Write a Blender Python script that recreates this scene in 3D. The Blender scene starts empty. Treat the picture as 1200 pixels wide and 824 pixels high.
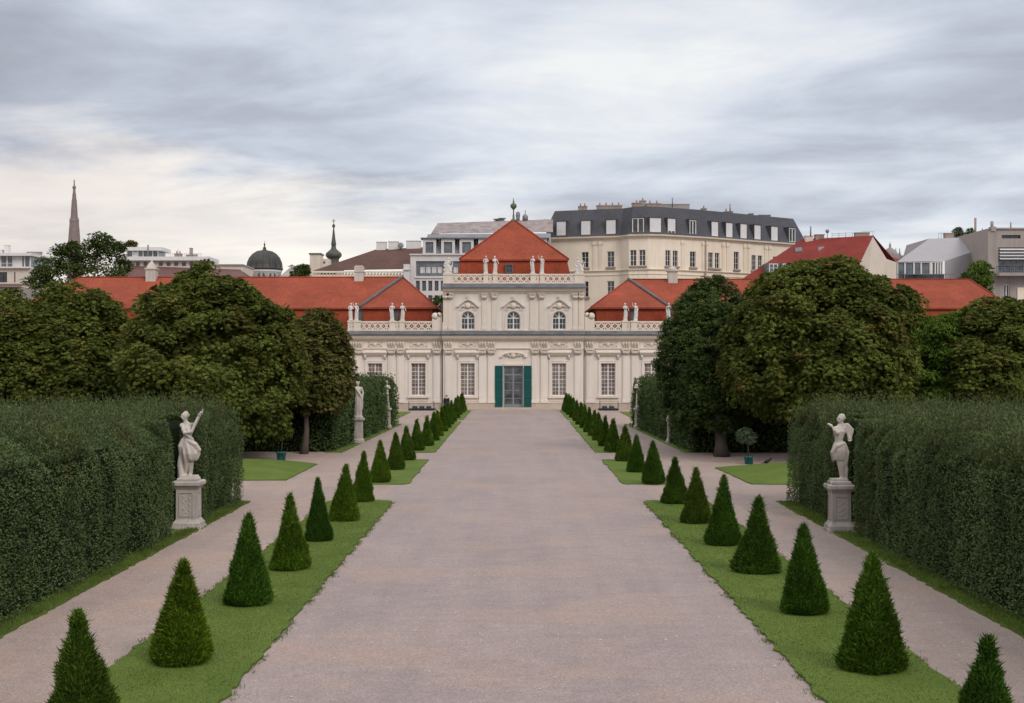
import bpy, math, random
import numpy as np
from mathutils import Vector, Matrix

R = math.radians
scene = bpy.context.scene
COL = scene.collection
rng = np.random.default_rng(7)
random.seed(7)

# ------------------------------------------------------------------ camera
EYE, FPX, U0, V0 = 5.2, 1500.0, 604.0, 420.0
cam_d = bpy.data.cameras.new("camera")
cam = bpy.data.objects.new("camera", cam_d)
COL.objects.link(cam)
scene.camera = cam
cam.location = (0, 0, EYE)
cam.rotation_euler = (R(90), 0, 0)
cam_d.sensor_width = 36
cam_d.lens = 45.0
cam_d.shift_x = -4 / 1200
cam_d.shift_y = 8 / 1200
cam_d.clip_start = 0.1
cam_d.clip_end = 9000

# ------------------------------------------------------------------ light
SUN_EL, SUN_AZ = 38.0, 142.0          # azimuth clockwise from +Y (view direction): behind the camera, to the right
world = bpy.data.worlds.new("World")
scene.world = world
world.use_nodes = True
wt = world.node_tree
wt.nodes.clear()


def W(t, **kw):
    n = wt.nodes.new(t)
    for k, v in kw.items():
        setattr(n, k, v)
    return n


def wmath(op, a, b=None, clamp=False):
    n = W("ShaderNodeMath", operation=op, use_clamp=clamp)
    for i, x in enumerate((a, b)):
        if x is None:
            continue
        if isinstance(x, (int, float)):
            n.inputs[i].default_value = x
        else:
            wt.links.new(x, n.inputs[i])
    return n.outputs[0]


def wramp(fac, stops, interp='LINEAR'):
    n = W("ShaderNodeValToRGB")
    cr = n.color_ramp
    cr.interpolation = interp
    while len(cr.elements) < len(stops):
        cr.elements.new(0.5)
    for e, (p, c) in zip(cr.elements, stops):
        e.position = p
        e.color = (*c, 1)
    wt.links.new(fac, n.inputs[0])
    return n.outputs[0]


def wmix(fac, a, b, mode='MIX'):
    n = W("ShaderNodeMix", data_type='RGBA', blend_type=mode)
    for sock, x in ((n.inputs[0], fac), (n.inputs[6], a), (n.inputs[7], b)):
        if isinstance(x, (int, float)):
            sock.default_value = x
        elif isinstance(x, tuple):
            sock.default_value = (*x, 1)
        else:
            wt.links.new(x, sock)
    return n.outputs[2]


sky = W("ShaderNodeTexSky", sky_type='NISHITA', sun_disc=False)
sky.sun_elevation = R(SUN_EL)
sky.sun_rotation = R(SUN_AZ)
tc = W("ShaderNodeTexCoord")
sep = W("ShaderNodeSeparateXYZ")
wt.links.new(tc.outputs['Generated'], sep.inputs[0])
dx, dy, dz = sep.outputs
zz = wmath('ADD', wmath('MAXIMUM', dz, 0.0), 0.11)
px, py = wmath('DIVIDE', dx, zz), wmath('DIVIDE', dy, zz)
comb = W("ShaderNodeCombineXYZ")
wt.links.new(wmath('MULTIPLY', px, 0.85), comb.inputs[0])
wt.links.new(wmath('ADD', py, wmath('MULTIPLY', px, 0.16)), comb.inputs[1])


def wnoise(scale, detail, rough, dist, off):
    m = W("ShaderNodeMapping")
    m.inputs['Location'].default_value = off
    wt.links.new(comb.outputs[0], m.inputs['Vector'])
    n = W("ShaderNodeTexNoise")
    n.inputs['Scale'].default_value = scale
    n.inputs['Detail'].default_value = detail
    n.inputs['Roughness'].default_value = rough
    n.inputs['Distortion'].default_value = dist
    wt.links.new(m.outputs[0], n.inputs['Vector'])
    return n.outputs['Fac']


n_big = wnoise(0.62, 3, 0.5, 0.2, (1.7, 27.5, 1.0))
n_mid = wnoise(1.75, 9, 0.575, 0.3, (14.8, 25.2, 3.9))
nsum = wmath('ADD', wmath('MULTIPLY', n_big, 0.60), wmath('MULTIPLY', n_mid, 0.40))
cloud = wramp(nsum, [(0.36, (3.9, 4.05, 4.7)), (0.44, (5.0, 5.3, 6.1)), (0.50, (6.3, 6.8, 7.7)), (0.55, (7.6, 8.0, 8.7)), (0.62, (9.3, 9.4, 9.4))])
# a clearer, paler opening low over the roofs on the left, with a ragged upper edge
n_edge = wnoise(1.25, 7, 0.62, 0.3, (2.2, 9.4, 0))
elev = wmath('ADD', wmath('ADD', dz, wmath('MULTIPLY', dx, 0.10)), wmath('MULTIPLY', wmath('SUBTRACT', n_edge, 0.5), 0.17))
low = wramp(elev, [(0.0, (1, 1, 1)), (0.092, (0.95, 0.95, 0.95)), (0.135, (0, 0, 0))])
gap = wramp(wmath('ADD', dx, 0.5), [(0.45, (1, 1, 1)), (0.62, (0.45, 0.45, 0.45))])
left = wramp(wmath('ADD', wmath('MULTIPLY', dx, 1.2), 0.5), [(0.08, (9.0, 8.2, 7.6)), (0.30, (10.8, 10.1, 9.2)), (0.52, (9.2, 9.3, 9.3)), (0.9, (7.0, 7.4, 7.9))])
veil = wramp(n_mid, [(0.38, (0.86, 0.87, 0.90)), (0.52, (0.97, 0.97, 0.98)), (0.64, (1.04, 1.03, 1.02))])
cloud = wmix(wmath('MULTIPLY', low, gap), cloud, wmix(1.0, left, veil, 'MULTIPLY'))
# an overcast sky is brighter towards the zenith
zen = wramp(dz, [(0.0, (1, 1, 1)), (0.27, (1, 1, 1)), (0.6, (1.5, 1.46, 1.40)), (1.0, (1.8, 1.72, 1.64))])
cloud = wmix(1.0, cloud, zen, 'MULTIPLY')
skyc = wmix(0.93, sky.outputs[0], cloud)
bg = W("ShaderNodeBackground")
bg.inputs['Strength'].default_value = 0.1
wt.links.new(skyc, bg.inputs['Color'])
wo = W("ShaderNodeOutputWorld")
wt.links.new(bg.outputs[0], wo.inputs['Surface'])

sun_d = bpy.data.lights.new("sun", 'SUN')
sun_d.energy = 1.5
sun_d.angle = R(26)
sun_d.color = (1.0, 0.93, 0.84)
sun = bpy.data.objects.new("sun", sun_d)
COL.objects.link(sun)
_d = Vector((math.sin(R(SUN_AZ)) * math.cos(R(SUN_EL)), math.cos(R(SUN_AZ)) * math.cos(R(SUN_EL)), math.sin(R(SUN_EL))))
sun.rotation_euler = (-_d).to_track_quat('-Z', 'Y').to_euler()

scene.view_settings.view_transform = 'Standard'
scene.view_settings.look = 'None'
scene.view_settings.exposure = 0.0
scene.view_settings.gamma = 1.0
scene.view_settings.use_curve_mapping = False
scene.render.engine = 'CYCLES'
scene.cycles.max_bounces = 6
scene.cycles.diffuse_bounces = 3
scene.cycles.glossy_bounces = 2
scene.cycles.transmission_bounces = 3
scene.cycles.caustics_reflective = False
scene.cycles.caustics_refractive = False
scene.cycles.use_denoising = True

# ------------------------------------------------------------------ photo measurements -> metres
def fx(u, Y):
    return (u - U0) * Y / FPX


def fz(v, Y):
    return EYE + (V0 - v) * Y / FPX


def G(u, v):
    Y = EYE * FPX / (v - V0)
    return Vector((fx(u, Y), Y, 0))


# ------------------------------------------------------------------ materials
def new_mat(name):
    m = bpy.data.materials.new(name)
    m.use_nodes = True
    nt = m.node_tree
    nt.nodes.clear()
    out = nt.nodes.new("ShaderNodeOutputMaterial")
    b = nt.nodes.new("ShaderNodeBsdfPrincipled")
    nt.links.new(b.outputs[0], out.inputs[0])
    return m, nt, b, out


def N(nt, t, **kw):
    n = nt.nodes.new(t)
    for k, v in kw.items():
        setattr(n, k, v)
    return n


def pos(nt, scale=(1, 1, 1), obj=False):
    if obj:
        o = N(nt, "ShaderNodeTexCoord").outputs['Object']
    else:
        o = N(nt, "ShaderNodeNewGeometry").outputs['Position']
    m = N(nt, "ShaderNodeMapping")
    m.inputs['Scale'].default_value = scale
    nt.links.new(o, m.inputs['Vector'])
    return m.outputs[0]


def nz(nt, vec, scale, detail=4, rough=0.55, dist=0.0):
    n = N(nt, "ShaderNodeTexNoise")
    n.inputs['Scale'].default_value = scale
    n.inputs['Detail'].default_value = detail
    n.inputs['Roughness'].default_value = rough
    n.inputs['Distortion'].default_value = dist
    nt.links.new(vec, n.inputs['Vector'])
    return n.outputs['Fac']


def ramp(nt, fac, stops):
    n = N(nt, "ShaderNodeValToRGB")
    cr = n.color_ramp
    while len(cr.elements) < len(stops):
        cr.elements.new(0.5)
    for e, (p, c) in zip(cr.elements, stops):
        e.position = p
        if isinstance(c, (int, float)):
            c = (c, c, c)
        e.color = (*c, 1)
    nt.links.new(fac, n.inputs[0])
    return n.outputs[0]


def mix(nt, fac, a, b, mode='MIX'):
    n = N(nt, "ShaderNodeMix", data_type='RGBA', blend_type=mode)
    for sock, x in ((n.inputs[0], fac), (n.inputs[6], a), (n.inputs[7], b)):
        if isinstance(x, (int, float)):
            sock.default_value = x
        elif isinstance(x, tuple):
            sock.default_value = (*x, 1)
        else:
            nt.links.new(x, sock)
    return n.outputs[2]


def bump(nt, b, h, strength, dist):
    n = N(nt, "ShaderNodeBump")
    n.inputs['Strength'].default_value = strength
    n.inputs['Distance'].default_value = dist
    nt.links.new(h, n.inputs['Height'])
    nt.links.new(n.outputs[0], b.inputs['Normal'])


def mul(c, k):
    return tuple(x * k for x in c)


def mat_plaster(name, c, var=0.12, streak=0.10, rough=0.85, dirt=(0.6, 0.55, 0.5)):
    m, nt, b, o = new_mat(name)
    p = pos(nt)
    a = ramp(nt, nz(nt, p, 0.55, 5, 0.6), [(0.3, mul(c, 1 - var)), (0.7, mul(c, 1 + var * 0.6))])
    st = ramp(nt, nz(nt, pos(nt, (2.2, 2.2, 0.16)), 1.0, 5, 0.65), [(0.48, 0.0), (0.72, 1.0)])
    f = N(nt, "ShaderNodeMath", operation='MULTIPLY')
    nt.links.new(st, f.inputs[0])
    f.inputs[1].default_value = streak * 3
    col = mix(nt, f.outputs[0], a, (c[0] * dirt[0], c[1] * dirt[1], c[2] * dirt[2]))
    nt.links.new(col, b.inputs['Base Color'])
    b.inputs['Roughness'].default_value = rough
    b.inputs['Specular IOR Level'].default_value = 0.2
    bump(nt, b, nz(nt, p, 9, 4, 0.6), 0.25, 0.01)
    return m


def mat_plain(name, c, rough=0.6, metallic=0.0, var=0.15, scale=2.0, spec=0.3):
    m, nt, b, o = new_mat(name)
    a = ramp(nt, nz(nt, pos(nt), scale, 4, 0.6), [(0.3, mul(c, 1 - var)), (0.7, mul(c, 1 + var))])
    nt.links.new(a, b.inputs['Base Color'])
    b.inputs['Roughness'].default_value = rough
    b.inputs['Metallic'].default_value = metallic
    b.inputs['Specular IOR Level'].default_value = spec
    return m


def mat_tiles(name, c, course=0.17, var=0.24):
    m, nt, b, o = new_mat(name)
    p = pos(nt)
    big = ramp(nt, nz(nt, p, 0.32, 5, 0.62), [(0.3, mul(c, 1 - var)), (0.72, mul(c, 1 + var))])
    small = ramp(nt, nz(nt, pos(nt, (5.5, 5.5, 6.5)), 1.0, 2, 0.7), [(0.3, 0.78), (0.7, 1.18)])
    col = mix(nt, 1.0, big, small, 'MULTIPLY')
    moss = ramp(nt, nz(nt, pos(nt, (1, 1, 0.5)), 0.8, 6, 0.7), [(0.52, 0.0), (0.76, 0.6)])
    col = mix(nt, moss, col, (c[0] * 0.55, c[1] * 0.75, c[2] * 0.9))
    nt.links.new(col, b.inputs['Base Color'])
    b.inputs['Roughness'].default_value = 0.8
    b.inputs['Specular IOR Level'].default_value = 0.2
    w = N(nt, "ShaderNodeTexWave", wave_type='BANDS', bands_direction='Z', wave_profile='SAW')
    w.inputs['Scale'].default_value = 0.314 / course
    w.inputs['Distortion'].default_value = 0.3
    nt.links.new(p, w.inputs['Vector'])
    bump(nt, b, w.outputs['Fac'], 0.5, 0.03)
    return m


def mat_glass(name, c, c2, rough=0.08):
    m, nt, b, o = new_mat(name)
    a = ramp(nt, nz(nt, pos(nt), 1.3, 4, 0.6), [(0.35, c), (0.62, c2)])
    nt.links.new(a, b.inputs['Base Color'])
    b.inputs['Roughness'].default_value = rough
    b.inputs['Specular IOR Level'].default_value = 0.6
    return m


def mat_leaf(name, dark, light, brown=None, brown_amt=0.0, patch=0.5, trans=0.22, rough=0.5, use_obj_color=False):
    m, nt, b, o = new_mat(name)
    g = N(nt, "ShaderNodeNewGeometry")
    a = ramp(nt, g.outputs['Random Per Island'], [(0.0, dark), (1.0, light)])
    pz = ramp(nt, nz(nt, pos(nt), patch, 4, 0.6), [(0.35, 0.68), (0.68, 1.28)])
    col = mix(nt, 1.0, a, pz, 'MULTIPLY')
    if brown is not None:
        nb = nz(nt, pos(nt), patch * 1.4 + 0.11, 5, 0.65)
        ad = N(nt, "ShaderNodeMath", operation='ADD')
        mm = N(nt, "ShaderNodeMath", operation='MULTIPLY')
        nt.links.new(g.outputs['Random Per Island'], mm.inputs[0])
        mm.inputs[1].default_value = 0.16
        nt.links.new(nb, ad.inputs[0])
        nt.links.new(mm.outputs[0], ad.inputs[1])
        f = ramp(nt, ad.outputs[0], [(0.70 - 0.12 * brown_amt, 0.0), (0.90 - 0.1 * brown_amt, 0.8)])
        col = mix(nt, f, col, brown)
    if use_obj_color:
        oi = N(nt, "ShaderNodeObjectInfo")
        col = mix(nt, 1.0, col, oi.outputs['Color'], 'MULTIPLY')
    nt.links.new(col, b.inputs['Base Color'])
    b.inputs['Roughness'].default_value = rough + 0.15
    b.inputs['Specular IOR Level'].default_value = 0.10
    t = N(nt, "ShaderNodeBsdfTranslucent")
    nt.links.new(col, t.inputs['Color'])
    mx = N(nt, "ShaderNodeMixShader")
    mx.inputs[0].default_value = trans
    nt.links.new(b.outputs[0], mx.inputs[1])
    nt.links.new(t.outputs[0], mx.inputs[2])
    nt.links.new(mx.outputs[0], o.inputs[0])
    return m


def mat_gravel(name, c, c2, streaks):
    m, nt, b, o = new_mat(name)
    p = pos(nt)
    big = ramp(nt, nz(nt, pos(nt, (0.35, 0.16, 1)), 1.0, 6, 0.62), [(0.3, c2), (0.7, c)])
    mid = ramp(nt, nz(nt, pos(nt, (1.1, 2.4, 1)), 1.0, 7, 0.72), [(0.3, 0.88), (0.7, 1.10)])
    col = mix(nt, 1.0, big, mid, 'MULTIPLY')
    track = ramp(nt, nz(nt, pos(nt, (1.5, 0.05, 1)), 1.0, 4, 0.6, 0.3), [(0.36, 0.95), (0.5, 1.0), (0.66, 1.04)])
    col = mix(nt, 1.0, col, track, 'MULTIPLY')
    och = ramp(nt, nz(nt, pos(nt, (0.20, 0.30, 1)), 1.0, 6, 0.68), [(0.49, 0.0), (0.66, 0.9)])
    col = mix(nt, och, col, (c[0] * 1.06, c[1] * 0.965, c[2] * 0.87))
    damp = ramp(nt, nz(nt, pos(nt, (0.5, 0.9, 1)), 0.8, 7, 0.72), [(0.56, 0.0), (0.72, 0.42)])
    col = mix(nt, damp, col, mul(c, 0.62))
    fine = ramp(nt, nz(nt, p, 55, 3, 0.85), [(0.28, 0.5), (0.72, 1.5)])
    col = mix(nt, 1.0, col, fine, 'MULTIPLY')
    v = N(nt, "ShaderNodeTexVoronoi")
    v.inputs['Scale'].default_value = 34
    nt.links.new(p, v.inputs['Vector'])
    peb = ramp(nt, v.outputs['Color'], [(0.15, 0.72), (0.9, 1.25)])
    col = mix(nt, 0.7, col, peb, 'MULTIPLY')
    if streaks:
        pale = ramp(nt, nz(nt, pos(nt, (1.1, 0.7, 1)), 0.9, 6, 0.7), [(0.60, 0.0), (0.76, 0.4)])
        col = mix(nt, pale, col, mul(c, 1.45))
    nt.links.new(col, b.inputs['Base Color'])
    b.inputs['Roughness'].default_value = 0.72
    b.inputs['Diffuse Roughness'].default_value = 1.0
    b.inputs['Specular IOR Level'].default_value = 0.45
    bump(nt, b, v.outputs['Distance'], 0.5, 0.012)
    return m


def mat_lawn(name, c, c2):
    m, nt, b, o = new_mat(name)
    p = pos(nt)
    a = ramp(nt, nz(nt, p, 0.8, 6, 0.65), [(0.3, c2), (0.7, c)])
    f = ramp(nt, nz(nt, p, 26, 3, 0.8), [(0.28, 0.82), (0.72, 1.18)])
    nt.links.new(mix(nt, 1.0, a, f, 'MULTIPLY'), b.inputs['Base Color'])
    b.inputs['Roughness'].default_value = 0.9
    b.inputs['Specular IOR Level'].default_value = 0.1
    bump(nt, b, nz(nt, p, 45, 2, 0.7), 0.6, 0.03)
    return m


M = dict(
    gravel=mat_gravel("side gravel", (0.335, 0.258, 0.226), (0.28, 0.214, 0.19), True),
    gravel_c=mat_gravel("centre gravel", (0.305, 0.240, 0.224), (0.245, 0.195, 0.186), True),
    pebble=mat_plain('pale pebble', (0.5, 0.44, 0.41), 0.8, 0, 0.3, 60),
    lawn=mat_lawn("lawn", (0.132, 0.178, 0.038), (0.088, 0.134, 0.027)),
    blade=mat_leaf("grass blades", (0.10, 0.148, 0.029), (0.14, 0.19, 0.04), None, 0, 0.9, 0.3, 0.6),
    yew=mat_leaf("yew shoots", (0.014, 0.046, 0.007), (0.135, 0.225, 0.026), None, 0, 1.2, 0.18, 0.5, True),
    hedge=mat_leaf("hornbeam leaves", (0.084, 0.120, 0.048), (0.142, 0.185, 0.072), (0.17, 0.165, 0.066), 0.3, 0.55, 0.2, 0.5),
    shoots=mat_leaf('young hedge shoots', (0.04, 0.064, 0.024), (0.125, 0.148, 0.054), (0.14, 0.115, 0.045), 0.8, 0.55, 0.25, 0.5),
    hedge_dark=mat_leaf("yew hedge leaves", (0.045, 0.08, 0.03), (0.125, 0.175, 0.06), None, 0, 0.5, 0.2, 0.5),
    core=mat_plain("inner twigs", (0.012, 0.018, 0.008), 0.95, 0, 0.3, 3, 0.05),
    chest=mat_leaf("chestnut leaves", (0.060, 0.086, 0.016), (0.195, 0.222, 0.046), (0.20, 0.115, 0.04), 0.62, 0.33, 0.25, 0.45),
    chest_b=mat_leaf("browned chestnut leaves", (0.080, 0.092, 0.022), (0.19, 0.185, 0.052), (0.19, 0.11, 0.045), 0.9, 0.4, 0.22, 0.5),
    linden=mat_leaf("dark leaves", (0.036, 0.064, 0.018), (0.115, 0.155, 0.042), None, 0, 0.45, 0.2, 0.4),
    fresh=mat_leaf("fresh leaves", (0.06, 0.12, 0.016), (0.17, 0.24, 0.036), None, 0, 0.5, 0.25, 0.5),
    citrus=mat_leaf("citrus leaves", (0.06, 0.10, 0.055), (0.19, 0.23, 0.14), None, 0, 1.5, 0.15, 0.4),
    bark=mat_plaster("bark", (0.11, 0.085, 0.07), 0.35, 0.25, 0.95),
    wall=mat_plaster("palace plaster", (0.75, 0.665, 0.60), 0.05, 0.08),
    wall_up=mat_plaster("pale bay plaster", (0.70, 0.64, 0.59), 0.05, 0.07),
    trim=mat_plaster("cream stucco trim", (0.70, 0.61, 0.52), 0.07, 0.08),
    plinth=mat_plaster("plinth stone", (0.50, 0.41, 0.34), 0.15, 0.16),
    relief=mat_plaster("relief stucco", (0.69, 0.60, 0.525), 0.10, 0.05),
    stone=mat_plaster("weathered stone", (0.55, 0.50, 0.45), 0.16, 0.20, 0.85, (0.5, 0.5, 0.48)),
    marble=mat_plaster("garden marble", (0.50, 0.44, 0.40), 0.34, 0.38, 0.7, (0.45, 0.44, 0.42)),
    white_statue=mat_plaster("roof statue stone", (0.62, 0.575, 0.54), 0.14, 0.16, 0.8),
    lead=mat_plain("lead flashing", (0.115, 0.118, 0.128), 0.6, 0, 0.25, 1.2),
    tile=mat_tiles("red clay tiles", (0.285, 0.063, 0.033)),
    tile_low=mat_tiles("lower slope tiles", (0.27, 0.05, 0.022)),
    tile_red=mat_tiles("dull red tiles", (0.20, 0.032, 0.024)),
    tile_brown=mat_tiles("brown tiles", (0.115, 0.062, 0.05)),
    tile_mauve=mat_tiles("mauve tiles", (0.155, 0.085, 0.078)),
    dark_void=mat_plain("dark interior", (0.012, 0.011, 0.011), 0.9),
    win_white=mat_plain("white painted wood", (0.70, 0.68, 0.67), 0.5, 0, 0.05),
    win_pane=mat_glass("curtained glass", (0.13, 0.095, 0.085), (0.27, 0.20, 0.17)),
    dark_pane=mat_glass("dark glass", (0.015, 0.018, 0.022), (0.05, 0.056, 0.062)),
    mid_pane=mat_glass("grey glass", (0.06, 0.075, 0.09), (0.14, 0.16, 0.18)),
    door_pane=mat_glass("door glass", (0.025, 0.03, 0.035), (0.11, 0.12, 0.13)),
    blind=mat_plain("roller blind", (0.62, 0.61, 0.62), 0.6, 0, 0.04),
    teal=mat_plain("green shutter paint", (0.010, 0.100, 0.092), 0.45, 0, 0.12),
    door_frame=mat_plain("grey door paint", (0.22, 0.23, 0.25), 0.5, 0, 0.08),
    green_patina=mat_plain("copper patina", (0.11, 0.125, 0.075), 0.6, 0, 0.25, 4),
    dark_metal=mat_plain("dark metal", (0.02, 0.022, 0.028), 0.5, 0.2, 0.1),
    grey_metal=mat_plain("grey metal", (0.20, 0.20, 0.21), 0.5, 0.3, 0.15),
    slate=mat_tiles("slate", (0.085, 0.085, 0.095), 0.3, 0.14),
    zinc=mat_plain("zinc sheet", (0.24, 0.24, 0.26), 0.5, 0.2, 0.15, 0.4),
    cream=mat_plaster("cream render", (0.80, 0.70, 0.575), 0.06, 0.07),
    cream_trim=mat_plaster("cream mouldings", (0.76, 0.665, 0.54), 0.08, 0.12),
    pale=mat_plaster("pale render", (0.60, 0.575, 0.57), 0.05, 0.05),
    pale_warm=mat_plaster("warm pale render", (0.62, 0.54, 0.47), 0.06, 0.06),
    white=mat_plaster("white render", (0.68, 0.66, 0.65), 0.05, 0.06),
    old_sheet=mat_plain("weathered roof sheet", (0.27, 0.22, 0.21), 0.6, 0, 0.35, 0.9),
    concrete=mat_plaster("grey render", (0.34, 0.30, 0.28), 0.08, 0.14),
    greywall=mat_plaster("smooth grey cladding", (0.36, 0.345, 0.36), 0.04, 0.05),
    brick=mat_plaster("old chimney brick", (0.34, 0.26, 0.22), 0.2, 0.15),
    dome=mat_plain("dome sheet metal", (0.055, 0.055, 0.052), 0.55, 0.1, 0.3, 0.7),
    dome_stone=mat_plain("grey church stone", (0.24, 0.20, 0.20), 0.9, 0, 0.2, 0.3),
    spire=mat_plaster("gothic sandstone", (0.235, 0.185, 0.17), 0.2, 0.15),
    gold=mat_plain("gilded finial", (0.30, 0.24, 0.08), 0.4, 0.5, 0.1),
    pot=mat_plain("green planter paint", (0.02, 0.10, 0.10), 0.5, 0, 0.15, 5),
    black=mat_plain("black feathers", (0.010, 0.010, 0.012), 0.5),
    skin=mat_plain("skin", (0.50, 0.30, 0.22), 0.6, 0, 0.05),
    cloth_dark=mat_plain("dark cloth", (0.02, 0.02, 0.025), 0.9),
    cloth_pale=mat_plain("pale cloth", (0.45, 0.43, 0.42), 0.9),
)

# ------------------------------------------------------------------ mesh helpers
WLOC = {}


class MB:
    def __init__(self):
        self.v, self.f, self.s = [], [], []

    def add(self, vs, fs, smooth=False):
        n = len(self.v)
        self.v.extend([tuple(p) for p in vs])
        for f in fs:
            self.f.append([i + n for i in f])
            self.s.append(smooth)
        return self

    def box(self, x0, x1, y0, y1, z0, z1):
        if x0 > x1: x0, x1 = x1, x0
        if y0 > y1: y0, y1 = y1, y0
        if z0 > z1: z0, z1 = z1, z0
        return self.add([(x0, y0, z0), (x1, y0, z0), (x1, y1, z0), (x0, y1, z0), (x0, y0, z1), (x1, y0, z1), (x1, y1, z1), (x0, y1, z1)],
                        [(3, 2, 1, 0), (4, 5, 6, 7), (0, 1, 5, 4), (1, 2, 6, 5), (2, 3, 7, 6), (3, 0, 4, 7)])

    def bar(self, a, b, w, d, up=(0, 1, 0)):
        a, b = Vector(a), Vector(b)
        t = (b - a).normalized()
        u = Vector(up)
        s = t.cross(u).normalized() * w / 2
        u = s.cross(t).normalized() * d / 2
        vs = [a - s - u, a + s - u, a + s + u, a - s + u, b - s - u, b + s - u, b + s + u, b - s + u]
        return self.add(vs, [(3, 2, 1, 0), (4, 5, 6, 7), (0, 1, 5, 4), (1, 2, 6, 5), (2, 3, 7, 6), (3, 0, 4, 7)])

    def poly(self, pts):
        return self.add(pts, [tuple(range(len(pts)))])

    def prism(self, pts, off):
        n = len(pts)
        o = Vector(off)
        vs = [Vector(p) for p in pts] + [Vector(p) + o for p in pts]
        fs = [tuple(range(n))[::-1], tuple(range(n, 2 * n))] + [(i, (i + 1) % n, n + (i + 1) % n, n + i) for i in range(n)]
        return self.add(vs, fs)

    def tube(self, pts, rad, n=10, smooth=True, cap=True, jitter=0.0):
        pts = [Vector(p) for p in pts]
        if isinstance(rad, (int, float)):
            rad = [rad] * len(pts)
        if cap == 'round':
            a, b = pts[0], pts[-1]
            t0 = (pts[1] - a).normalized()
            t1 = (b - pts[-2]).normalized()
            r0, r1 = rad[0], rad[-1]
            pts = [a - t0 * r0, a - t0 * r0 * 0.7] + pts + [b + t1 * r1 * 0.7, b + t1 * r1]
            rad = [r0 * 0.25, r0 * 0.72] + list(rad) + [r1 * 0.72, r1 * 0.25]
        rings = []
        up = None
        for i, p in enumerate(pts):
            t = (pts[min(i + 1, len(pts) - 1)] - pts[max(i - 1, 0)]).normalized()
            if up is None:
                up = Vector((0, 0, 1)) if abs(t.z) < 0.9 else Vector((1, 0, 0))
            s = t.cross(up).normalized()
            up = s.cross(t).normalized()
            rings.append([p + (s * math.cos(k * 2 * math.pi / n) + up * math.sin(k * 2 * math.pi / n)) * rad[i] * (1 + jitter * random.uniform(-1, 1)) for k in range(n)])
        vs = [q for r in rings for q in r]
        fs = []
        for i in range(len(rings) - 1):
            for k in range(n):
                fs.append((i * n + k, i * n + (k + 1) % n, (i + 1) * n + (k + 1) % n, (i + 1) * n + k))
        if cap:
            fs.append(tuple(range(n))[::-1])
            fs.append(tuple(range((len(rings) - 1) * n, len(rings) * n)))
        return self.add(vs, fs, smooth)

    def lathe(self, prof, c=(0, 0, 0), n=16, smooth=True, sx=1.0, sy=1.0, rot=0.0):
        vs, fs = [], []
        for r, z in prof:
            for k in range(n):
                a = k * 2 * math.pi / n + rot
                vs.append((c[0] + math.cos(a) * r * sx, c[1] + math.sin(a) * r * sy, c[2] + z))
        for i in range(len(prof) - 1):
            for k in range(n):
                fs.append((i * n + k, i * n + (k + 1) % n, (i + 1) * n + (k + 1) % n, (i + 1) * n + k))
        fs.append(tuple(range(n))[::-1])
        fs.append(tuple(range((len(prof) - 1) * n, len(prof) * n)))
        return self.add(vs, fs, smooth)

    def ell(self, c, r, n=12, m=8, rot=None):
        if isinstance(r, (int, float)):
            r = (r, r, r)
        vs = []
        for i in range(m + 1):
            ph = math.pi * (i + 0.02) / (m + 0.04)
            for k in range(n):
                a = 2 * math.pi * k / n
                q = Vector((math.sin(ph) * math.cos(a) * r[0], math.sin(ph) * math.sin(a) * r[1], -math.cos(ph) * r[2]))
                if rot is not None:
                    q = rot @ q
                vs.append(q + Vector(c))
        fs = [(i * n + k, i * n + (k + 1) % n, (i + 1) * n + (k + 1) % n, (i + 1) * n + k) for i in range(m) for k in range(n)]
        fs.append(tuple(range(n))[::-1])
        fs.append(tuple(range(m * n, m * n + n)))
        return self.add(vs, fs, True)

    def cut(self):
        """close the current piece: build_pieces makes one object of each"""
        if not hasattr(self, 'cuts'): self.cuts = []
        self.cuts.append((len(self.v), len(self.f)))
        return self

    def build_pieces(self, name, mat, parent):
        v0 = f0 = 0
        for (v1, f1) in self.cuts:
            p = MB()
            p.v = self.v[v0:v1]
            p.f = [[i - v0 for i in f] for f in self.f[f0:f1]]
            p.s = self.s[f0:f1]
            p.build(name, mat, parent)
            v0, f0 = v1, f1

    def xform(self, mat):
        self.v = [tuple(mat @ Vector(p)) for p in self.v]
        return self

    def mesh(self, name):
        me = bpy.data.meshes.new(name)
        me.from_pydata(self.v, [], self.f)
        me.polygons.foreach_set('use_smooth', self.s)
        me.update()
        return me

    def build(self, name, mat, parent=None, at=None, rotz=0.0):
        """parent: world coordinates unless `at` is given, then coordinates local to `at`"""
        base = Vector((0, 0, 0))
        if at is None:
            base = WLOC[parent] if parent is not None else Vector((0, 0, 0))
            if base.length > 0:
                self.v = [(p[0] - base.x, p[1] - base.y, p[2] - base.z) for p in self.v]
        me = self.mesh(name)
        me.materials.append(mat)
        o = bpy.data.objects.new(name, me)
        COL.objects.link(o)
        if parent is not None:
            o.parent = parent
        if at is None:
            WLOC[o] = base
            if parent is None:
                o.location = base
        else:
            o.location = Vector(at) - (WLOC[parent] if parent is not None else Vector((0, 0, 0)))
            o.rotation_euler.z = rotz
            WLOC[o] = Vector(at)
        return o


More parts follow.
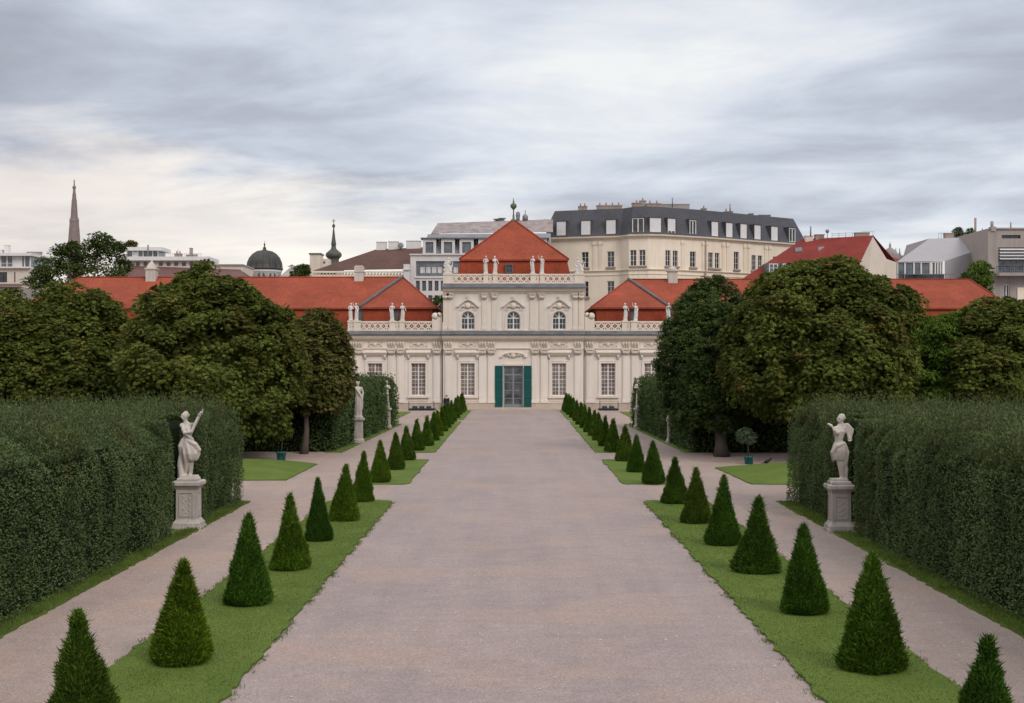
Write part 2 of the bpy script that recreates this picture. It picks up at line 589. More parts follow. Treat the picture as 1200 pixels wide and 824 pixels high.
def np_mesh(name, V, F, mat, parent=None, loc=(0, 0, 0)):
    """V (n,3), F (m,4) quads, local to loc"""
    me = bpy.data.meshes.new(name)
    me.vertices.add(len(V))
    me.vertices.foreach_set('co', np.ascontiguousarray(V, dtype=np.float32).ravel())
    me.loops.add(F.size)
    me.polygons.add(len(F))
    me.loops.foreach_set('vertex_index', np.ascontiguousarray(F, dtype=np.int32).ravel())
    me.polygons.foreach_set('loop_start', np.arange(0, F.size, F.shape[1], dtype=np.int32))
    me.update(calc_edges=True)
    me.validate()
    me.materials.append(mat)
    o = bpy.data.objects.new(name, me)
    COL.objects.link(o)
    if parent is not None:
        o.parent = parent
        o.location = Vector(loc) - WLOC[parent]
    else:
        o.location = loc
    WLOC[o] = Vector(loc)
    return o


def tag(o, label=None, cat=None, group=None, kind=None):
    if label: o["label"] = label
    if cat: o["category"] = cat
    if group: o["group"] = group
    if kind: o["kind"] = kind
    return o


def thing(name, label, cat, loc=(0, 0, 0), group=None):
    o = bpy.data.objects.new(name, None)
    COL.objects.link(o)
    o.location = loc
    o.empty_display_size = 0.3
    WLOC[o] = Vector(loc)
    return tag(o, label, cat, group)


def copy_tree(o, parent=None, at=None, rotz=None):
    c = o.copy()
    COL.objects.link(c)
    c.parent = parent
    WLOC[c] = Vector(at) if at is not None else WLOC[o]
    if at is not None:
        c.location = Vector(at) - (WLOC[parent] if parent is not None else Vector((0, 0, 0)))
    if rotz is not None:
        c.rotation_euler.z = rotz
    for ch in list(o.children):
        d = ch.copy()
        COL.objects.link(d)
        d.parent = c
        for g in list(ch.children):
            e = g.copy()
            COL.objects.link(e)
            e.parent = d
    return c


# numpy value noise
_H = rng.random((64, 64, 64))


def vnoise(P, scale=1.0, off=0.0):
    Q = np.asarray(P) * scale + off + 1000.0
    I = np.floor(Q).astype(int)
    T = Q - I
    T = T * T * (3 - 2 * T)
    r = 0
    for a in (0, 1):
        for b in (0, 1):
            for c in (0, 1):
                w = (T[:, 0] if a else 1 - T[:, 0]) * (T[:, 1] if b else 1 - T[:, 1]) * (T[:, 2] if c else 1 - T[:, 2])
                r = r + w * _H[(I[:, 0] + a) % 64, (I[:, 1] + b) % 64, (I[:, 2] + c) % 64]
    return r


def unit(A):
    return A / np.maximum(np.linalg.norm(A, axis=1, keepdims=True), 1e-9)


def leaves(P, D, Nn, L, Wd, fold=0.25):
    """diamond leaves at P pointing along D with face normal about Nn"""
    D = unit(D)
    S = unit(np.cross(D, Nn))
    Nn = np.cross(S, D)
    L = L[:, None]
    Wd = Wd[:, None]
    a = P
    l = P + D * L * 0.45 + S * Wd * 0.5 + Nn * Wd * fold
    t = P + D * L
    r = P + D * L * 0.45 - S * Wd * 0.5 + Nn * Wd * fold
    V = np.stack([a, r, t, l], 1).reshape(-1, 3)
    F = np.arange(len(V)).reshape(-1, 4)
    return V, F


def fans(P, D, Nn, L, k=5):
    """palmate leaves: k drooping leaflets"""
    D = unit(D)
    S = unit(np.cross(D, Nn))
    Nn = np.cross(S, D)
    Vs = []
    for a, ln in zip(np.linspace(-1.25, 1.25, k), (0.62, 0.9, 1.0, 0.9, 0.62) if k == 5 else (0.8, 1, 0.8)):
        d = D * math.cos(a) + S * math.sin(a) - Nn * 0.28
        s = -D * math.sin(a) + S * math.cos(a)
        l = (L * ln)[:, None]
        Vs.append(np.stack([P, P + d * l * 0.58 + s * l * 0.24 + Nn * l * 0.10, P + d * l - Nn * l * 0.16, P + d * l * 0.58 - s * l * 0.24 + Nn * l * 0.10], 1))
    V = np.concatenate([v.reshape(-1, 3) for v in np.stack(Vs, 1)], 0)
    # all leaflets of one leaf share the stem vertex so that they read as one island
    n = len(P)
    F = np.arange(len(V)).reshape(-1, 4)
    base = (np.arange(n) * 4 * k)
    for j in range(1, k):
        F[np.arange(n) * k + j, 0] = base
    return V, F


def remesh(mb, name, mat, parent=None, voxel=0.02, at=None, smooth_it=2):
    me = mb.mesh(name + "_raw")
    o = bpy.data.objects.new("raw", me)
    COL.objects.link(o)
    r = o.modifiers.new("r", 'REMESH')
    r.mode = 'VOXEL'
    r.voxel_size = voxel
    r.use_smooth_shade = True
    if smooth_it:
        s = o.modifiers.new("s", 'SMOOTH')
        s.iterations = smooth_it
        s.factor = 0.5
    dg = bpy.context.evaluated_depsgraph_get()
    ev = o.evaluated_get(dg)
    me2 = bpy.data.meshes.new_from_object(ev)
    me2.name = name
    bpy.data.objects.remove(o)
    bpy.data.meshes.remove(me)
    me2.polygons.foreach_set('use_smooth', [True] * len(me2.polygons))
    me2.materials.clear()
    me2.materials.append(mat)
    n = bpy.data.objects.new(name, me2)
    COL.objects.link(n)
    if parent is not None:
        n.parent = parent
    WLOC[n] = WLOC[parent] if parent is not None else Vector((0, 0, 0))
    if at is not None:
        n.location = Vector(at) - (WLOC[parent] if parent is not None else Vector((0, 0, 0)))
        WLOC[n] = Vector(at)
    return n


def wall_holes(mb, x0, x1, z0, z1, holes, depth, y=0.0):
    """front sheet at y with rectangular holes and reveals reaching y+depth; hole = (x0,x1,z0,z1[,arch])"""
    xs = sorted({x0, x1, *[h[0] for h in holes], *[h[1] for h in holes]})
    zs = sorted({z0, z1, *[h[2] for h in holes], *[h[3] for h in holes]})
    xs = [x for x in xs if x0 - 1e-6 <= x <= x1 + 1e-6]
    zs = [z for z in zs if z0 - 1e-6 <= z <= z1 + 1e-6]
    for i in range(len(xs) - 1):
        for j in range(len(zs) - 1):
            cx, cz = (xs[i] + xs[i + 1]) / 2, (zs[j] + zs[j + 1]) / 2
            if any(h[0] < cx < h[1] and h[2] < cz < h[3] for h in holes):
                continue
            mb.poly([(xs[i], y, zs[j]), (xs[i + 1], y, zs[j]), (xs[i + 1], y, zs[j + 1]), (xs[i], y, zs[j + 1])])
    for h in holes:
        a, b, c, d = h[:4]
        e = y + depth
        mb.poly([(a, y, c), (a, e, c), (a, e, d), (a, y, d)])
        mb.poly([(b, y, c), (b, y, d), (b, e, d), (b, e, c)])
        mb.poly([(a, y, c), (b, y, c), (b, e, c), (a, e, c)])
        if len(h) < 5:
            mb.poly([(a, y, d), (a, e, d), (b, e, d), (b, y, d)])
        else:                                       # round-headed: fill the corners above the springing
            r = (b - a) / 2
            cx = (a + b) / 2
            zc = d - r
            K = 12
            arc = [(cx + r * math.cos(math.pi * k / K), zc + r * math.sin(math.pi * k / K)) for k in range(K + 1)]
            for k in range(K):
                p, q = arc[k], arc[k + 1]
                corner = (b, d) if k < K / 2 else (a, d)
                mb.poly([(p[0], y, p[1]), (corner[0], y, corner[1]), (q[0], y, q[1])])
                mb.poly([(p[0], y, p[1]), (q[0], y, q[1]), (q[0], e, q[1]), (p[0], e, p[1])])
    return mb


def casement(w, h, cols, rows, frame=0.08, bar=0.035, th=0.07, y=0.0, thick_rows=(), mull=0.09):
    """window joinery, local: x centred, z from 0"""
    mb = MB()
    f = frame
    mb.box(-w / 2, -w / 2 + f, y, y + th, 0, h)
    mb.box(w / 2 - f, w / 2, y, y + th, 0, h)
    mb.box(-w / 2 + f, w / 2 - f, y, y + th, 0, f)
    mb.box(-w / 2 + f, w / 2 - f, y, y + th, h - f, h)
    iw, ih = w - 2 * f, h - 2 * f
    for c in range(1, cols):
        x = -iw / 2 + iw * c / cols
        b = mull if (cols % 2 == 0 and c == cols // 2) else bar
        mb.box(x - b / 2, x + b / 2, y + 0.008, y + th - 0.008, f, h - f)
    for r in range(1, rows):
        z = f + ih * r / rows
        b = bar * 1.9 if r in thick_rows else bar
        mb.box(-iw / 2, iw / 2, y + 0.014, y + th - 0.014, z - b / 2, z + b / 2)
    return mb


def pane_quad(w, h, y):
    return MB().poly([(-w / 2, y, 0), (w / 2, y, 0), (w / 2, y, h), (-w / 2, y, h)])


print("helpers ready")
#--SETTING--
# ------------------------------------------------------------------ ground, lawns
g = MB()
g.poly([(-3500, -60, 0), (3500, -60, 0), (3500, 5000, 0), (-3500, 5000, 0)])
tag(g.build("ground", M['gravel']), "pinkish gravel ground of the garden and its side paths", "ground", kind="structure")


def ragged(pts, step=0.25, amp=0.05, seed=0):
    rr = random.Random(seed)
    out = []
    n = len(pts)
    for i in range(n):
        a, b = Vector(pts[i]), Vector(pts[(i + 1) % n])
        k = max(1, int((b - a).length / step))
        for j in range(k):
            q = a.lerp(b, j / k)
            out.append((q.x + rr.gauss(0, amp * 0.6), q.y + rr.gauss(0, amp)))
    return out


def sheet(name, pts2, z, mat, label, cat):
    mb = MB()
    mb.prism([(p[0], p[1], 0.0) for p in pts2], (0, 0, z))
    return tag(mb.build(name, mat), label, cat, kind="structure")


mb = MB()
mb.poly([(-4.9, -20, 0.004), (5.1, -20, 0.004), (5.1, 46, 0.004), (4.95, 80, 0.004), (4.9, 128.6, 0.004), (-4.85, 128.6, 0.004), (-4.85, 80, 0.004), (-4.9, 46, 0.004)])
tag(mb.build("central_path", M['gravel_c']), "broad grey gravel path leading straight to the palace door", "path", kind="structure")


def rrect(x0, x1, y0, y1, r, inner):
    """lawn strip with the corners on the centre-path side rounded; inner = -1/+1 says which x side that is"""
    pts = []

    def corner(cx, cy, a0):
        for k in range(5):
            a = R(a0 + 90 * k / 4)
            pts.append((cx + r * math.cos(a), cy + r * math.sin(a)))
    corner(x1 - r, y1 - r, 0)
    corner(x0 + r, y1 - r, 90)
    corner(x0 + r, y0 + r, 180)
    corner(x1 - r, y0 + r, 270)
    return pts


LAWN_SEGS = [(4, 46.6), (52.6, 65.4), (70.4, 105.0), (107.4, 127.5)]
STRIPS = []
names = ["nearest", "second", "third", "farthest"]
for side in (-1, 1):
    for i, (y0, y1) in enumerate(LAWN_SEGS):
        xi, xo = (4.42, 6.78) if side < 0 else (4.66, 6.95)
        if i: xi, xo = (4.42, 6.6) if side < 0 else (4.4, 6.5)
        x0, x1 = sorted((side * xi, side * xo))
        pts = rrect(x0, x1, y0, y1, 0.35, side)
        STRIPS.append((x0, x1, y0, y1))
        sheet("lawn", ragged(pts, 0.2 if i == 0 else 0.45, 0.055, i + 10 * side), 0.045, M['lawn'],
              "%s grass strip under the %s row of clipped yews" % (names[i], "left" if side < 0 else "right"), "lawn")

# side lawns with a gentle bank, beyond the tall hedges
for side in (-1, 1):
    mb = MB()
    if side < 0:
        o4 = [(-9.75, 54.4), (-9.7, 62.6), (-10.6, 63.8), (-34, 67.2), (-34, 54.0)]
    else:
        o4 = [(9.72, 52.7), (9.45, 60.6), (10.4, 61.4), (34, 66.2), (34, 51.0)]
    cx = side * 22
    pts = ragged(o4, 0.4, 0.03, 40 + side)
    n = len(pts)
    inner = []
    for p in pts:
        q = Vector((p[0], p[1]))
        c = Vector((max(min(q.x, 31.5), -31.5), 58.8))
        d = c - q
        q2 = q + d * min(0.9, 2.4 / max(d.length, 0.1))
        if abs(q2.x) < 11.8: q2.x = side * 11.8
        inner.append((q2.x, q2.y))
    vs = [(p[0], p[1], 0.0) for p in pts] + [(p[0], p[1], 0.045) for p in pts] + [(p[0], p[1], 0.36) for p in inner]
    fs = [(i, (i + 1) % n, n + (i + 1) % n, n + i) for i in range(n)] + [(n + i, n + (i + 1) % n, 2 * n + (i + 1) % n, 2 * n + i) for i in range(n)]
    fs.append(tuple(range(2 * n, 3 * n)))
    mb.add(vs, fs)
    tag(mb.build("lawn", M['lawn']), "%s lawn bed with a low grass bank beyond the near hedge" % ("left" if side < 0 else "right"), "lawn", kind="structure")

for side in (-1, 1):
    xh, xo = (9.9, 9.58) if side < 0 else (9.85, 9.44)
    x0, x1 = sorted((side * 10.4, side * xo))
    sheet("grass_strip", ragged([(x1, 8), (x1, 46.4), (x0, 46.4), (x0, 8)], 0.25, 0.05, 77 + side), 0.04, M['lawn'],
          "thin grass verge along the foot of the near %s hedge" % ("left" if side < 0 else "right"), "grass verge")
    x0, x1 = sorted((side * 10.4, side * (9.0 if side < 0 else 8.75)))
    xn, xf = (9.55, 8.95) if side < 0 else (9.3, 8.6)
    sheet("grass_strip", ragged([(side * xf, 101), (side * xn, 70.6), (side * 10.5, 70.6), (side * 10.5, 101)], 0.4, 0.05, 80 + side), 0.04, M['lawn'],
          "thin grass verge along the foot of the far %s hedge" % ("left" if side < 0 else "right"), "grass verge")
    x0, x1 = sorted((side * 10.1, side * 16))
    sheet("lawn", ragged([(x0, 110), (x1, 110), (x1, 124), (x0, 124)], 0.5, 0.06, 90 + side), 0.04, M['lawn'],
          "small lawn between the far %s hedge and the palace" % ("left" if side < 0 else "right"), "lawn")


def grass(name, rects, dens, label, hmin=0.03, hmax=0.07, edge=0.0):
    Ps = []
    for (x0, x1, y0, y1) in rects:
        n = int((x1 - x0) * (y1 - y0) * dens)
        Ps.append(np.stack([rng.uniform(x0, x1, n), rng.uniform(y0, y1, n), np.full(n, 0.035)], 1))
    P = np.concatenate(Ps)
    n = len(P)
    if edge:
        P[:, 0] += rng.normal(0, edge, n)
        P = P[vnoise(P, 2.6, 4) + 0.5 * vnoise(P, 7, 1) > 0.80]
        P[:, 2] = 0.0
        n = len(P)
    a = rng.uniform(0, 2 * np.pi, n)
    lean = rng.uniform(0.1, 0.9, n)
    D = np.stack([np.cos(a) * lean, np.sin(a) * lean, np.ones(n)], 1)
    Nn = np.stack([np.cos(a + 1.3), np.sin(a + 1.3), np.full(n, 0.4)], 1)
    L = rng.uniform(hmin, hmax, n)
    V, F = leaves(P, D, Nn, L, np.full(n, 0.012), 0.0)
    return tag(np_mesh(name, V, F, M['blade']), label, "grass", kind="stuff")


s0, s4 = STRIPS[0], STRIPS[4]
edge_rects = []
for (x0, x1, y0, y1) in (s0, s4):
    edge_rects += [(x0 - 0.05, x0 + 0.04, 14, y1 - .3), (x1 - 0.04, x1 + 0.05, 14, y1 - .3)]
grass("grass", [(s0[0], s0[1], 14, 46), (s4[0], s4[1], 14, 46)], 700, "short mown grass on the two nearest lawn strips", 0.02, 0.038)
grass("grass_tufts", edge_rects, 1900, "ragged grass tufts along the lawn edges", 0.04, 0.085, 0.06)
grass("verge_grass", [(-10.0, -9.55, 20, 46), (9.41, 9.95, 20, 46)], 700, "longer grass at the foot of the tall hedges", 0.05, 0.13)

rgp = np.random.default_rng(5)
npb = 1500
Y = 14 + 34 * rgp.random(npb) ** 1.4
X = rgp.uniform(-4.3, 4.6, npb)
side_ = rgp.random(npb) < 0.3
X[side_] = np.where(rgp.random(side_.sum()) < .5, -1, 1) * rgp.uniform(7.2, 9.2, side_.sum())
sz = 0.008 + 0.024 * rgp.random(npb) ** 4
ang = rgp.uniform(0, 6.28, npb)
oct_ = np.array([(1, 0, 0), (0, .8, 0), (-1.1, 0, 0), (0, -.7, 0), (0, 0, .6), (0, 0, -.3)])
ca, sa = np.cos(ang), np.sin(ang)
V = np.stack([oct_[None, :, 0] * ca[:, None] - oct_[None, :, 1] * sa[:, None], oct_[None, :, 0] * sa[:, None] + oct_[None, :, 1] * ca[:, None], np.repeat(oct_[None, :, 2], npb, 0)], 2) * sz[:, None, None]
V += np.stack([X, Y, 0.004 + sz * 0.25], 1)[:, None, :]
F = (np.array([(0, 1, 4), (1, 2, 4), (2, 3, 4), (3, 0, 4)])[None] + (np.arange(npb) * 6)[:, None, None]).reshape(-1, 3)
tag(np_mesh("pebbles", V.reshape(-1, 3), F, M['pebble']), "loose pale pebbles scattered over the gravel", "pebbles", kind="stuff")

# ------------------------------------------------------------------ hedges
def hedge(label, x0, x1, y0, y1, h, faces, dens, top_dens, leaf, mat, niches=(), xshift=None, group="clipped hedges"):
    """box hedge; faces: list of 'x0','x1','y0','y1' sides that are clothed; niches: (axis side, centre, half width, depth)"""
    Ps, Ns = [], []

    def put(P, nrm):
        # uneven clipping: columns of growth and broad dents
        k = (vnoise(P, 0.6) - 0.5) * 0.22 + (vnoise(P * np.array([1, 1, 0.25]), 1.5, 9) - 0.5) * 0.18 + (vnoise(P, 3.5, 3) - 0.5) * 0.16
        P = P + np.array(nrm) * (k[:, None] - 0.10)
        P = P - np.array(nrm) * (rng.random(len(P)) ** 2 * 0.22)[:, None]
        t = np.clip((P[:, 2] - (h - 1.2)) / 1.2, 0, 1)
        P = P - np.array(nrm) * (t ** 2.2 * 0.75)[:, None]
        Ps.append(P)
        Ns.append(np.array(nrm, float)[None, :] + np.array([0, 0, 1.3])[None, :] * (t ** 1.5)[:, None])
    for f in faces:
        if f[0] == 'x':
            n = int((y1 - y0) * h * dens)
            X = x0 if f == 'x0' else x1
            Y = rng.uniform(y0, y1, n)
            Zs = rng.uniform(0.03, h, n)
            ex = rng.random(n) < 0.28
            Zs[ex] = h - rng.random(ex.sum()) ** 1.5 * 0.75
            P = np.stack([np.full(n, X), Y, Zs], 1)
            nr = (-1, 0, 0) if f == 'x0' else (1, 0, 0)
            keep = np.ones(n, bool)
            for (side, c, hw, dp) in niches:
                if side == f:
                    ins = abs(P[:, 1] - c) < hw
                    P[ins, 0] -= np.sign(nr[0]) * dp
                    m = int(2 * dp * h * dens)
                    for sgn in (-1, 1):
                        Q = np.stack([X - np.sign(nr[0]) * rng.uniform(0, dp, m), np.full(m, c + sgn * hw), rng.uniform(0.03, h, m)], 1)
                        put(Q, (0, -sgn, 0))
            put(P[keep], nr)
        else:
            n = int((x1 - x0) * h * dens * (0.6 if f == 'y1' else 1))
            P = np.stack([rng.uniform(x0, x1, n), np.full(n, y0 if f == 'y0' else y1), rng.uniform(0.03, h, n)], 1)
            put(P, (0, -1, 0) if f == 'y0' else (0, 1, 0))
    n = int((x1 - x0) * (y1 - y0) * top_dens)
    P = np.stack([rng.uniform(x0, x1, n), rng.uniform(y0, y1, n), np.full(n, h)], 1)
    P[:, 2] += (vnoise(P, 1.1) - 0.5) * 0.25
    ed = (x1 - P[:, 0]) if 'x1' in faces else (P[:, 0] - x0)
    P = P[ed > 0.62]
    for (side, c, hw, dp) in niches:
        X = x0 if side == 'x0' else x1
        P = P[~((abs(P[:, 1] - c) < hw * 0.9) & (abs(P[:, 0] - X) < dp))]
    up = P + np.array([0, 0, 1]) * (rng.random((len(P), 1)) ** 3 * 0.34 - 0.1)
    Ps.append(up)
    Ns.append(np.tile(np.array([0, 0, 1.0]), (len(P), 1)))
    P, Nn = np.concatenate(Ps), np.concatenate(Ns)
    if xshift:
        P[:, 0] += (P[:, 1] - y0) / (y1 - y0) * xshift
    n = len(P)
    J = rng.normal(0, 1, (n, 3))
    D = Nn * 0.55 + J * 0.6 + np.array([0, 0, 0.35])
    V, F = leaves(P, D, Nn + rng.normal(0, 0.5, (n, 3)), rng.uniform(0.7, 1.3, n) * leaf, rng.uniform(0.45, 0.75, n) * leaf)
    # this year's upright shoots standing above the clipped top
    m = int((x1 - x0) * (y1 - y0) * top_dens * 0.45)
    xr = rng.uniform(0, 1, m) ** 1.8
    X = x1 - 0.25 - xr * (x1 - x0 - .5) if 'x1' in faces else x0 + 0.25 + xr * (x1 - x0 - .5)
    Q = np.stack([X, rng.uniform(y0 + .1, y1 - .1, m), np.full(m, h - 0.12)], 1)
    ed = np.clip((x1 - X if 'x1' in faces else X - x0) / 0.75, 0, 1)
    Q[:, 2] -= 1.2 * (1 - ed ** (1 / 2.2))
    keep = vnoise(Q, 1.6, 5) + vnoise(Q, 0.5, 8) * .6 > 0.74
    for (side, c, hw, dp) in niches:
        keep &= ~((abs(Q[:, 1] - c) < hw) & (abs(Q[:, 0] - (x0 if side == 'x0' else x1)) < dp + .3))
    Q = Q[keep]
    m = len(Q)
    k = max(1, int(6 * 0.068 / leaf))
    Q2 = np.repeat(Q, k, 0)
    hgt = np.repeat(0.12 + rng.random(m) ** 2.5 * 0.62, k)
    lean = np.repeat(rng.normal(0, 0.22, (m, 2)), k, 0)
    tt = np.tile((np.arange(k) + .5) / k, m)
    Q2[:, :2] += lean * (hgt * tt)[:, None]
    Q2[:, 2] += hgt * tt
    if xshift: Q2[:, 0] += (Q2[:, 1] - y0) / (y1 - y0) * xshift
    m2 = len(Q2)
    V2, F2 = leaves(Q2, rng.normal(0, .6, (m2, 3)) + np.array([0, 0, .9]), rng.normal(0, 1, (m2, 3)), rng.uniform(1.0, 2.0, m2) * leaf, rng.uniform(.45, .7, m2) * leaf)
    base = np.array([(x0 + x1) / 2, (y0 + y1) / 2, 0])
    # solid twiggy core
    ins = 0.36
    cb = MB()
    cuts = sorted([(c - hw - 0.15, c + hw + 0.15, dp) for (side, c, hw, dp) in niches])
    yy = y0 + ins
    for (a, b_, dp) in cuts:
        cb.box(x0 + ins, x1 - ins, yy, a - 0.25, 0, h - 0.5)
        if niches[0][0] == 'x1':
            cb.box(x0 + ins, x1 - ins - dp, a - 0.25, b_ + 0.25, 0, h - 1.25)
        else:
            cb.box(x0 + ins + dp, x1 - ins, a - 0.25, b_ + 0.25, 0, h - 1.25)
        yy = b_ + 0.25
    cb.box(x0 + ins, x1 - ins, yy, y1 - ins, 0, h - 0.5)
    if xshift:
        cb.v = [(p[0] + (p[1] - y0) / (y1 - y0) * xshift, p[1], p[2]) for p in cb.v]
    root = thing("hedge", label, "hedge", tuple(base), group)
    np_mesh("foliage", V - base, F, mat, root, tuple(base))
    np_mesh("top_shoots", V2 - base, F2, M['shoots'], root, tuple(base))
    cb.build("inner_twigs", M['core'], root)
    return root


hedge("tall clipped hornbeam hedge on the left with a marble statue in its niche", -27, -9.85, 12, 46.4, 3.45, ['x1', 'y0', 'y1'], 1000, 130, 0.06, M['hedge'], [('x1', 38.75, 1.8, 0.85)])
hedge("tall clipped hornbeam hedge on the right, darker, with a marble statue in its niche", 9.8, 27, 12, 46.2, 3.45, ['x0', 'y0', 'y1'], 1000, 130, 0.06, M['hedge'], [('x0', 38.9, 1.6, 0.85)])
hedge("far left hedge behind the browned chestnut, with two statues in front of it", -40, -9.95, 71, 100.5, 3.65, ['x1', 'y0'], 130, 14, 0.16, M['hedge_dark'], [('x1', 78.5, 0.8, 0.6), ('x1', 94.5, 0.8, 0.6)], 0.75)
hedge("far right hedge beside the dark tree, ending near the palace wall", 9.55, 40, 70.3, 98, 3.65, ['x0', 'y0'], 130, 14, 0.16, M['hedge_dark'], [('x0', 78.5, 0.8, 0.6), ('x0', 94.5, 0.8, 0.6)], -0.75)
print("hedges done")

# ------------------------------------------------------------------ trees
def crown(name, parent, c, r, mat, n_leaf, leaf, k=5, clumps=None, seed=1, rough=0.22, flat=0.55, lobes=2.2, clump_r=0.95, gaps=0.0):
    """uneven crown: leafy sprays gathered in clumps over a lobed body, dark inside"""
    rg = np.random.default_rng(seed)
    c = np.array(c, float)
    r = np.array(r, float)
    area = 4 * math.pi * ((r[0] * r[1]) ** 1.6 + 2 * (r[0] * r[2]) ** 1.6) ** (1 / 1.6) / 3 ** (1 / 1.6)
    nc = clumps or int(area / (clump_r ** 2) * 1.35)
    d = unit(rg.normal(0, 1, (nc, 3)))
    d[:, 2] = np.where(d[:, 2] < -0.82, -d[:, 2] * 0.6, d[:, 2])
    d = unit(d)
    lob = 1 + (vnoise(d * lobes, 1.0, seed * 3.7) - 0.5) * 2 * rough + (vnoise(d * lobes * 2.5, 1.0, seed * 1.3 + 20) - 0.5) * rough
    C = c + d * r * (lob * rg.uniform(0.82, 0.98, nc))[:, None]
    if gaps:
        C = C[vnoise(C, 0.35, seed) > gaps]
        d = unit((C - c) / r)
        nc = len(C)
    idx = rg.integers(0, nc, n_leaf)
    cr = clump_r * rg.uniform(0.6, 1.25, nc)
    off = unit(rg.normal(0, 1, (n_leaf, 3)) + d[idx] * 0.9 + np.array([0, 0, 0.35]))
    rad = rg.random(n_leaf) ** 0.45
    P = C[idx] + off * (rad * cr[idx])[:, None] * np.array([1, 1, flat])
    # sprays hang at the rim of a clump
    P[:, 2] -= (rad ** 2) * cr[idx] * 0.25
    # inner fill
    m = int(n_leaf * 0.45)
    di = unit(rg.normal(0, 1, (m, 3)))
    Pi = c + di * r * (rg.uniform(0.45, 0.78, m))[:, None]
    P = np.concatenate([P, Pi])
    O = np.concatenate([off * 0.8 + d[idx] * 0.8, di])
    n = len(P)
    D = O * np.array([1, 1, 0.4]) + rg.normal(0, 0.45, (n, 3)) + np.array([0, 0, -0.25])
    Nn = O * 0.7 + np.array([0, 0, 0.9]) + rg.normal(0, 0.35, (n, 3))
    L = rg.uniform(0.6, 1.25, n) * leaf
    L[n_leaf:] *= 1.35
    if k > 1:
        V, F = fans(P, D, Nn, L, k)
    else:
        V, F = leaves(P, D, Nn, L, L * 0.62)
    lo = P[:, 2] > 0.35
    keepF = np.repeat(lo, k)
    F = F[keepF]
    return np_mesh(name, V - c, F, mat, parent, tuple(c))


def trunk(parent, base, top, r0, r1, limbs, seed=1, crown_c=None, crown_r=None):
    rr = random.Random(seed)
    base, top = Vector(base), Vector(top)
    mb = MB()
    pts, rad = [], []
    for i in range(9):
        t = i / 8
        q = base.lerp(top, t) + Vector((rr.uniform(-1, 1), rr.uniform(-1, 1), 0)) * 0.05 * (0 < i < 8)
        pts.append(q)
        rad.append((r0 * (1.0 - t) + r1 * t) * (1 + 0.55 * max(0, 0.16 - t) / 0.16))
    mb.tube(pts, rad, 12, True, True, 0.05)
    for i in range(limbs):
        a = i * 2.4 + rr.random()
        t = rr.uniform(0.45, 0.95)
        p0 = base.lerp(top, t)
        if crown_c is not None:
            e = Vector(crown_c) + Vector((math.cos(a) * crown_r[0], math.sin(a) * crown_r[1], rr.uniform(-0.2, 0.7) * crown_r[2])) * 0.72
        else:
            e = p0 + Vector((math.cos(a), math.sin(a), 0.8)) * 2
        m1 = p0.lerp(e, 0.5) + Vector((0, 0, 0.35))
        mb.tube([p0, m1, e], [r1 * 0.8, r1 * 0.5, r1 * 0.2], 7)
    return mb.build("trunk", M['bark'], parent)


def tree(name, label, u, Y, vtop, vbot, uw, mat, n_leaf, leaf, trunk_u=None, trunk_Y=None, k=5, seed=1, rough=0.22, group=None, tr=0.26, flat=0.55, depth=1.0, clump_r=0.95, gaps=0.0, cat="tree", zlow=None, lobes=2.2):
    cx = fx(u, Y)
    zt, zb = fz(vtop, Y), fz(vbot, Y)
    if zlow is not None: zb = zlow
    rz = (zt - zb) / 2
    rx = uw / 2 * Y / FPX
    c = (cx, Y, (zt + zb) / 2)
    bx = fx(trunk_u, trunk_Y or Y) if trunk_u else cx
    by = trunk_Y or Y
    root = thing(name, label, cat, (bx, by, 0), group)
    trunk(root, (bx, by, -0.05), (cx * 0.5 + bx * 0.5, Y, c[2] + rz * 0.2), tr, tr * 0.45, 9, seed, c, (rx, rx * depth, rz))
    crown("crown", root, c, (rx, rx * depth, rz), mat, n_leaf, leaf, k, None, seed, rough, flat, lobes, clump_r, gaps)
    return root


GT = "trees lining the garden"
tree("chestnut_tree", "broad rounded chestnut crown rising over the left hedge, tinged with brown leaves", 247, 66.5, 318, 518, 200, M['chest'], 70000, 0.16, seed=3, group=GT, rough=0.16, clump_r=0.8, flat=0.72)
tree("chestnut_tree", "browned slender chestnut with a bare thin trunk left of the palace front", 373, 70.5, 367, 492, 70, M['chest_b'], 15000, 0.18, 356, 69.6, seed=5, group=GT, tr=0.17, rough=0.12, depth=1.1, clump_r=0.5, flat=0.9)
tree("chestnut_tree", "brownish chestnut crown left of the broad rounded chestnut, above the hedge top", 82, 73, 341, 500, 138, M['chest'], 40000, 0.165, seed=9, group=GT, rough=0.16, clump_r=0.8, flat=0.72)
tree("chestnut_tree", "chestnut crown cut by the left edge of the picture", 8, 72, 345, 500, 130, M['chest'], 36000, 0.165, seed=13, group=GT, rough=0.16, clump_r=0.8, flat=0.72)
tree("linden_tree", "dark green dense tree with a stout trunk right of the palace front", 833, 69.5, 329, 522, 118, M['linden'], 40000, 0.145, 846, 67.8, k=3, seed=21, group=GT, tr=0.30, rough=0.06, clump_r=0.5, flat=0.9)
tree("chestnut_tree", "largest chestnut crown on the right, sunlit green with rusty patches, overhanging a potted tree", 961, 64.5, 304, 508, 226, M['chest'], 88000, 0.16, 968, 65.5, seed=27, group=GT, rough=0.10, depth=0.9, clump_r=0.74, flat=0.78)
tree("leafy_tree", "fresh green smaller tree between the largest chestnut and the right picture edge", 1106, 69, 366, 500, 84, M['fresh'], 12000, 0.18, k=3, seed=31, group=GT, clump_r=0.55, rough=0.15, flat=0.8)
tree("chestnut_tree", "green chestnut crown cut by the right edge of the picture", 1176, 68, 348, 500, 122, M['chest'], 36000, 0.165, seed=37, group=GT, rough=0.14, clump_r=0.8, flat=0.75)
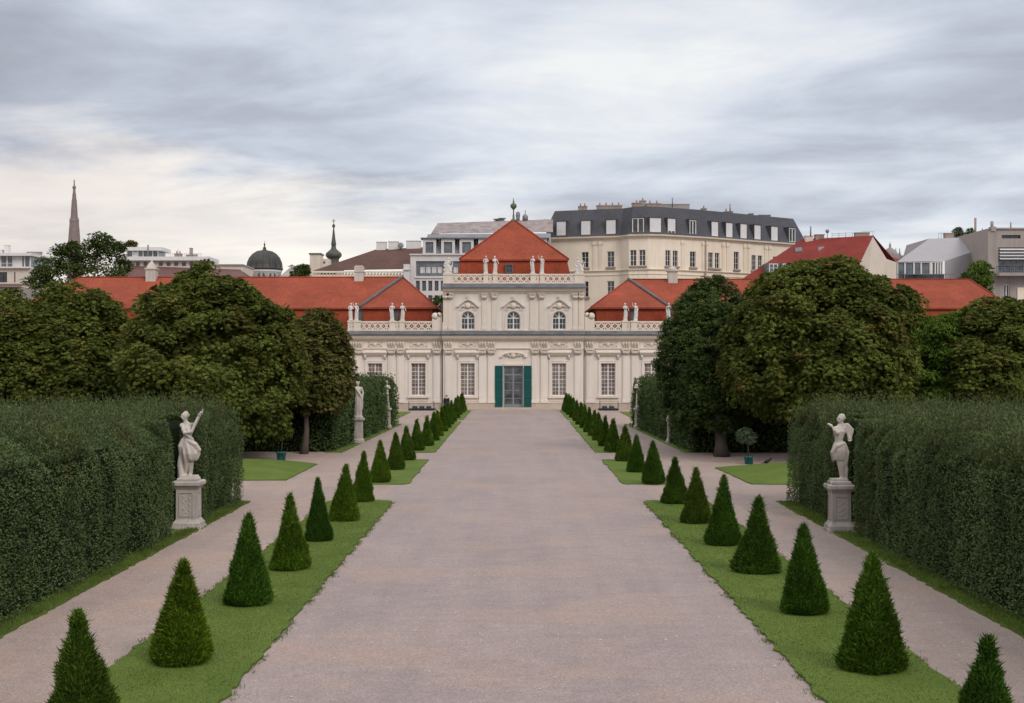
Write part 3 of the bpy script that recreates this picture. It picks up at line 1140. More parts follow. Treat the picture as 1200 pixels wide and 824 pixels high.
tree("chestnut_tree", "shaded chestnut filling the gap behind the two left crowns", 165, 80, 385, 490, 130, M['chest'], 5000, 0.36, seed=41, group=GT)
tree("leafy_tree", "low dark tree in the gap under the right roof end", 1060, 80, 375, 490, 110, M['linden'], 5000, 0.33, k=3, seed=43, group=GT)
print("trees done")

# ------------------------------------------------------------------ clipped yew cones
def cone_mesh(seed, n_sh, shoot, width):
    rg = np.random.default_rng(seed)
    ex, lump = rg.uniform(0.86, 1.2), rg.uniform(0.18, 0.36)
    h = 1 - np.sqrt(rg.random(n_sh) * 0.985)
    h = np.concatenate([h, rg.uniform(0.86, 1.0, n_sh // 30)])
    n = len(h)
    a = rg.uniform(0, 2 * np.pi, n)

    def rad(h):
        r = np.maximum(1 - h, 0) ** ex * 0.93 + 0.075
        r = np.where(h < 0.07, r * (0.86 + 0.14 * np.sqrt(np.clip(h / 0.07, 0, 1))), r)
        return np.where(h > 0.96, r * np.clip((1.03 - h) / 0.07, 0, 1), r)
    r = rad(h) * 0.5
    P = np.stack([np.cos(a) * r, np.sin(a) * r, h * 1.75], 1)
    P[:, :2] *= (1 + (vnoise(P, 4.2, seed) - 0.5) * lump)[:, None]
    out = np.stack([np.cos(a), np.sin(a), np.full(n, 0.28)], 1)
    inner = rg.random(n) ** 1.3 * 0.085
    P = P - out * inner[:, None]
    D = out * 0.7 + np.array([0, 0, 0.75]) + rg.normal(0, 0.38, (n, 3))
    L = shoot * rg.uniform(0.5, 1.25, n)
    long = rg.random(n) < 0.04 + 0.10 * h
    L[long] *= 1.7
    V, F = leaves(P, D, out + rg.normal(0, 0.5, (n, 3)), L, np.full(n, width), 0.3)
    # core
    prof = [(rad(np.array([t]))[0] * 0.5 - 0.06, t * 1.75) for t in (0.0, 0.05, 0.3, 0.6, 0.85)]
    K = 14
    cv, cf = [], []
    for (rr_, z) in prof:
        for i in range(K):
            cv.append((max(rr_, 0.01) * math.cos(2 * math.pi * i / K), max(rr_, 0.01) * math.sin(2 * math.pi * i / K), z))
    for j in range(len(prof) - 1):
        for i in range(K):
            cf.append((j * K + i, j * K + (i + 1) % K, (j + 1) * K + (i + 1) % K, (j + 1) * K + i))
    cf = np.array(cf) + len(V)
    return np.concatenate([V, np.array(cv)]), np.concatenate([F, cf])


YEW_HI = [np_mesh("yew_cone", *cone_mesh(s, 16000, 0.085, 0.017), M['yew']) for s in (1, 2, 3, 4, 5, 6)]
YEW_LO = [np_mesh("yew_cone", *cone_mesh(s, 5000, 0.11, 0.045), M['yew']) for s in (11, 12, 13)]
used = set()
GY = "cone clipped yews along the central path"
LEFT = [(97, 17.4, 1.75, 1.05), (213, 21.8, 1.76, 1.06), (290, 26.9, 1.90, 1.0), (341, 31.4, 1.85, 1.0), (374, 36.3, 1.79, .84), (403, 40.8, 1.80, .96), (424, 46.2, 1.82, .84),
        (446, 53.4, 1.75, .9), (464, 59.5, 1.72, .85), (477, 65.0, 1.72, .85), (489, 71.8, 1.75, .84), (500, 75.6, 1.75, .85), (507, 80.4, 1.8, .8), (512.5, 85.2, 1.7, .85),
        (518, 90.5, 1.75, .85), (522, 95.1, 1.75, .85), (526, 100, 1.72, .85), (529.5, 104.6, 1.72, .85), (533.4, 110.5, 1.75, .85), (537, 117, 1.75, .85), (540, 122, 1.75, .85), (542, 126, 1.75, .85)]
RIGHT = [(1152, 16.0, 1.72, 1.0), (1022, 21.3, 1.94, 1.14), (943, 26.0, 1.80, 1.0), (887, 31, 1.84, 1.15), (847, 35.5, 1.93, .98), (816, 40.2, 1.74, .95), (791, 45.6, 1.65, .95),
         (766, 52.9, 1.77, 1.0), (746, 58.2, 1.70, .9), (732.5, 64.4, 1.78, .95), (718, 70.8, 1.82, .95), (709, 75.4, 1.75, .85), (702.5, 80.6, 1.75, .85), (696.5, 85.1, 1.72, .85),
         (691.2, 89.5, 1.72, .85), (686, 95, 1.75, .85), (681.3, 99.8, 1.72, .85), (676.7, 105.3, 1.72, .85), (672.7, 111.5, 1.75, .85), (668.9, 117, 1.75, .85), (665.8, 122, 1.75, .85), (663, 126.2, 1.75, .85)]
ORD = ["first", "second", "third", "fourth", "fifth", "sixth", "seventh", "eighth", "ninth", "tenth", "eleventh", "twelfth", "thirteenth", "fourteenth", "fifteenth",
       "sixteenth", "seventeenth", "eighteenth", "nineteenth", "twentieth", "twenty first", "twenty second"]
TINT = {('left', 1): (1.5, 1.3, 0.8), ('left', 2): (0.8, 0.95, 0.85), ('left', 3): (1.15, 1.15, .8), ('left', 4): (0.62, 0.78, 0.8), ('left', 5): (1.25, 1.2, 0.8), ('left', 6): (1.15, 1.15, .8), ('left', 7): (1.3, 1.25, .8),
        ('right', 0): (0.7, 0.85, .8), ('right', 1): (0.95, 1.0, .8), ('right', 2): (0.75, .9, .8), ('right', 4): (0.8, .95, .9), ('left', 13): (1.7, 1.3, .7)}
for side, rows in (("left", LEFT), ("right", RIGHT)):
    for i, (u, Y, h, w) in enumerate(rows):
        pool = YEW_HI if Y < 60 else YEW_LO
        src = pool[i % len(pool)]
        if src in used:
            o = src.copy()
            COL.objects.link(o)
        else:
            o = src
            used.add(o)
        o.location = (fx(u, Y), Y, 0.04)
        o.rotation_euler = (random.uniform(-0.045, 0.045), random.uniform(-0.045, 0.045), random.uniform(0, 6.28))
        o.scale = (w * random.uniform(.95, 1.05), w * random.uniform(.95, 1.05), h / 1.79)
        t = TINT.get((side, i), (random.uniform(0.8, 1.12), random.uniform(0.88, 1.08), 0.9))
        o.color = (*t, 1)
        if i == 0:
            lab = "clipped yew cone at the bottom %s corner, cut by the picture edge" % side
        elif i == 21:
            lab = "last clipped yew cone of the %s row, nearest the palace" % side
        elif i < 11:
            lab = "clipped yew cone, %s from the camera in the %s row" % (ORD[i], side)
        else:
            lab = "small far clipped yew cone, %s from the palace end of the %s row" % (ORD[21 - i], side)
        tag(o, lab, "clipped yew", GY)
print("yews done")

#--PALACE--
# ------------------------------------------------------------------ palace
PF, PC = 131.0, 601.5
S = PF / FPX
XC = fx(PC, PF)


def pz(v): return EYE + (V0 - v) * S
def ox(d): return XC + d * S                   # offset in photo px from the palace axis


pal = thing("palace", "cream baroque garden palace with red tiled roofs and a green shuttered door", "palace", (XC, PF, 0))
YC, YW, YL = 130.55, 131.0, 131.9               # front planes: centre pavilion, side blocks, long wings
z_cor, z_top = pz(399), pz(388)
win_w, win_z0, win_z1 = 17.0 * S, pz(463.5), pz(425.8)
WIN = [53.4, 111.2, 162.0]
dw = 11.3 * S
door_z1 = pz(428.8)

mb = MB()
holes = [(ox(d) - win_w / 2, ox(d) + win_w / 2, win_z0, win_z1) for d in (-WIN[0], WIN[0])] + [(ox(0) - dw, ox(0) + dw, 0.20, door_z1)]
wall_holes(mb, ox(-82), ox(82), 0, z_top, holes, 0.32, YC)
mb.poly([(ox(-82), YC, 0), (ox(-82), YC, z_top), (ox(-82), 144, z_top), (ox(-82), 144, 0)])
mb.poly([(ox(82), YC, 0), (ox(82), 144, 0), (ox(82), 144, z_top), (ox(82), YC, z_top)])
for sg in (-1, 1):
    a, b = sorted((ox(sg * 82), ox(sg * 194.5)))
    hs = [(ox(sg * d) - win_w / 2, ox(sg * d) + win_w / 2, win_z0, win_z1) for d in WIN[1:]]
    wall_holes(mb, a, b, 0, z_top, hs, 0.32, YW)
    mb.poly([(ox(sg * 194.5), YW, 0), (ox(sg * 194.5), YW, z_top), (ox(sg * 194.5), YL, z_top), (ox(sg * 194.5), YL, 0)])
    a, b = sorted((ox(sg * 194.5), ox(sg * 565)))
    LW = [213 + 51 * k for k in range(7)]
    hs = [(ox(sg * d) - win_w / 2, ox(sg * d) + win_w / 2, win_z0, win_z1) for d in LW]
    wall_holes(mb, a, b, 0, z_top, hs, 0.32, YL)
    mb.poly([(ox(sg * 565), YL, 0), (ox(sg * 565), YL, z_top), (ox(sg * 565), 146, z_top), (ox(sg * 565), 146, 0)])
mb.poly([(ox(-565), 146, 0), (ox(565), 146, 0), (ox(565), 146, z_top), (ox(-565), 146, z_top)])
mb.build("wall", M['wall'], pal)
mb = MB()
mb.box(ox(-560), ox(560), 132.6, 145.8, 0.01, z_top - 0.05)
mb.build("interior", M['dark_void'], pal)

# plinth
mb = MB()
for a, b, y in ((-82.3, -16, YC), (16, 82.3, YC), (-194.7, -82.4, YW), (82.4, 194.7, YW), (-565.2, -194.8, YL), (194.8, 565.2, YL)):
    mb.box(ox(a), ox(b), y - 0.10, y + 0.02, 0, pz(472.8))
    mb.box(ox(a), ox(b), y - 0.13, y + 0.02, pz(472.8), pz(472))
mb.build("plinth", M['plinth'], pal)
mb = MB()
mb.box(ox(-63), ox(70), YC - 2.6, YC - 0.14, 0, 0.10)
mb.box(ox(-50), ox(57), YC - 2.0, YC - 0.145, 0.10, 0.20)
mb.box(ox(-15.9), ox(15.9), YC - 0.15, YC + 0.4, 0, 0.20)
mb.build("entrance_steps", M['plinth'], pal)


def profile_run(mb, prof, a, b, y):
    """prof: (outward distance, z) polygon; extruded along x"""
    mb.prism([(a, y - d, z) for d, z in prof], (b - a, 0, 0))


cor, led = MB(), MB()
CP = [(-0.05, pz(400)), (0.10, pz(399.6)), (0.16, pz(398.2)), (0.34, pz(397.6)), (0.46, pz(395.6)), (0.50, pz(393.2)), (-0.05, pz(393.2))]
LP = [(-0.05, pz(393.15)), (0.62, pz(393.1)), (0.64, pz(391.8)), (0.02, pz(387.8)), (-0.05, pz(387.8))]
AP = [(-0.02, pz(409.3)), (0.10, pz(409.2)), (0.14, pz(408)), (-0.02, pz(407.8))]
runs = [(ox(-83), ox(83), YC), (ox(-195), ox(-83.6), YW), (ox(83.6), ox(195), YW), (ox(-566), ox(-195.6), YL), (ox(195.6), ox(566), YL)]
for a, b, y in runs:
    profile_run(cor, CP, a, b, y)
    profile_run(cor, AP, a + 0.05, b - 0.05, y)
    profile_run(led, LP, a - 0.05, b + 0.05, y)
    mbf = (b - a)
cor.build("cornice", M['trim'], pal)
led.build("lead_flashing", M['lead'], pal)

# pilasters with capitals
def pilaster_meshes(w, h, hcap, proud):
    p = MB()
    p.box(-w / 2 - 0.05, w / 2 + 0.05, -proud - 0.04, 0.01, 0, 0.28)
    p.box(-w / 2, w / 2, -proud, 0.01, 0.28, h)
    p.box(-w / 2 + 0.12, w / 2 - 0.12, -proud - 0.02, -proud + 0.005, 0.5, h - 0.15)
    c = MB()
    c.box(-w / 2 - 0.02, w / 2 + 0.02, -proud - 0.02, 0.01, h, h + 0.08)
    c.prism([(-w / 2, -proud - 0.03, h + 0.08), (w / 2, -proud - 0.03, h + 0.08), (w / 2 + 0.12, -proud - 0.16, h + hcap - 0.08), (-w / 2 - 0.12, -proud - 0.16, h + hcap - 0.08)], (0, proud + 0.03, 0))
    for sx in (-1, 1):
        c.tube([(sx * w * 0.48, -proud - 0.19, h + hcap * 0.72), (sx * w * 0.48, -proud + 0.05, h + hcap * 0.72)], 0.11, 10)
        c.tube([(sx * w * 0.40, -proud - 0.16, h + hcap * 0.25), (sx * w * 0.46, -proud - 0.26, h + hcap * 0.52)], [0.10, 0.06], 6)
    for sx in (-0.2, 0.2, 0):
        c.tube([(sx * w, -proud - 0.08, h + 0.05), (sx * w * 1.2, -proud - 0.26, h + hcap * 0.5), (sx * w * 1.2, -proud - 0.30, h + hcap * 0.45)], [0.10, 0.09, 0.05], 6)
    c.box(-w / 2 - 0.14, w / 2 + 0.14, -proud - 0.24, 0.0, h + hcap - 0.08, h + hcap)
    return p, c


hp = pz(415.5) - pz(472)
P_protos = {}
PIL = [(d, YC) for d in (25.6, 36, 75.5)] + [(d, YW) for d in (89.5, 132, 142.5, 181, 190)]
for sg in (-1, 1):
    for d, y in PIL:
        at = (ox(sg * d), y, pz(472))
        if 'a' not in P_protos:
            p, c = pilaster_meshes(8.0 * S, hp, pz(409.3) - pz(415.5), 0.13)
            po = p.build("pilaster", M['wall'], pal, at)
            c.build("capital", M['relief'], po, at)
            P_protos['a'] = po
        else:
            copy_tree(P_protos['a'], pal, at)

# frieze consoles over the capitals and panels between
fr = MB()
for sg in (-1, 1):
    for d, y in PIL:
        x = ox(sg * d)
        for k in (-1, 0, 1):
            fr.tube([(x + k * 0.26, y - 0.06, pz(407.4)), (x + k * 0.26, y - 0.17, pz(404)), (x + k * 0.26, y - 0.24, pz(400.6))], [0.05, 0.06, 0.09], 6)
        fr.cut()
fr.build_pieces("frieze_console", M['relief'], pal)
fp = MB()
for sg in (-1, 1):
    for d, y, hw in ((53.4, YC, 9.5), (111.2, YW, 10), (162, YW, 8)):
        x = ox(sg * d)
        w = hw * S
        z0, z1 = pz(406.6), pz(401)
        for (a, b, c, e) in ((-w, w, z1 - .07, z1), (-w, w, z0, z0 + .07), (-w, -w + .07, z0, z1), (w - .07, w, z0, z1)):
            fp.box(x + a, x + b, y - 0.05, y + 0.01, c, e)
        fp.ell((x, y - 0.04, (z0 + z1) / 2), (0.22, 0.10, 0.2), 10, 6)
        for k in (-1, 1):
            fp.tube([(x + k * 0.2, y - 0.05, (z0 + z1) / 2), (x + k * 0.42, y - 0.07, (z0 + z1) / 2 + 0.1), (x + k * 0.6, y - 0.05, (z0 + z1) / 2 - 0.08)], [0.08, 0.06, 0.03], 6)
        fp.cut()
fp.build_pieces("frieze_panel", M['relief'], pal)


# ground floor windows
def palace_window(at):
    h = win_z1 - win_z0
    f = casement(win_w, h, 4, 8, 0.07, 0.032, 0.07, 0.15, (2, 4, 6), 0.12).build("window", M['win_white'], pal, at)
    pane_quad(win_w, h, 0.19).build("pane", M['win_pane'], f, at)
    sr = MB()
    t = 0.20
    a, b = win_w / 2 + 0.003, win_w / 2 + t
    sr.box(-b, -a, -0.07, 0.005, -0.05, h + t)
    sr.box(a, b, -0.07, 0.005, -0.05, h + t)
    sr.box(-a, a, -0.07, 0.005, h + 0.003, h + t)
    sr.box(-b - 0.06, -b, -0.10, 0.005, -0.05, h + t + 0.06)
    sr.box(b, b + 0.06, -0.10, 0.005, -0.05, h + t + 0.06)
    sr.box(-b, b, -0.10, 0.005, h + t, h + t + 0.06)
    sr.build("window_surround", M['wall'], f, at)
    sl = MB()
    sl.box(-b - 0.15, b + 0.15, -0.22, 0.004, -0.25, -0.055)
    sl.box(-b, b, -0.05, 0.004, -0.62, -0.25)
    sl.build("window_sill", M['trim'], f, at)
    hd = MB()
    zh = pz(417.5) - win_z0
    hd.prism([(-1.25, -0.05, zh), (-1.25, -0.16, zh + 0.06), (-1.25, -0.36, zh + 0.30), (-1.25, -0.40, zh + 0.34), (-1.25, -0.40, zh + 0.46), (-1.25, 0.0, zh + 0.60), (-1.25, 0.0, zh)], (2.5, 0, 0))
    for sx in (-1, 1):
        hd.tube([(sx * 1.0, -0.04, zh - 0.35), (sx * 1.0, -0.14, zh - 0.12), (sx * 1.0, -0.26, zh + 0.05)], [0.07, 0.09, 0.12], 8)
    hd.build("window_hood", M['wall'], f, at)
    return f


w0 = palace_window((ox(-WIN[0]), YC, win_z0))
for sg in (-1, 1):
    for d, y in ((WIN[0], YC), (WIN[1], YW), (WIN[2], YW)):
        if sg < 0 and d == WIN[0]: continue
        copy_tree(w0, pal, (ox(sg * d), y, win_z0))
    for d in LW:
        copy_tree(w0, pal, (ox(sg * d), YL, win_z0))

# main door with shutters
at = (ox(0), YC, 0.20)
h = door_z1 - 0.20
dm = casement(2 * dw, h, 2, 5, 0.12, 0.06, 0.09, 0.14, (4,), 0.16)
dm.box(-dw + 0.12, dw - 0.12, 0.15, 0.23, h * 0.77, h * 0.77 + 0.14)
dm.box(-dw + 0.12, dw - 0.12, 0.15, 0.22, 0.12, 0.30)
door = dm.build("door", M['door_frame'], pal, at)
pane_quad(2 * dw, h, 0.19).build("pane", M['door_pane'], door, at)
hd = MB()
for sx in (-0.12, 0.12):
    hd.tube([(sx, 0.12, h * 0.36), (sx, 0.08, h * 0.36), (sx, 0.08, h * 0.36 + 0.25), (sx, 0.12, h * 0.36 + 0.25)], 0.018, 6)
hd.build("handle", M['grey_metal'], door, at)
for sg in (-1, 1):
    sm = MB()
    w = 9.0 * S
    a, b = sorted((sg * (dw + 0.08), sg * (dw + 0.08 + w)))
    sm.box(a, a + 0.09, -0.12, -0.05, 0.05, h + 0.02)
    sm.box(b - 0.09, b, -0.12, -0.05, 0.05, h + 0.02)
    for z in (0.05, h * 0.24, h * 0.63, h - 0.09):
        sm.box(a + 0.09, b - 0.09, -0.12, -0.05, z, z + 0.11)
    z = 0.2
    while z < h - 0.1:
        sm.prism([(a + 0.09, -0.10, z), (a + 0.09, -0.06, z + 0.05), (a + 0.09, -0.05, z + 0.05), (a + 0.09, -0.09, z)], (b - a - 0.18, 0, 0))
        z += 0.06
    sm.box(a + 0.05, b - 0.05, -0.055, -0.045, 0.08, h)
    sm.v = [(q[0], q[1] - 0.10, q[2]) for q in sm.v]
    sm.build("shutter", M['teal'], door, at)
dh = MB()
K = 14
arc_o = [(math.cos(math.pi * k / K), math.sin(math.pi * k / K)) for k in range(K + 1)]
zc = pz(417.6) - 0.20
for k in range(K):
    p, q = arc_o[k], arc_o[k + 1]
    ro, ri, hh = 1.26, 1.12, 0.42
    dh.prism([(p[0] * ri, 0, zc + p[1] * hh * 0.75), (p[0] * ro, 0, zc + p[1] * hh), (q[0] * ro, 0, zc + q[1] * hh), (q[0] * ri, 0, zc + q[1] * hh * 0.75)], (0, -0.2, 0))
for sx in (-1, 1):
    dh.box(sx * 1.38, sx * 1.06, -0.2, 0.0, zc - 0.1, zc - 0.003)
dh.ell((0, -0.10, zc + 0.12), (0.26, 0.12, 0.28), 12, 8)
for sx in (-1, 1):
    dh.tube([(sx * 0.25, -0.12, zc - 0.05), (sx * 0.55, -0.16, zc + 0.16), (sx * 0.85, -0.12, zc + 0.02)], [0.08, 0.07, 0.04], 8)
dh.build("door_hood", M['trim'], door, at)
ds = MB()
ds.box(-dw - 0.16, -dw - 0.003, -0.045, 0.004, 0, h + 0.2)
ds.box(dw + 0.003, dw + 0.16, -0.045, 0.004, 0, h + 0.2)
ds.box(-dw, dw, -0.10, 0.004, h + 0.025, h + 0.22)
ds.build("door_surround", M['trim'], door, at)

# upper storey of the centre pavilion
YU = YC + 0.12
z0u, z1u = z_top, pz(332.5)
uw_, uz0, uz1 = 16.0 * S, pz(386.3), pz(365)
mb = MB()
uh = [(ox(d) - uw_ / 2, ox(d) + uw_ / 2, uz0, uz1, 1) for d in (-53, 0.2, 53.6)]
wall_holes(mb, ox(-82), ox(83), z0u, z1u, uh, 0.32, YU)
mb.poly([(ox(-82), YU, z0u), (ox(-82), YU, z1u), (ox(-82), 144, z1u), (ox(-82), 144, z0u)])
mb.poly([(ox(83), YU, z0u), (ox(83), 144, z0u), (ox(83), 144, z1u), (ox(83), YU, z1u)])
mb.poly([(ox(-82), 144, z0u), (ox(83), 144, z0u), (ox(83), 144, z1u), (ox(-82), 144, z1u)])
mb.build("upper_wall", M['wall_up'], pal)
MB().box(ox(-80), ox(81), YU + 0.7, 143.8, z0u + 0.02, z1u - 0.05).build("upper_interior", M['dark_void'], pal)
c2, l2 = MB(), MB()
profile_run(c2, [(-0.05, pz(344.3)), (0.08, pz(344)), (0.12, pz(342.2)), (0.32, pz(341.4)), (0.40, pz(339.2)), (0.46, pz(338.4)), (-0.05, pz(338.4))], ox(-82.4), ox(83.4), YU)
profile_run(c2, [(-0.01, pz(388)), (0.12, pz(388)), (0.12, pz(386.9)), (-0.01, pz(386.6))], ox(-82.4), ox(83.4), YU)
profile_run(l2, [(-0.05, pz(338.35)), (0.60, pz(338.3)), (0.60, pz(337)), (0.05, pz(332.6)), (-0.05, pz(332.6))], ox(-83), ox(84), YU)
for a, b in ((-37.5, -17), (18, 38)):           # the entablature breaks forward over the paired pilasters
    profile_run(c2, [(0.02, pz(344.1)), (0.14, pz(343.8)), (0.18, pz(342.1)), (0.38, pz(341.3)), (0.46, pz(339.3)), (0.52, pz(338.5)), (0.02, pz(338.5))], ox(a), ox(b), YU)
    profile_run(l2, [(0.02, pz(338.45)), (0.66, pz(338.4)), (0.66, pz(337.1)), (0.11, pz(332.9)), (0.02, pz(332.9))], ox(a), ox(b), YU)
c2.build("upper_cornice", M['trim'], pal)
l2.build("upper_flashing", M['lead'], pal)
hp2 = pz(351) - pz(386.6)
protoU = None
for d in (-73.5, -33.8, -22, 22.2, 33.2, 72.5, 79.5, -79.2):
    at = (ox(d), YU, pz(386.6))
    if protoU is None:
        p, c = pilaster_meshes(5.6 * S, hp2, pz(344.4) - pz(351), 0.10)
        protoU = p.build("upper_pilaster", M['trim'], pal, at)
        c.build("capital", M['relief'], protoU, at)
    else:
        copy_tree(protoU, pal, at)


def arched_window(at):
    h, w = uz1 - uz0, uw_
    r = w / 2
    f = MB()
    t, y0, y1 = 0.08, 0.14, 0.21
    f.box(-r, -r + t, y0, y1, 0, h - r)
    f.box(r - t, r, y0, y1, 0, h - r)
    f.box(-r + t, r - t, y0, y1, 0, t)
    f.box(-r + t, r - t, y0 + .01, y1 - .01, h - r - 0.05, h - r + 0.05)
    f.box(-0.06, 0.06, y0 + .012, y1 - .012, t, h - t)
    for x in (-r / 2, r / 2):
        f.box(x - .014, x + .014, y0 + .014, y1 - .014, t, h - r - 0.05)
    for z in (0.5,):
        f.box(-r + t, r - t, y0 + .016, y1 - .016, z * (h - r) - .022, z * (h - r) + .022)
    K = 14
    for k in range(K):
        a, b = math.pi * k / K, math.pi * (k + 1) / K
        P = lambda q, rr: (rr * math.cos(q), y0, h - r + rr * math.sin(q))
        f.prism([P(a, r - t), P(a, r), P(b, r), P(b, r - t)], (0, y1 - y0, 0))
    for a in (45, 135):
        f.bar((0, 0.175, h - r), (math.cos(R(a)) * (r - t), 0.175, h - r + math.sin(R(a)) * (r - t)), 0.045, 0.045)
    o = f.build("upper_window", M['win_white'], pal, at)
    pane_quad(w, h, 0.19).build("pane", M['dark_pane'], o, at)
    s = MB()
    for k in range(K):
        a, b = math.pi * k / K, math.pi * (k + 1) / K
        P = lambda q, rr: (rr * math.cos(q), -0.09, h - r + rr * math.sin(q))
        s.prism([P(a, r + 0.003), P(a, r + 0.2), P(b, r + 0.2), P(b, r + 0.003)], (0, 0.094, 0))
    s.box(-r - 0.2, -r - 0.003, -0.09, 0.004, 0, h - r)
    s.box(r + 0.003, r + 0.2, -0.09, 0.004, 0, h - r)
    s.box(-r - 0.42, -r - 0.2, -0.05, 0.004, 0, h + 0.3)
    s.box(r + 0.2, r + 0.42, -0.05, 0.004, 0, h + 0.3)
    s.box(-r - 0.32, r + 0.32, -0.2, 0.0, -0.13, -0.003)
    s.build("window_surround", M['relief'], o, at)
    d = MB()
    zt = pz(360.6) - uz0
    # bracket pediment: level shoulders, arched centre
    pts = [(-1.15, zt), (-0.95, zt + 0.10), (-0.6, zt + 0.42), (-0.28, zt + 0.66), (0, zt + 0.74), (0.28, zt + 0.66), (0.6, zt + 0.42), (0.95, zt + 0.10), (1.15, zt)]
    for (xa, za), (xb, zb) in zip(pts[:-1], pts[1:]):
        d.prism([(xa, -0.30, za), (xb, -0.30, zb), (xb, -0.30, zb + 0.17), (xa, -0.30, za + 0.17)], (0, 0.304, 0))
    d.prism([(-0.95, -0.07, zt - 0.3)] + [(x, -0.07, z) for x, z in pts[1:-1]] + [(0.95, -0.07, zt - 0.3)], (0, 0.074, 0))
    d.ell((0, -0.18, zt + 0.18), (0.3, 0.14, 0.3), 10, 6)
    for sx in (-1, 1):
        d.tube([(sx * 0.28, -0.12, zt + 0.05), (sx * 0.5, -0.16, zt + 0.16), (sx * 0.7, -0.10, zt - 0.1)], [0.10, 0.09, 0.04], 6)
    d.build("window_pediment", M['relief'], o, at)
    b = MB()
    b.ell((0, -0.22, zt + 0.98), (0.17, 0.17, 0.2), 10, 8)
    b.ell((0, -0.20, zt + 0.80), (0.3, 0.15, 0.12), 10, 6)
    b.ell((0, -0.24, zt + 1.10), (0.19, 0.17, 0.1), 10, 6)
    b.build("bust", M['relief'], o, at)
    return o


aw = arched_window((ox(-53), YU, uz0))
copy_tree(aw, pal, (ox(0.2), YU, uz0))
copy_tree(aw, pal, (ox(53.6), YU, uz0))

# balustrades
def lattice(mb, x0, x1, z0, z1, y):
    t = 0.18
    mb.box(x0, x1, y, y + 0.22, z1 - 0.17, z1)
    mb.box(x0, x1, y, y + 0.22, z0, z0 + 0.17)
    a, b = z0 + 0.17, z1 - 0.17
    n = max(1, round((x1 - x0) / 0.62))
    w = (x1 - x0) / n
    yc = y + 0.11
    zm = (a + b) / 2
    for i in range(n):
        l, r_ = x0 + i * w, x0 + (i + 1) * w
        c = (l + r_) / 2
        mb.bar((l, yc, a), (c, yc, zm + 0.0), 0.15, 0.14)
        mb.bar((l, yc + .004, b), (c, yc + .004, zm), 0.15, 0.14)
        mb.bar((c, yc - .004, zm), (r_, yc - .004, b), 0.15, 0.14)
        mb.bar((c, yc + .008, zm), (r_, yc + .008, a), 0.15, 0.14)
        mb.box(c - 0.09, c + 0.09, yc - 0.085, yc + 0.085, zm - 0.09, zm + 0.09)
        mb.box(c - 0.05, c + 0.05, yc - 0.06, yc + 0.06, zm + 0.09, b)
        mb.box(c - 0.05, c + 0.05, yc - 0.06, yc + 0.06, a, zm - 0.09)
        mb.box(l - 0.04, l + 0.04, yc - 0.075, yc + 0.075, zm - 0.07, zm + 0.07)


zb0, zb1 = pz(388) + 0.003, pz(376.4)
for sg in (-1, 1):
    la, pi = MB(), MB()
    for a, b in ((187.5, 191.5), (145.5, 178.5), (133.9, 137.8), (95.3, 127.2)):
        x0, x1 = sorted((ox(sg * a), ox(sg * b)))
        lattice(la, x0, x1, zb0, zb1, YW + 0.05)
        la.cut()
    la.build_pieces("balustrade", M['trim'], pal)
    for a, b in ((191.6, 194), (178.6, 187.4), (137.9, 145.4), (127.3, 133.8)):
        x0, x1 = sorted((ox(sg * a), ox(sg * b)))
        pi.box(x0 + 0.01, x1 - 0.01, YW - 0.02, YW + 0.5, zb0, zb1 + 0.02)
        pi.box(x0 - 0.03, x1 + 0.03, YW - 0.07, YW + 0.55, zb1 - 0.12, zb1 + 0.05)
        pi.box(x0 - 0.02, x1 + 0.02, YW - 0.05, YW + 0.52, zb0, zb0 + 0.2)
        pi.cut()
    # stepped volute block against the pavilion
    x0, x1 = sorted((ox(sg * 83.6), ox(sg * 95.2)))
    xi = ox(sg * 83.6)
    pi.box(x0, x1, YW - 0.02, YW + 0.6, zb0, pz(373.5))
    xa, xb = sorted((xi, ox(sg * 93.5)))
    pi.box(xa, xb, YW, YW + 0.58, pz(373.5), pz(369.5))
    pi.tube([(ox(sg * 91.5), YW - 0.03, pz(370.5)), (ox(sg * 91.5), YW + 0.6, pz(370.5))], 0.36, 14)
    pi.tube([(ox(sg * 86.5), YW - 0.03, pz(368.8)), (ox(sg * 86.5), YW + 0.6, pz(368.8))], 0.24, 12)
    pi.cut()
    pi.build_pieces("balustrade_pier", M['trim'], pal)
zu0, zu1 = pz(332.6) + 0.003, pz(321.2)
la, pi = MB(), MB()
for a, b in ((-70.4, -35.2), (-29.1, -24.2), (-18, 19.8), (26.6, 31.1), (37, 71.3)):
    lattice(la, ox(a), ox(b), zu0, zu1, YU + 0.05)
    la.cut()
la.build_pieces("upper_balustrade", M['trim'], pal)
for a, b in ((-82, -70.5), (-35.1, -29.2), (-24.1, -18.1), (19.9, 26.5), (31.2, 36.9), (71.5, 83.5)):
    x0, x1 = ox(a), ox(b)
    pi.box(x0 + 0.01, x1 - 0.01, YU - 0.02, YU + 0.55, zu0, zu1 + 0.02)
    pi.box(x0 - 0.03, x1 + 0.03, YU - 0.07, YU + 0.6, zu1 - 0.12, zu1 + 0.05)
    pi.box(x0 - 0.02, x1 + 0.02, YU - 0.05, YU + 0.57, zu0, zu0 + 0.2)
    pi.cut()
for x in (ox(-81.8), ox(83.3)):
    sgn = 1 if x < 0 else -1
    a, b = sorted((x, x + sgn * 0.5))
    pi.box(a + 0.02, b - 0.02, YU + 0.61, 141, zu0, zu1 - 0.02)
    pi.cut()
pi.build_pieces("upper_balustrade_pier", M['trim'], pal)

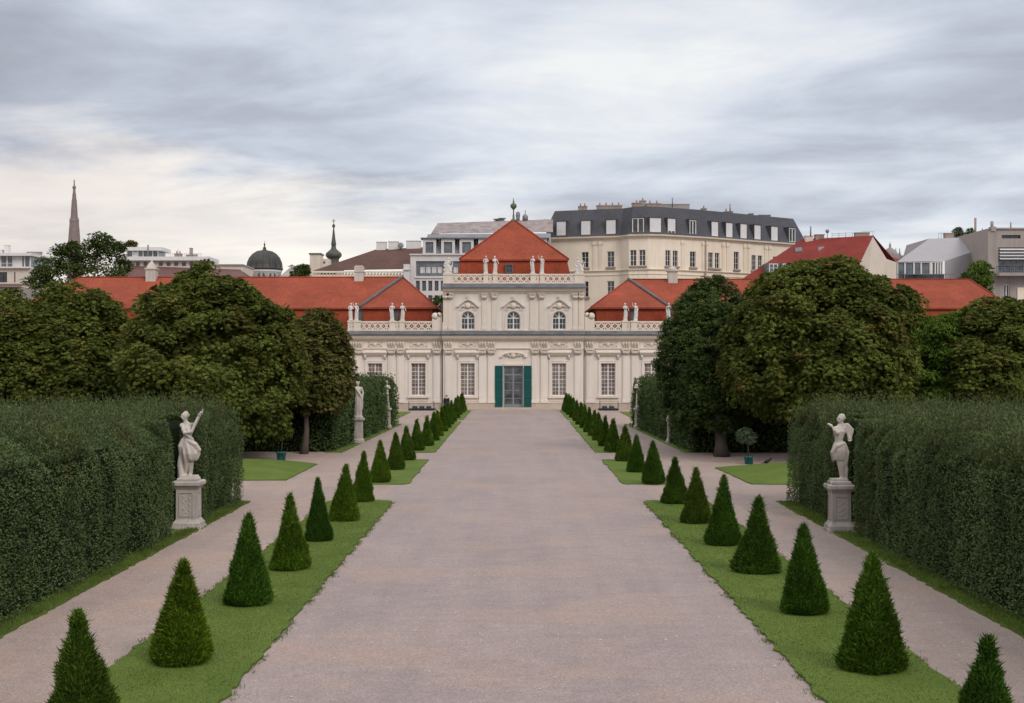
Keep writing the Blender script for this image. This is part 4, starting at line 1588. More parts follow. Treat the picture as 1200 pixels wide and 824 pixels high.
# roofs
def hip_band(mb, b0, b1):
    """four sloping faces between two rectangles given as (x0,x1,y0,y1,z)"""
    def c(b): return [(b[0], b[2], b[4]), (b[1], b[2], b[4]), (b[1], b[3], b[4]), (b[0], b[3], b[4])]
    p, q = c(b0), c(b1)
    for i in range(4):
        j = (i + 1) % 4
        mb.add([p[i], p[j], q[j], q[i]], [(0, 1, 2, 3)])


Ye = 132.3
zeave = fz(303.2, Ye)
yb = Ye + 11.6
r1 = MB()
hip_band(r1, (fx(533, Ye - .5), fx(671, Ye - .5), Ye - 0.5, yb + .5, zu0 - 0.3), (fx(540.5, Ye + .3), fx(664.3, Ye + .3), Ye + 0.3, yb - 0.3, zeave))
r1.build("mansard_slope", M['tile_low'], pal)
r2 = MB()
Ya = Ye + 5.8
apex = (fx(601.8, Ya), Ya, fz(257.6, Ya))
ev = [(fx(538.3, Ye), Ye, zeave - 0.05), (fx(666.3, Ye), Ye, zeave - 0.05), (fx(666.3, Ye), yb, zeave - 0.05), (fx(538.3, Ye), yb, zeave - 0.05)]
for i in range(4):
    r2.poly([ev[i], ev[(i + 1) % 4], apex])
    r2.poly([ev[i], ev[(i + 1) % 4], Vector(ev[(i + 1) % 4]) - Vector((0, 0, 0.16)), Vector(ev[i]) - Vector((0, 0, 0.16))])
r2.poly([Vector(p) - Vector((0, 0, 0.16)) for p in ev][::-1])
roof_c = r2.build("pavilion_roof", M['tile'], pal)
rd = MB()
for i in range(4):
    rd.tube([ev[i], Vector(ev[i]).lerp(Vector(apex), 0.5), apex], 0.11, 6)
rd.build("ridge_tiles", M['tile_low'], roof_c)
fn = MB()
fn.lathe([(0.35, -0.35), (0.28, 0.0), (0.12, 0.12), (0.10, 0.5), (0.07, 0.6), (0.06, 1.05), (0.11, 1.12), (0.30, 1.3), (0.36, 1.48), (0.30, 1.66), (0.12, 1.8), (0.07, 1.86), (0.10, 1.95), (0.05, 2.05), (0.03, 2.3), (0.01, 2.35)], apex, 14)
fn.build("roof_finial", M['green_patina'], roof_c)
dwm = MB()
za, zb_ = fz(319.5, Ye), fz(309.8, Ye)
xa, xb = fx(592.2, Ye), fx(601.0, Ye)
dwm.box(xa, xb, Ye - 0.35, Ye + 0.6, zb_ - 0.1, zb_)
dwm.box(xa, xa + 0.09, Ye - 0.34, Ye + 0.6, za, zb_ - 0.1)
dwm.box(xb - 0.09, xb, Ye - 0.34, Ye + 0.6, za, zb_ - 0.1)
dwm.box(xa, xb, Ye - 0.36, Ye + 0.6, za - 0.08, za)
dwm.box((xa + xb) / 2 - .03, (xa + xb) / 2 + .03, Ye - 0.30, Ye - 0.24, za, zb_ - 0.1)
dwm.box(xa + .09, xb - .09, Ye - 0.29, Ye - 0.25, (za + zb_) / 2 - .03, (za + zb_) / 2 + .03)
sk = dwm.build("roof_window", M['lead'], pal)
MB().poly([(xa, Ye - 0.2, za), (xb, Ye - 0.2, za), (xb, Ye - 0.2, zb_), (xa, Ye - 0.2, zb_)]).build("pane", M['dark_pane'], sk)

# wing roofs
YE, YR = 133.4, 139.2                     # main eave and ridge distances of the wings
z_r = fz(325.5, YR)
z_e = fz(360.6, YE)
YP = 132.2                                # front of the projecting hipped bays
for sg, ue_in, ue_out, u_ap, u_end_r, u_end_e, vr in ((-1, 512.5, 421.0, 472.0, 93.0, 22.0, 325.0), (1, 692.8, 785.0, 736.5, 1136.0, 1186.0, 327.5)):
    zr = fz(vr, YR)
    ap = Vector((fx(u_ap, YR), YR, zr))
    fin, fout = Vector((fx(ue_in, YP), YP, z_e)), Vector((fx(ue_out, YP), YP, z_e))
    bin_ = Vector((fx(ue_in, YP), 145.0, z_e))
    rend = Vector((fx(u_end_r, YR), YR, zr))
    eend, eend_b = Vector((fx(u_end_e, YE), YE, z_e)), Vector((fx(u_end_e, YE), 145.0, z_e))
    fout_b = Vector((fout.x, YE, z_e))
    roof = MB()
    roof.poly([fin, fout, ap])                                   # front hip of the bay
    roof.poly([fin, ap, bin_])                                   # hip towards the pavilion
    roof.poly([fout, fout_b, ap])                                # narrow return
    roof.poly([fout_b, eend, rend, ap])                          # long front slope
    roof.poly([eend, eend_b, rend])                              # end hip
    roof.poly([ap, rend, eend_b, bin_])                          # back slope
    dn = Vector((0, 0, -0.17))
    for a, b in ((fin, fout), (fout, fout_b), (fout_b, eend), (eend, eend_b), (fin, bin_)):
        roof.poly([a, b, b + dn, a + dn])
    roof.poly([fin + dn, fout + dn, fout_b + dn, Vector((bin_.x, YE, z_e)) + dn])
    roof.poly([Vector((bin_.x, YE, z_e)) + dn, eend + dn, eend_b + dn, bin_ + dn])
    ro = roof.build("wing_roof", M['tile'], pal)
    rt = MB()
    rt.tube([ap, rend], 0.10, 6)
    rt.tube([rend, eend], 0.10, 6)
    rt.tube([ap, fin], 0.09, 6)
    rt.build("ridge_tiles", M['tile_low'], ro)
    vf = MB()
    up = Vector((0, -0.05, 0.06))
    vf.tube([fout + up, fout.lerp(ap, .5) + up, ap + up], 0.17, 6)
    vf.build("valley_flashing", M['lead'], ro)
    low = MB()
    s_ = 1 if fin.x < fout.x else -1
    xa, xb = fin.x + s_ * 0.55, fout.x - s_ * 0.35
    g0, g1 = z_top - 0.1, z_e - 0.16
    mid = (xa + xb) / 2 + s_ * 0.15
    for p, q in ((xa, mid - s_ * 0.32), (mid + s_ * 0.32, xb)):
        low.add([(p, YP - 0.15, g0), (q, YP - 0.15, g0), (q, YP + 0.35, g1), (p, YP + 0.35, g1)], [(0, 1, 2, 3)])
    low.add([(xa, YP - 0.15, g0), (xa, 144, g0), (xa, 144, g1), (xa, YP + 0.35, g1)], [(0, 1, 2, 3)])
    xo = eend.x - (-s_) * 0.4
    xo = eend.x - s_ * 0.4
    low.add([(xb + s_ * 0.6, YE - 0.55, g0), (xo + s_ * .3, YE - 0.55, g0), (xo, YE + 0.3, g1), (xb + s_ * 0.6, YE + 0.3, g1)], [(0, 1, 2, 3)])
    low.build("wing_mansard_slope", M['tile_low'], pal)
    gu = MB()
    gu.box(min(mid - 0.36, mid + 0.36), max(mid - 0.36, mid + 0.36), YP + 0.36, YP + 0.5, g0, g1)
    gu.cut()
    gu.box(min(xb - s_ * .02, xb + s_ * 0.62), max(xb - s_ * .02, xb + s_ * 0.62), YP + 0.36, YP + 1.6, g0, g1)
    gu.cut()
    gu.build_pieces("lead_gutter", M['lead'], pal)
    for uc, w, vt, style in (((421, 10.5, 312.5, 0), (178, 11.5, 306.5, 1)) if sg < 0 else ((788, 13.5, 312.5, 2),)):
        Yc_ = YR - 0.3
        x = fx(uc, Yc_)
        hw = w / 2 * Yc_ / FPX
        zt = fz(vt, Yc_)
        ch = MB()
        if style == 0:
            ch.box(x - hw, x + hw, Yc_ - hw, Yc_ + hw, zr - 0.9, zt)
            ch.box(x - hw - .06, x + hw + .06, Yc_ - hw - .06, Yc_ + hw + .06, zt - 0.62, zt - 0.52)
            ch.box(x - hw + .1, x + hw - .1, Yc_ - hw + .1, Yc_ + hw - .1, zt, zt + 0.1)
        elif style == 1:
            ch.box(x - hw, x + hw, Yc_ - hw, Yc_ + hw, zr - 0.9, zt - 0.9)
            ch.box(x - hw - .1, x + hw + .1, Yc_ - hw - .1, Yc_ + hw + .1, zt - 0.9, zt - 0.75)
            ch.lathe([(hw * 1.3, 0), (hw * 0.9, 0.35), (hw * 0.5, 0.6), (hw * 0.25, 0.75), (hw * .15, .95)], (x, Yc_, zt - 0.75), 4, False, rot=math.pi / 4)
        else:
            ch.box(x - hw * .8, x + hw * .8, Yc_ - hw * .8, Yc_ + hw * .8, zr - 0.9, zt - 0.55)
            ch.box(x - hw, x + hw, Yc_ - hw, Yc_ + hw, zt - 0.55, zt - 0.45)
            ch.lathe([(hw * .85, 0), (hw * .75, 0.2), (hw * .45, 0.38), (hw * .2, 0.45)], (x, Yc_, zt - 0.45), 12)
        ch.build("chimney", M['stone'], ro)
# downpipes
dp = MB()
for d, y in ((-82.5, YW), (82.5, YW), (-196.5, YL), (196.5, YL)):
    dp.tube([(ox(d), y - 0.12, 0.2), (ox(d), y - 0.12, pz(400))], 0.07, 8).cut()
dp.build_pieces("downpipe", M['lead'], pal)

# sunken cellar stairs with dark covers at the foot of the facade
for sg, ua, ub in ((-1, 478.5, 509), (1, 702.5, 725)):
    Yk = 127.3
    x0, x1 = fx(ua, Yk), fx(ub, Yk)
    t = thing("cellar_hatch", "low dark metal cellar cover with rail posts at the %s foot of the palace wall" % ("left" if sg < 0 else "right"), "cellar hatch", ((x0 + x1) / 2, Yk, 0), "cellar covers at the palace wall")
    b = MB()
    b.box(x0, x1, Yk, Yk + 2.2, 0.0, 0.16)
    b.build("cover", M['dark_metal'], t)
    b = MB()
    n = 3 if sg < 0 else 2
    for k in range(n):
        a = x0 + 0.35 + (x1 - x0 - 0.5) * k / n
        e = a + (x1 - x0 - 0.5) / n - 0.25
        b.prism([(a, Yk + 0.1, 0.16), (a, Yk + 0.3, 0.36), (a, Yk + 1.4, 0.42), (a, Yk + 1.6, 0.16)], (e - a, 0, 0))
        b.cut()
    b.build_pieces("skylight", M['dark_metal'], t)
    for x in (x0 + 0.05, x1 - 0.05):
        b = MB()
        b.tube([(x, Yk + 0.1, 0), (x, Yk + 0.1, 0.85)], 0.035, 8)
        b.ell((x, Yk + 0.1, 0.88), 0.05, 8, 6)
        b.build("rail_post", M['dark_metal'], t)
print("palace done")

#--FIGURES--
# ------------------------------------------------------------------ statues
def drape(mb, pts, rad, folds=7, amp=0.12, n=28, ph=0.0, twist=0.8):
    """closed pleated cloth body along pts; rad = (rx, ry) per point"""
    vs, fs = [], []
    m = len(pts)
    for i, (p, r) in enumerate(zip(pts, rad)):
        for k in range(n):
            a = 2 * math.pi * k / n
            w = 1 + amp * math.sin(folds * a + ph + twist * i) + amp * 0.5 * math.sin((folds * 2 + 1) * a + i)
            vs.append((p[0] + r[0] * w * math.cos(a), p[1] + r[1] * w * math.sin(a), p[2]))
    for i in range(m - 1):
        for k in range(n):
            fs.append((i * n + k, i * n + (k + 1) % n, (i + 1) * n + (k + 1) % n, (i + 1) * n + k))
    fs.append(tuple(range(n))[::-1])
    fs.append(tuple(range((m - 1) * n, m * n)))
    mb.add(vs, fs, True)


def head(mb, c, s, face):
    """carved head: skull, jaw, nose, brow, ears, hair; face = horizontal facing vector"""
    c = Vector(c)
    f = Vector(face).normalized()
    sd = Vector((-f.y, f.x, 0)).normalized()
    up = Vector((0, 0, 1))
    mb.ell(c, (0.088 * s, 0.088 * s, 0.118 * s), 14, 10)
    mb.ell(c + f * 0.03 * s - up * 0.06 * s, (0.062 * s, 0.062 * s, 0.072 * s), 12, 8)
    mb.tube([c + f * 0.085 * s + up * 0.025 * s, c + f * 0.118 * s - up * 0.018 * s], [0.012 * s, 0.022 * s], 8, cap='round')
    mb.tube([c + f * 0.082 * s + sd * 0.05 * s + up * 0.032 * s, c + f * 0.09 * s + up * 0.03 * s, c + f * 0.082 * s - sd * 0.05 * s + up * 0.032 * s], 0.014 * s, 8, cap='round')
    mb.ell(c + f * 0.088 * s - up * 0.062 * s, (0.028 * s, 0.028 * s, 0.012 * s))
    for k in (-1, 1):
        mb.ell(c + sd * k * 0.088 * s - up * 0.01 * s, (0.02 * s, 0.02 * s, 0.034 * s))
    for k in range(9):
        a = k * 0.7
        q = c - f * 0.035 * s + up * 0.05 * s + sd * math.cos(a) * 0.07 * s + up * math.sin(a) * 0.055 * s
        mb.ell(q, 0.042 * s)
    mb.ell(c - f * 0.09 * s + up * 0.02 * s, 0.055 * s)
    mb.tube([c - up * 0.08 * s - f * 0.01 * s, c - up * 0.21 * s - f * 0.02 * s], [0.055 * s, 0.068 * s], 10, cap='round')


def hand(mb, wrist, d, side, s):
    """palm, four unequal bent fingers and a thumb"""
    w = Vector(wrist)
    d = Vector(d).normalized()
    sd = Vector(side).normalized()
    nn = d.cross(sd).normalized()
    mb.ell(w + d * 0.05 * s, (0.045 * s, 0.045 * s, 0.045 * s))
    for k, ln in zip((-1.5, -0.5, 0.5, 1.5), (0.07, 0.085, 0.08, 0.062)):
        a = w + d * 0.08 * s + sd * k * 0.024 * s
        b = a + d * ln * 0.55 * s
        mb.tube([a, b, b + (d * 0.6 + nn * 0.7) * ln * 0.5 * s], [0.014 * s, 0.013 * s, 0.011 * s], 6, cap='round')
    a = w + d * 0.035 * s + sd * 0.04 * s
    mb.tube([a, a + (sd * 0.8 + d * 0.6) * 0.045 * s, a + (sd * 0.4 + d) * 0.085 * s], [0.017 * s, 0.015 * s, 0.012 * s], 6, cap='round')


def garden_pedestal(root, x, y, hgt, w):
    p = MB()
    p.box(x - w * .54, x + w * .54, y - w * .54, y + w * .54, 0, 0.10)
    p.box(x - w * .50, x + w * .50, y - w * .50, y + w * .50, 0.10, 0.20)
    pr = [(0.48, 0.20), (0.42, 0.27), (0.38, 0.32), (0.375, hgt - 0.26), (0.40, hgt - 0.22), (0.47, hgt - 0.14), (0.52, hgt - 0.12), (0.52, hgt - 0.03), (0.49, hgt)]
    p.lathe([(a * w * math.sqrt(2), z) for a, z in pr], (x, y, 0), 4, False, rot=math.pi / 4)
    o = p.build("pedestal", M['marble'], root)
    r = MB()
    d = w * 0.377
    for (dx_, dy_) in ((0, -1), (1, 0), (-1, 0)):
        c = Vector((x + dx_ * d, y + dy_ * d, 0))
        t = Vector((-dy_, dx_, 0))
        n_ = Vector((dx_, dy_, 0))
        for (a, b, za, zb2) in ((-.26, .26, hgt - .36, hgt - .33), (-.26, .26, .40, .43), (-.26, -.23, .43, hgt - .36), (.23, .26, .43, hgt - .36)):
            q = c + t * (a + b) / 2 * w
            hw = abs(b - a) / 2 * w
            ext = abs(t.x) * hw, abs(t.y) * hw
            r.box(q.x - ext[0] - abs(n_.x) * .02, q.x + ext[0] + abs(n_.x) * .02, q.y - ext[1] - abs(n_.y) * .02, q.y + ext[1] + abs(n_.y) * .02, za, zb2)
        for k in range(9):
            zz_ = 0.52 + (hgt - 0.98) * k / 8
            r.ell(c - n_ * 0.055 * w + t * math.sin(k * 2.1) * 0.12 * w + Vector((0, 0, zz_)), (0.075 * w, 0.075 * w, 0.075), 8, 6)
    r.build("relief_panel", M['marble'], o)


def statue_left(mb):
    """local: x right in the picture, z up from pedestal top; both arms lifted to the right"""
    mb.box(-.30, .30, -.28, .28, 0, .09)
    mb.box(-.22, .26, -.24, .24, .07, .16)
    # tree stump behind the left leg
    mb.tube([(-.22, .06, .1), (-.24, .05, .5), (-.20, .08, .95)], [.13, .11, .09], 9, cap='round', jitter=.15)
    # standing leg, free leg
    mb.tube([(.06, -.02, .20), (.07, 0, .55), (.03, -.02, 1.0)], [.062, .09, .13], 12, cap='round')
    mb.tube([(.04, -.06, .17), (.10, -.14, .15), (.12, -.19, .14)], [.055, .05, .035], 8, cap='round')
    mb.tube([(-.10, .05, .20), (-.06, -.07, .62), (-.06, -.02, 1.0)], [.06, .085, .12], 12, cap='round')
    mb.tube([(-.10, .04, .19), (-.12, -.06, .15)], [.05, .035], 8, cap='round')
    # skirt blown to the right, pleated
    drape(mb, [(.06, 0, .60), (.06, 0, .68), (.06, 0, .82), (.03, 0, 1.0), (-.01, 0, 1.18), (-.03, 0, 1.32)], [(.19, .15), (.23, .19), (.27, .22), (.25, .20), (.20, .16), (.15, .12)], 8, .10)
    mb.tube([(.02, -.12, 1.22), (.22, -.12, 1.12), (.31, -.02, .94), (.24, .05, .72)], [.06, .08, .085, .05], 9, cap='round')
    mb.tube([(-.16, -.05, 1.25), (-.24, -.05, 1.05), (-.25, .03, .75)], [.06, .08, .05], 9, cap='round')
    # torso leaning left, breast, shoulders
    mb.tube([(-.02, 0, 1.12), (-.03, -.01, 1.35), (-.05, 0, 1.60), (-.06, .01, 1.72)], [.15, .125, .165, .10], 14, cap='round')
    for k in (-1, 1):
        mb.ell((-.05 + k * .075, -.13, 1.55), (.07, .065, .07))
    mb.tube([(-.20, .02, 1.68), (.10, .02, 1.68)], [.085, .085], 10, cap='round')
    head(mb, (-.11, -.02, 1.97), 1.08, (-.75, -.65, 0))
    # arms up to the right, hands together
    mb.tube([(.09, .0, 1.70), (.20, -.04, 1.72), (.30, -.06, 1.90), (.36, -.06, 2.02)], [.07, .06, .05, .04], 10, cap='round')
    hand(mb, (.36, -.06, 2.02), (.6, 0, .8), (0, 1, .1), 1.25)
    mb.tube([(-.16, -.06, 1.66), (-.08, -.18, 1.45), (.14, -.20, 1.50)], [.07, .058, .05], 10, cap='round')
    mb.tube([(.14, -.20, 1.50), (.24, -.16, 1.75), (.33, -.1, 1.97)], [.05, .045, .038], 10, cap='round')
    hand(mb, (.32, -.1, 1.95), (.5, .1, .85), (0, -1, .1), 1.2)
    # sash across the chest
    mb.tube([(-.20, -.06, 1.66), (-.05, -.16, 1.42), (.14, -.10, 1.26)], [.05, .05, .05], 8, cap='round')


def statue_right(mb):
    """turning figure looking left, cape blown to the right"""
    mb.box(-.30, .30, -.28, .28, 0, .09)
    mb.box(-.26, .22, -.22, .22, .07, .17)
    mb.tube([(.08, .0, .2), (.03, -.03, .55), (-.06, -.02, .98)], [.062, .088, .13], 12, cap='round')
    mb.tube([(.07, -.02, .18), (-.02, -.10, .16), (-.06, -.14, .15)], [.055, .045, .03], 8, cap='round')
    mb.tube([(.15, .10, .22), (.10, .02, .60), (.05, .0, 1.0)], [.06, .085, .125], 12, cap='round')
    mb.tube([(.17, .12, .1), (.19, .1, .4), (.16, .08, .75)], [.11, .1, .07], 9, cap='round', jitter=.15)
    drape(mb, [(-.02, 0, .72), (-.03, 0, .85), (-.02, 0, 1.02), (.0, 0, 1.18), (.0, 0, 1.28)], [(.17, .15), (.21, .18), (.22, .19), (.19, .16), (.14, .12)], 7, .11)
    mb.tube([(.10, -.10, 1.22), (-.10, -.15, 1.16), (-.22, -.06, .95), (-.18, .02, .70)], [.05, .07, .075, .045], 9, cap='round')
    mb.tube([(.14, -.05, 1.2), (.22, 0, .95), (.20, .05, .6)], [.06, .08, .06], 9, cap='round')
    mb.tube([(0, 0, 1.10), (-.02, -.01, 1.32), (.01, 0, 1.58), (.02, .01, 1.72)], [.14, .12, .165, .10], 14, cap='round')
    for k in (-1, 1):
        mb.ell((-.06 + k * .05, -.12 + k * .02, 1.55), (.068, .06, .065))
    mb.tube([(-.12, -.04, 1.66), (.14, .03, 1.68)], [.085, .085], 10, cap='round')
    head(mb, (.04, -.01, 1.96), 1.08, (-1, -.25, 0))
    mb.ell((.07, .0, 2.06), (.1, .09, .05))
    # near arm reaching left
    mb.tube([(-.13, -.06, 1.67), (-.17, -.16, 1.50), (-.19, -.2, 1.62)], [.068, .056, .05], 10, cap='round')
    mb.tube([(-.19, -.2, 1.60), (-.25, -.17, 1.72)], [.046, .034], 10, cap='round')
    hand(mb, (-.25, -.17, 1.72), (-.7, .1, .6), (.3, 1, .2), 1.2)
    # far arm behind with the cape
    mb.tube([(.14, .04, 1.68), (.25, .03, 1.55), (.27, -.02, 1.42)], [.07, .055, .045], 10, cap='round')
    hand(mb, (.27, -.02, 1.42), (.1, -.4, -.9), (1, 0, 0), 1.1)
    for k in range(4):
        mb.tube([(.08, .04, 1.76 - k * .05), (.25, .03, 1.78 - k * .08), (.42 - k * .02, .0, 1.62 - k * .07)], [.05, .055, .03], 8, cap='round')


def statue_draped(mb, v):
    """robed figure for the roof line and the far hedge niches; v varies arms, lean and robe"""
    rr = random.Random(v)
    s = 1 if v % 2 else -1
    mb.box(-.25, .25, -.22, .22, 0, .10)
    drape(mb, [(0, 0, .06), (0, 0, .3), (.02 * s, -.01, .65), (.05 * s, 0, 1.0), (.03 * s, 0, 1.2), (0, 0, 1.36)], [(.23, .2), (.22, .19), (.2, .18), (.22, .18), (.17, .14), (.15, .12)], 6 + v % 3, .10, ph=v)
    mb.tube([(.03 * s, 0, 1.1), (0, -.01, 1.35), (-.02 * s, 0, 1.56), (-.02 * s, 0, 1.68)], [.15, .13, .16, .09], 12, cap='round')
    mb.tube([(-.19, 0, 1.62), (.17, 0, 1.62)], .085, 10, cap='round')
    head(mb, (-.03 * s, -.02, 1.90), 1.05, (-.5 * s, -1, 0))
    if v % 4 == 0:
        a1 = [(-.2, 0, 1.62), (-.3, -.06, 1.40), (-.16, -.18, 1.28)]
        a2 = [(.19, 0, 1.62), (.28, -.05, 1.38), (.1, -.2, 1.34)]
    elif v % 4 == 1:
        a1 = [(-.2, 0, 1.62), (-.33, -.05, 1.72), (-.36, -.08, 1.95)]
        a2 = [(.19, 0, 1.62), (.27, -.02, 1.36), (.22, -.1, 1.12)]
    elif v % 4 == 2:
        a1 = [(-.2, 0, 1.62), (-.28, .0, 1.34), (-.26, -.08, 1.08)]
        a2 = [(.19, 0, 1.62), (.26, -.12, 1.42), (.06, -.2, 1.52)]
    else:
        a1 = [(-.2, 0, 1.62), (-.26, -.14, 1.42), (-.04, -.2, 1.42)]
        a2 = [(.19, 0, 1.62), (.31, -.02, 1.42), (.36, -.1, 1.24)]
    for a in (a1, a2):
        mb.tube(a, [.07, .058, .045], 9, cap='round')
        hand(mb, a[-1], Vector(a[-1]) - Vector(a[-2]), (.2, 1, .3), 1.2)
    mb.tube([(-.16 * s, -.08, 1.66), (.05 * s, -.17, 1.3), (.2 * s, -.1, 1.0), (.22 * s, -.05, .5)], [.05, .06, .07, .05], 8, cap='round')


GS = "marble garden statues in the hedge niches"
def garden_statue(label, x, y, hgt, w, fn, rotz=0, sc=1.0, mirror=False):
    root = thing("garden_statue", label, "statue", (x, y, 0), GS)
    garden_pedestal(root, x, y, hgt, w)
    mb = MB()
    fn(mb)
    if mirror: mb.xform(Matrix.Diagonal((-1, 1, 1, 1)))
    mb.xform(Matrix.Rotation(rotz, 4, 'Z') @ Matrix.Scale(sc, 4))
    if mirror: mb.f = [f[::-1] for f in mb.f]
    remesh(mb, "figure", M['marble'], root, 0.018 if y < 60 else 0.03, (x, y, hgt), 1)
    return root


garden_statue("marble statue lifting both arms to the right, on a pedestal in the near left hedge", -9.98, 39.1, 1.47, 0.82, statue_left)
garden_statue("marble statue looking left with a blown cape, on a pedestal in the near right hedge", 9.72, 38.4, 1.43, 0.74, statue_right)
garden_statue("weathered statue on a pedestal at the far left hedge, beside the browned chestnut", -9.62, 78.3, 1.55, 0.70, lambda m: statue_draped(m, 5), 0.3, 1.12)
garden_statue("farther weathered statue on a pedestal at the far left hedge, below a palace window", -9.55, 94.8, 1.52, 0.70, lambda m: statue_draped(m, 2), 0.2, 1.0)
garden_statue("pale statue mostly hidden in the far right hedge, near its palace end", 9.12, 94.6, 1.52, 0.70, lambda m: statue_draped(m, 7), -0.3, 1.05)
garden_statue("pale statue hidden in the far right hedge, at its tree end", 9.5, 78.0, 1.52, 0.60, lambda m: statue_draped(m, 4), -0.3, 1.0)

protos = []
for v in range(4):
    mb = MB()
    statue_draped(mb, v)
    o = remesh(mb, "roof_statue", M['white_statue'], None, 0.032, (0, 0, 0), 1)
    protos.append(o)
used2 = set()
RS = [(-190.8, 376, YW, 0, "outermost roof statue on the left balustrade, beside its twin"), (-184.2, 376, YW, 1, "second roof statue from the left on the left balustrade, arm lifted"),
      (-142.2, 376, YW, 2, "left one of the two statues in front of the left hipped roof"), (-130.2, 376, YW, 3, "right one of the two statues in front of the left hipped roof"),
      (-32.1, 321, YU, 0, "outer statue of the left pair on the pavilion balustrade"), (-21.4, 321, YU, 3, "inner statue of the left pair on the pavilion balustrade"),
      (22.9, 321, YU, 2, "inner statue of the right pair on the pavilion balustrade"), (33.4, 321, YU, 1, "outer statue of the right pair on the pavilion balustrade"),
      (131.5, 376, YW, 3, "left one of the two statues in front of the right hipped roof"), (143.6, 376, YW, 1, "right one of the two statues in front of the right hipped roof"),
      (182.5, 376, YW, 2, "roof statue on the right balustrade half behind the dark tree"), ]
for d, vb, y, v, lab in RS:
    src = protos[v]
    if v in used2:
        o = src.copy()
        COL.objects.link(o)
    else:
        o = src
        used2.add(v)
    o.location = (ox(d), y + 0.25, pz(vb) + 0.0)
    o.rotation_euler.z = random.uniform(-0.3, 0.3)
    o.scale = (0.9, 0.9, 0.90)
    tag(o, lab, "statue", "white statues on the palace balustrades")
# trophy groups on the pavilion corners
for sg, d, lab in ((-1, -76.9, "crouching trophy group on the left corner pier of the pavilion balustrade"), (1, 77.1, "crouching trophy group on the right corner pier of the pavilion balustrade")):
    mb = MB()
    mb.box(-.42, .42, -.22, .22, 0, .10)
    drape(mb, [(0, 0, .08), (.05, 0, .4), (0, 0, .8), (-.05, 0, 1.05)], [(.42, .22), (.36, .2), (.28, .18), (.18, .13)], 5, .16)
    mb.tube([(-.1, 0, .8), (-.12 * sg, 0, 1.25), (-.1 * sg, 0, 1.35)], [.17, .16, .1], 10, cap='round')
    head(mb, (-.12 * sg, -.02, 1.55), 1.0, (sg * .5, -1, 0))
    mb.tube([(.05, 0, 1.25), (.28, -.05, 1.05), (.38, -.08, 1.3)], [.07, .06, .05], 8, cap='round')
    hand(mb, (.38, -.08, 1.3), (.2, 0, 1), (0, 1, 0), 1.1)
    mb.tube([(-.24, 0, 1.2), (-.38, -.05, .9), (-.3, -.15, .7)], [.07, .06, .05], 8, cap='round')
    hand(mb, (-.3, -.15, .7), (.5, -.5, -.5), (0, 1, 0.3), 1.1)
    mb.tube([(.15, .05, .3), (.42, .05, .7), (.52, .05, 1.25)], [.08, .1, .05], 8, cap='round')
    mb.ell((-.32, -.1, .35), (.16, .14, .2))
    mb.ell((.34, -.1, .3), (.16, .14, .18))
    o = remesh(mb, "trophy_group", M['white_statue'], None, 0.032, (ox(d), YU + 0.3, pz(321)), 1)
    tag(o, lab, "statue", "white statues on the palace balustrades")

# ------------------------------------------------------------------ potted trees, crow, person
for sg, u, v_, w, hh, cr_, cu, cv, lab, mt in ((-1, 329.5, 540, 0.50, 0.46, 0.55, 331, 505, "small citrus tree in a green tub beside the left lawn bed", 'chest'),
                                              (1, 877.5, 544, 0.46, 0.40, 0.52, 874.5, 511.5, "grey green ball tree in a teal tub beside the right lawn bed", 'citrus')):
    p = G(u, v_)
    root = thing("potted_tree", lab, "potted tree", tuple(p), "potted trees beside the lawn beds")
    b = MB()
    b.lathe([(w * .40, 0), (w * .42, .03), (w * .50, hh - .08), (w * .54, hh - .07), (w * .54, hh), (w * .47, hh), (w * .45, hh - .06)], p, 16)
    for a in range(4):
        q = R(a * 90 + 45)
        b.tube([(p.x + math.cos(q) * w * .44, p.y + math.sin(q) * w * .44, 0.03), (p.x + math.cos(q) * w * .53, p.y + math.sin(q) * w * .53, hh - .03)], .022, 6)
    b.build("planter", M['pot'], root)
    top = Vector((fx(cu, p.y), p.y, fz(cv, p.y)))
    b = MB()
    b.tube([p + Vector((0, 0, hh - .1)), p.lerp(top, .5) + Vector((.02, 0, .2)), top], [.035, .03, .02], 8)
    for a in range(5):
        b.tube([top - Vector((0, 0, .25)), top + Vector((math.cos(a * 1.3) * .3, math.sin(a * 1.3) * .3, .1))], [.018, .008], 5)
    b.build("trunk", M['bark'], root)
    crown("crown", root, tuple(top), (cr_ * .72, cr_ * .72, cr_ * .66), M[mt], 2000, 0.075 if sg > 0 else 0.11, 1 if sg > 0 else 3, None, 50 + sg, 0.15, 0.8, 2.2, 0.2)

p = G(899, 545.5)
bpy.context.view_layer.update()
hit, loc_, *_r = scene.ray_cast(bpy.context.evaluated_depsgraph_get(), Vector((p.x, p.y, 0.9)), Vector((0, 0, -1)))
p.z = loc_.z + 0.02 if hit else 0.06
b = MB()
b.ell(p + Vector((0, 0, .17)), (.15, .075, .085), 12, 8, Matrix.Rotation(R(-28), 3, 'Y'))
b.tube([p + Vector((.09, 0, .22)), p + Vector((.16, 0, .29))], [.06, .045], 8, cap='round')
b.ell(p + Vector((.165, 0, .305)), (.05, .042, .043))
b.tube([p + Vector((.20, 0, .30)), p + Vector((.265, 0, .285))], [.018, .004], 6)
b.add([p + Vector(q) for q in ((-.10, -.05, .15), (-.10, .05, .15), (-.30, .035, .07), (-.30, -.035, .07), (-.10, -.05, .12), (-.10, .05, .12), (-.30, .035, .06), (-.30, -.035, .06))],
      [(0, 1, 2, 3), (7, 6, 5, 4), (0, 3, 7, 4), (1, 5, 6, 2), (2, 6, 7, 3)])
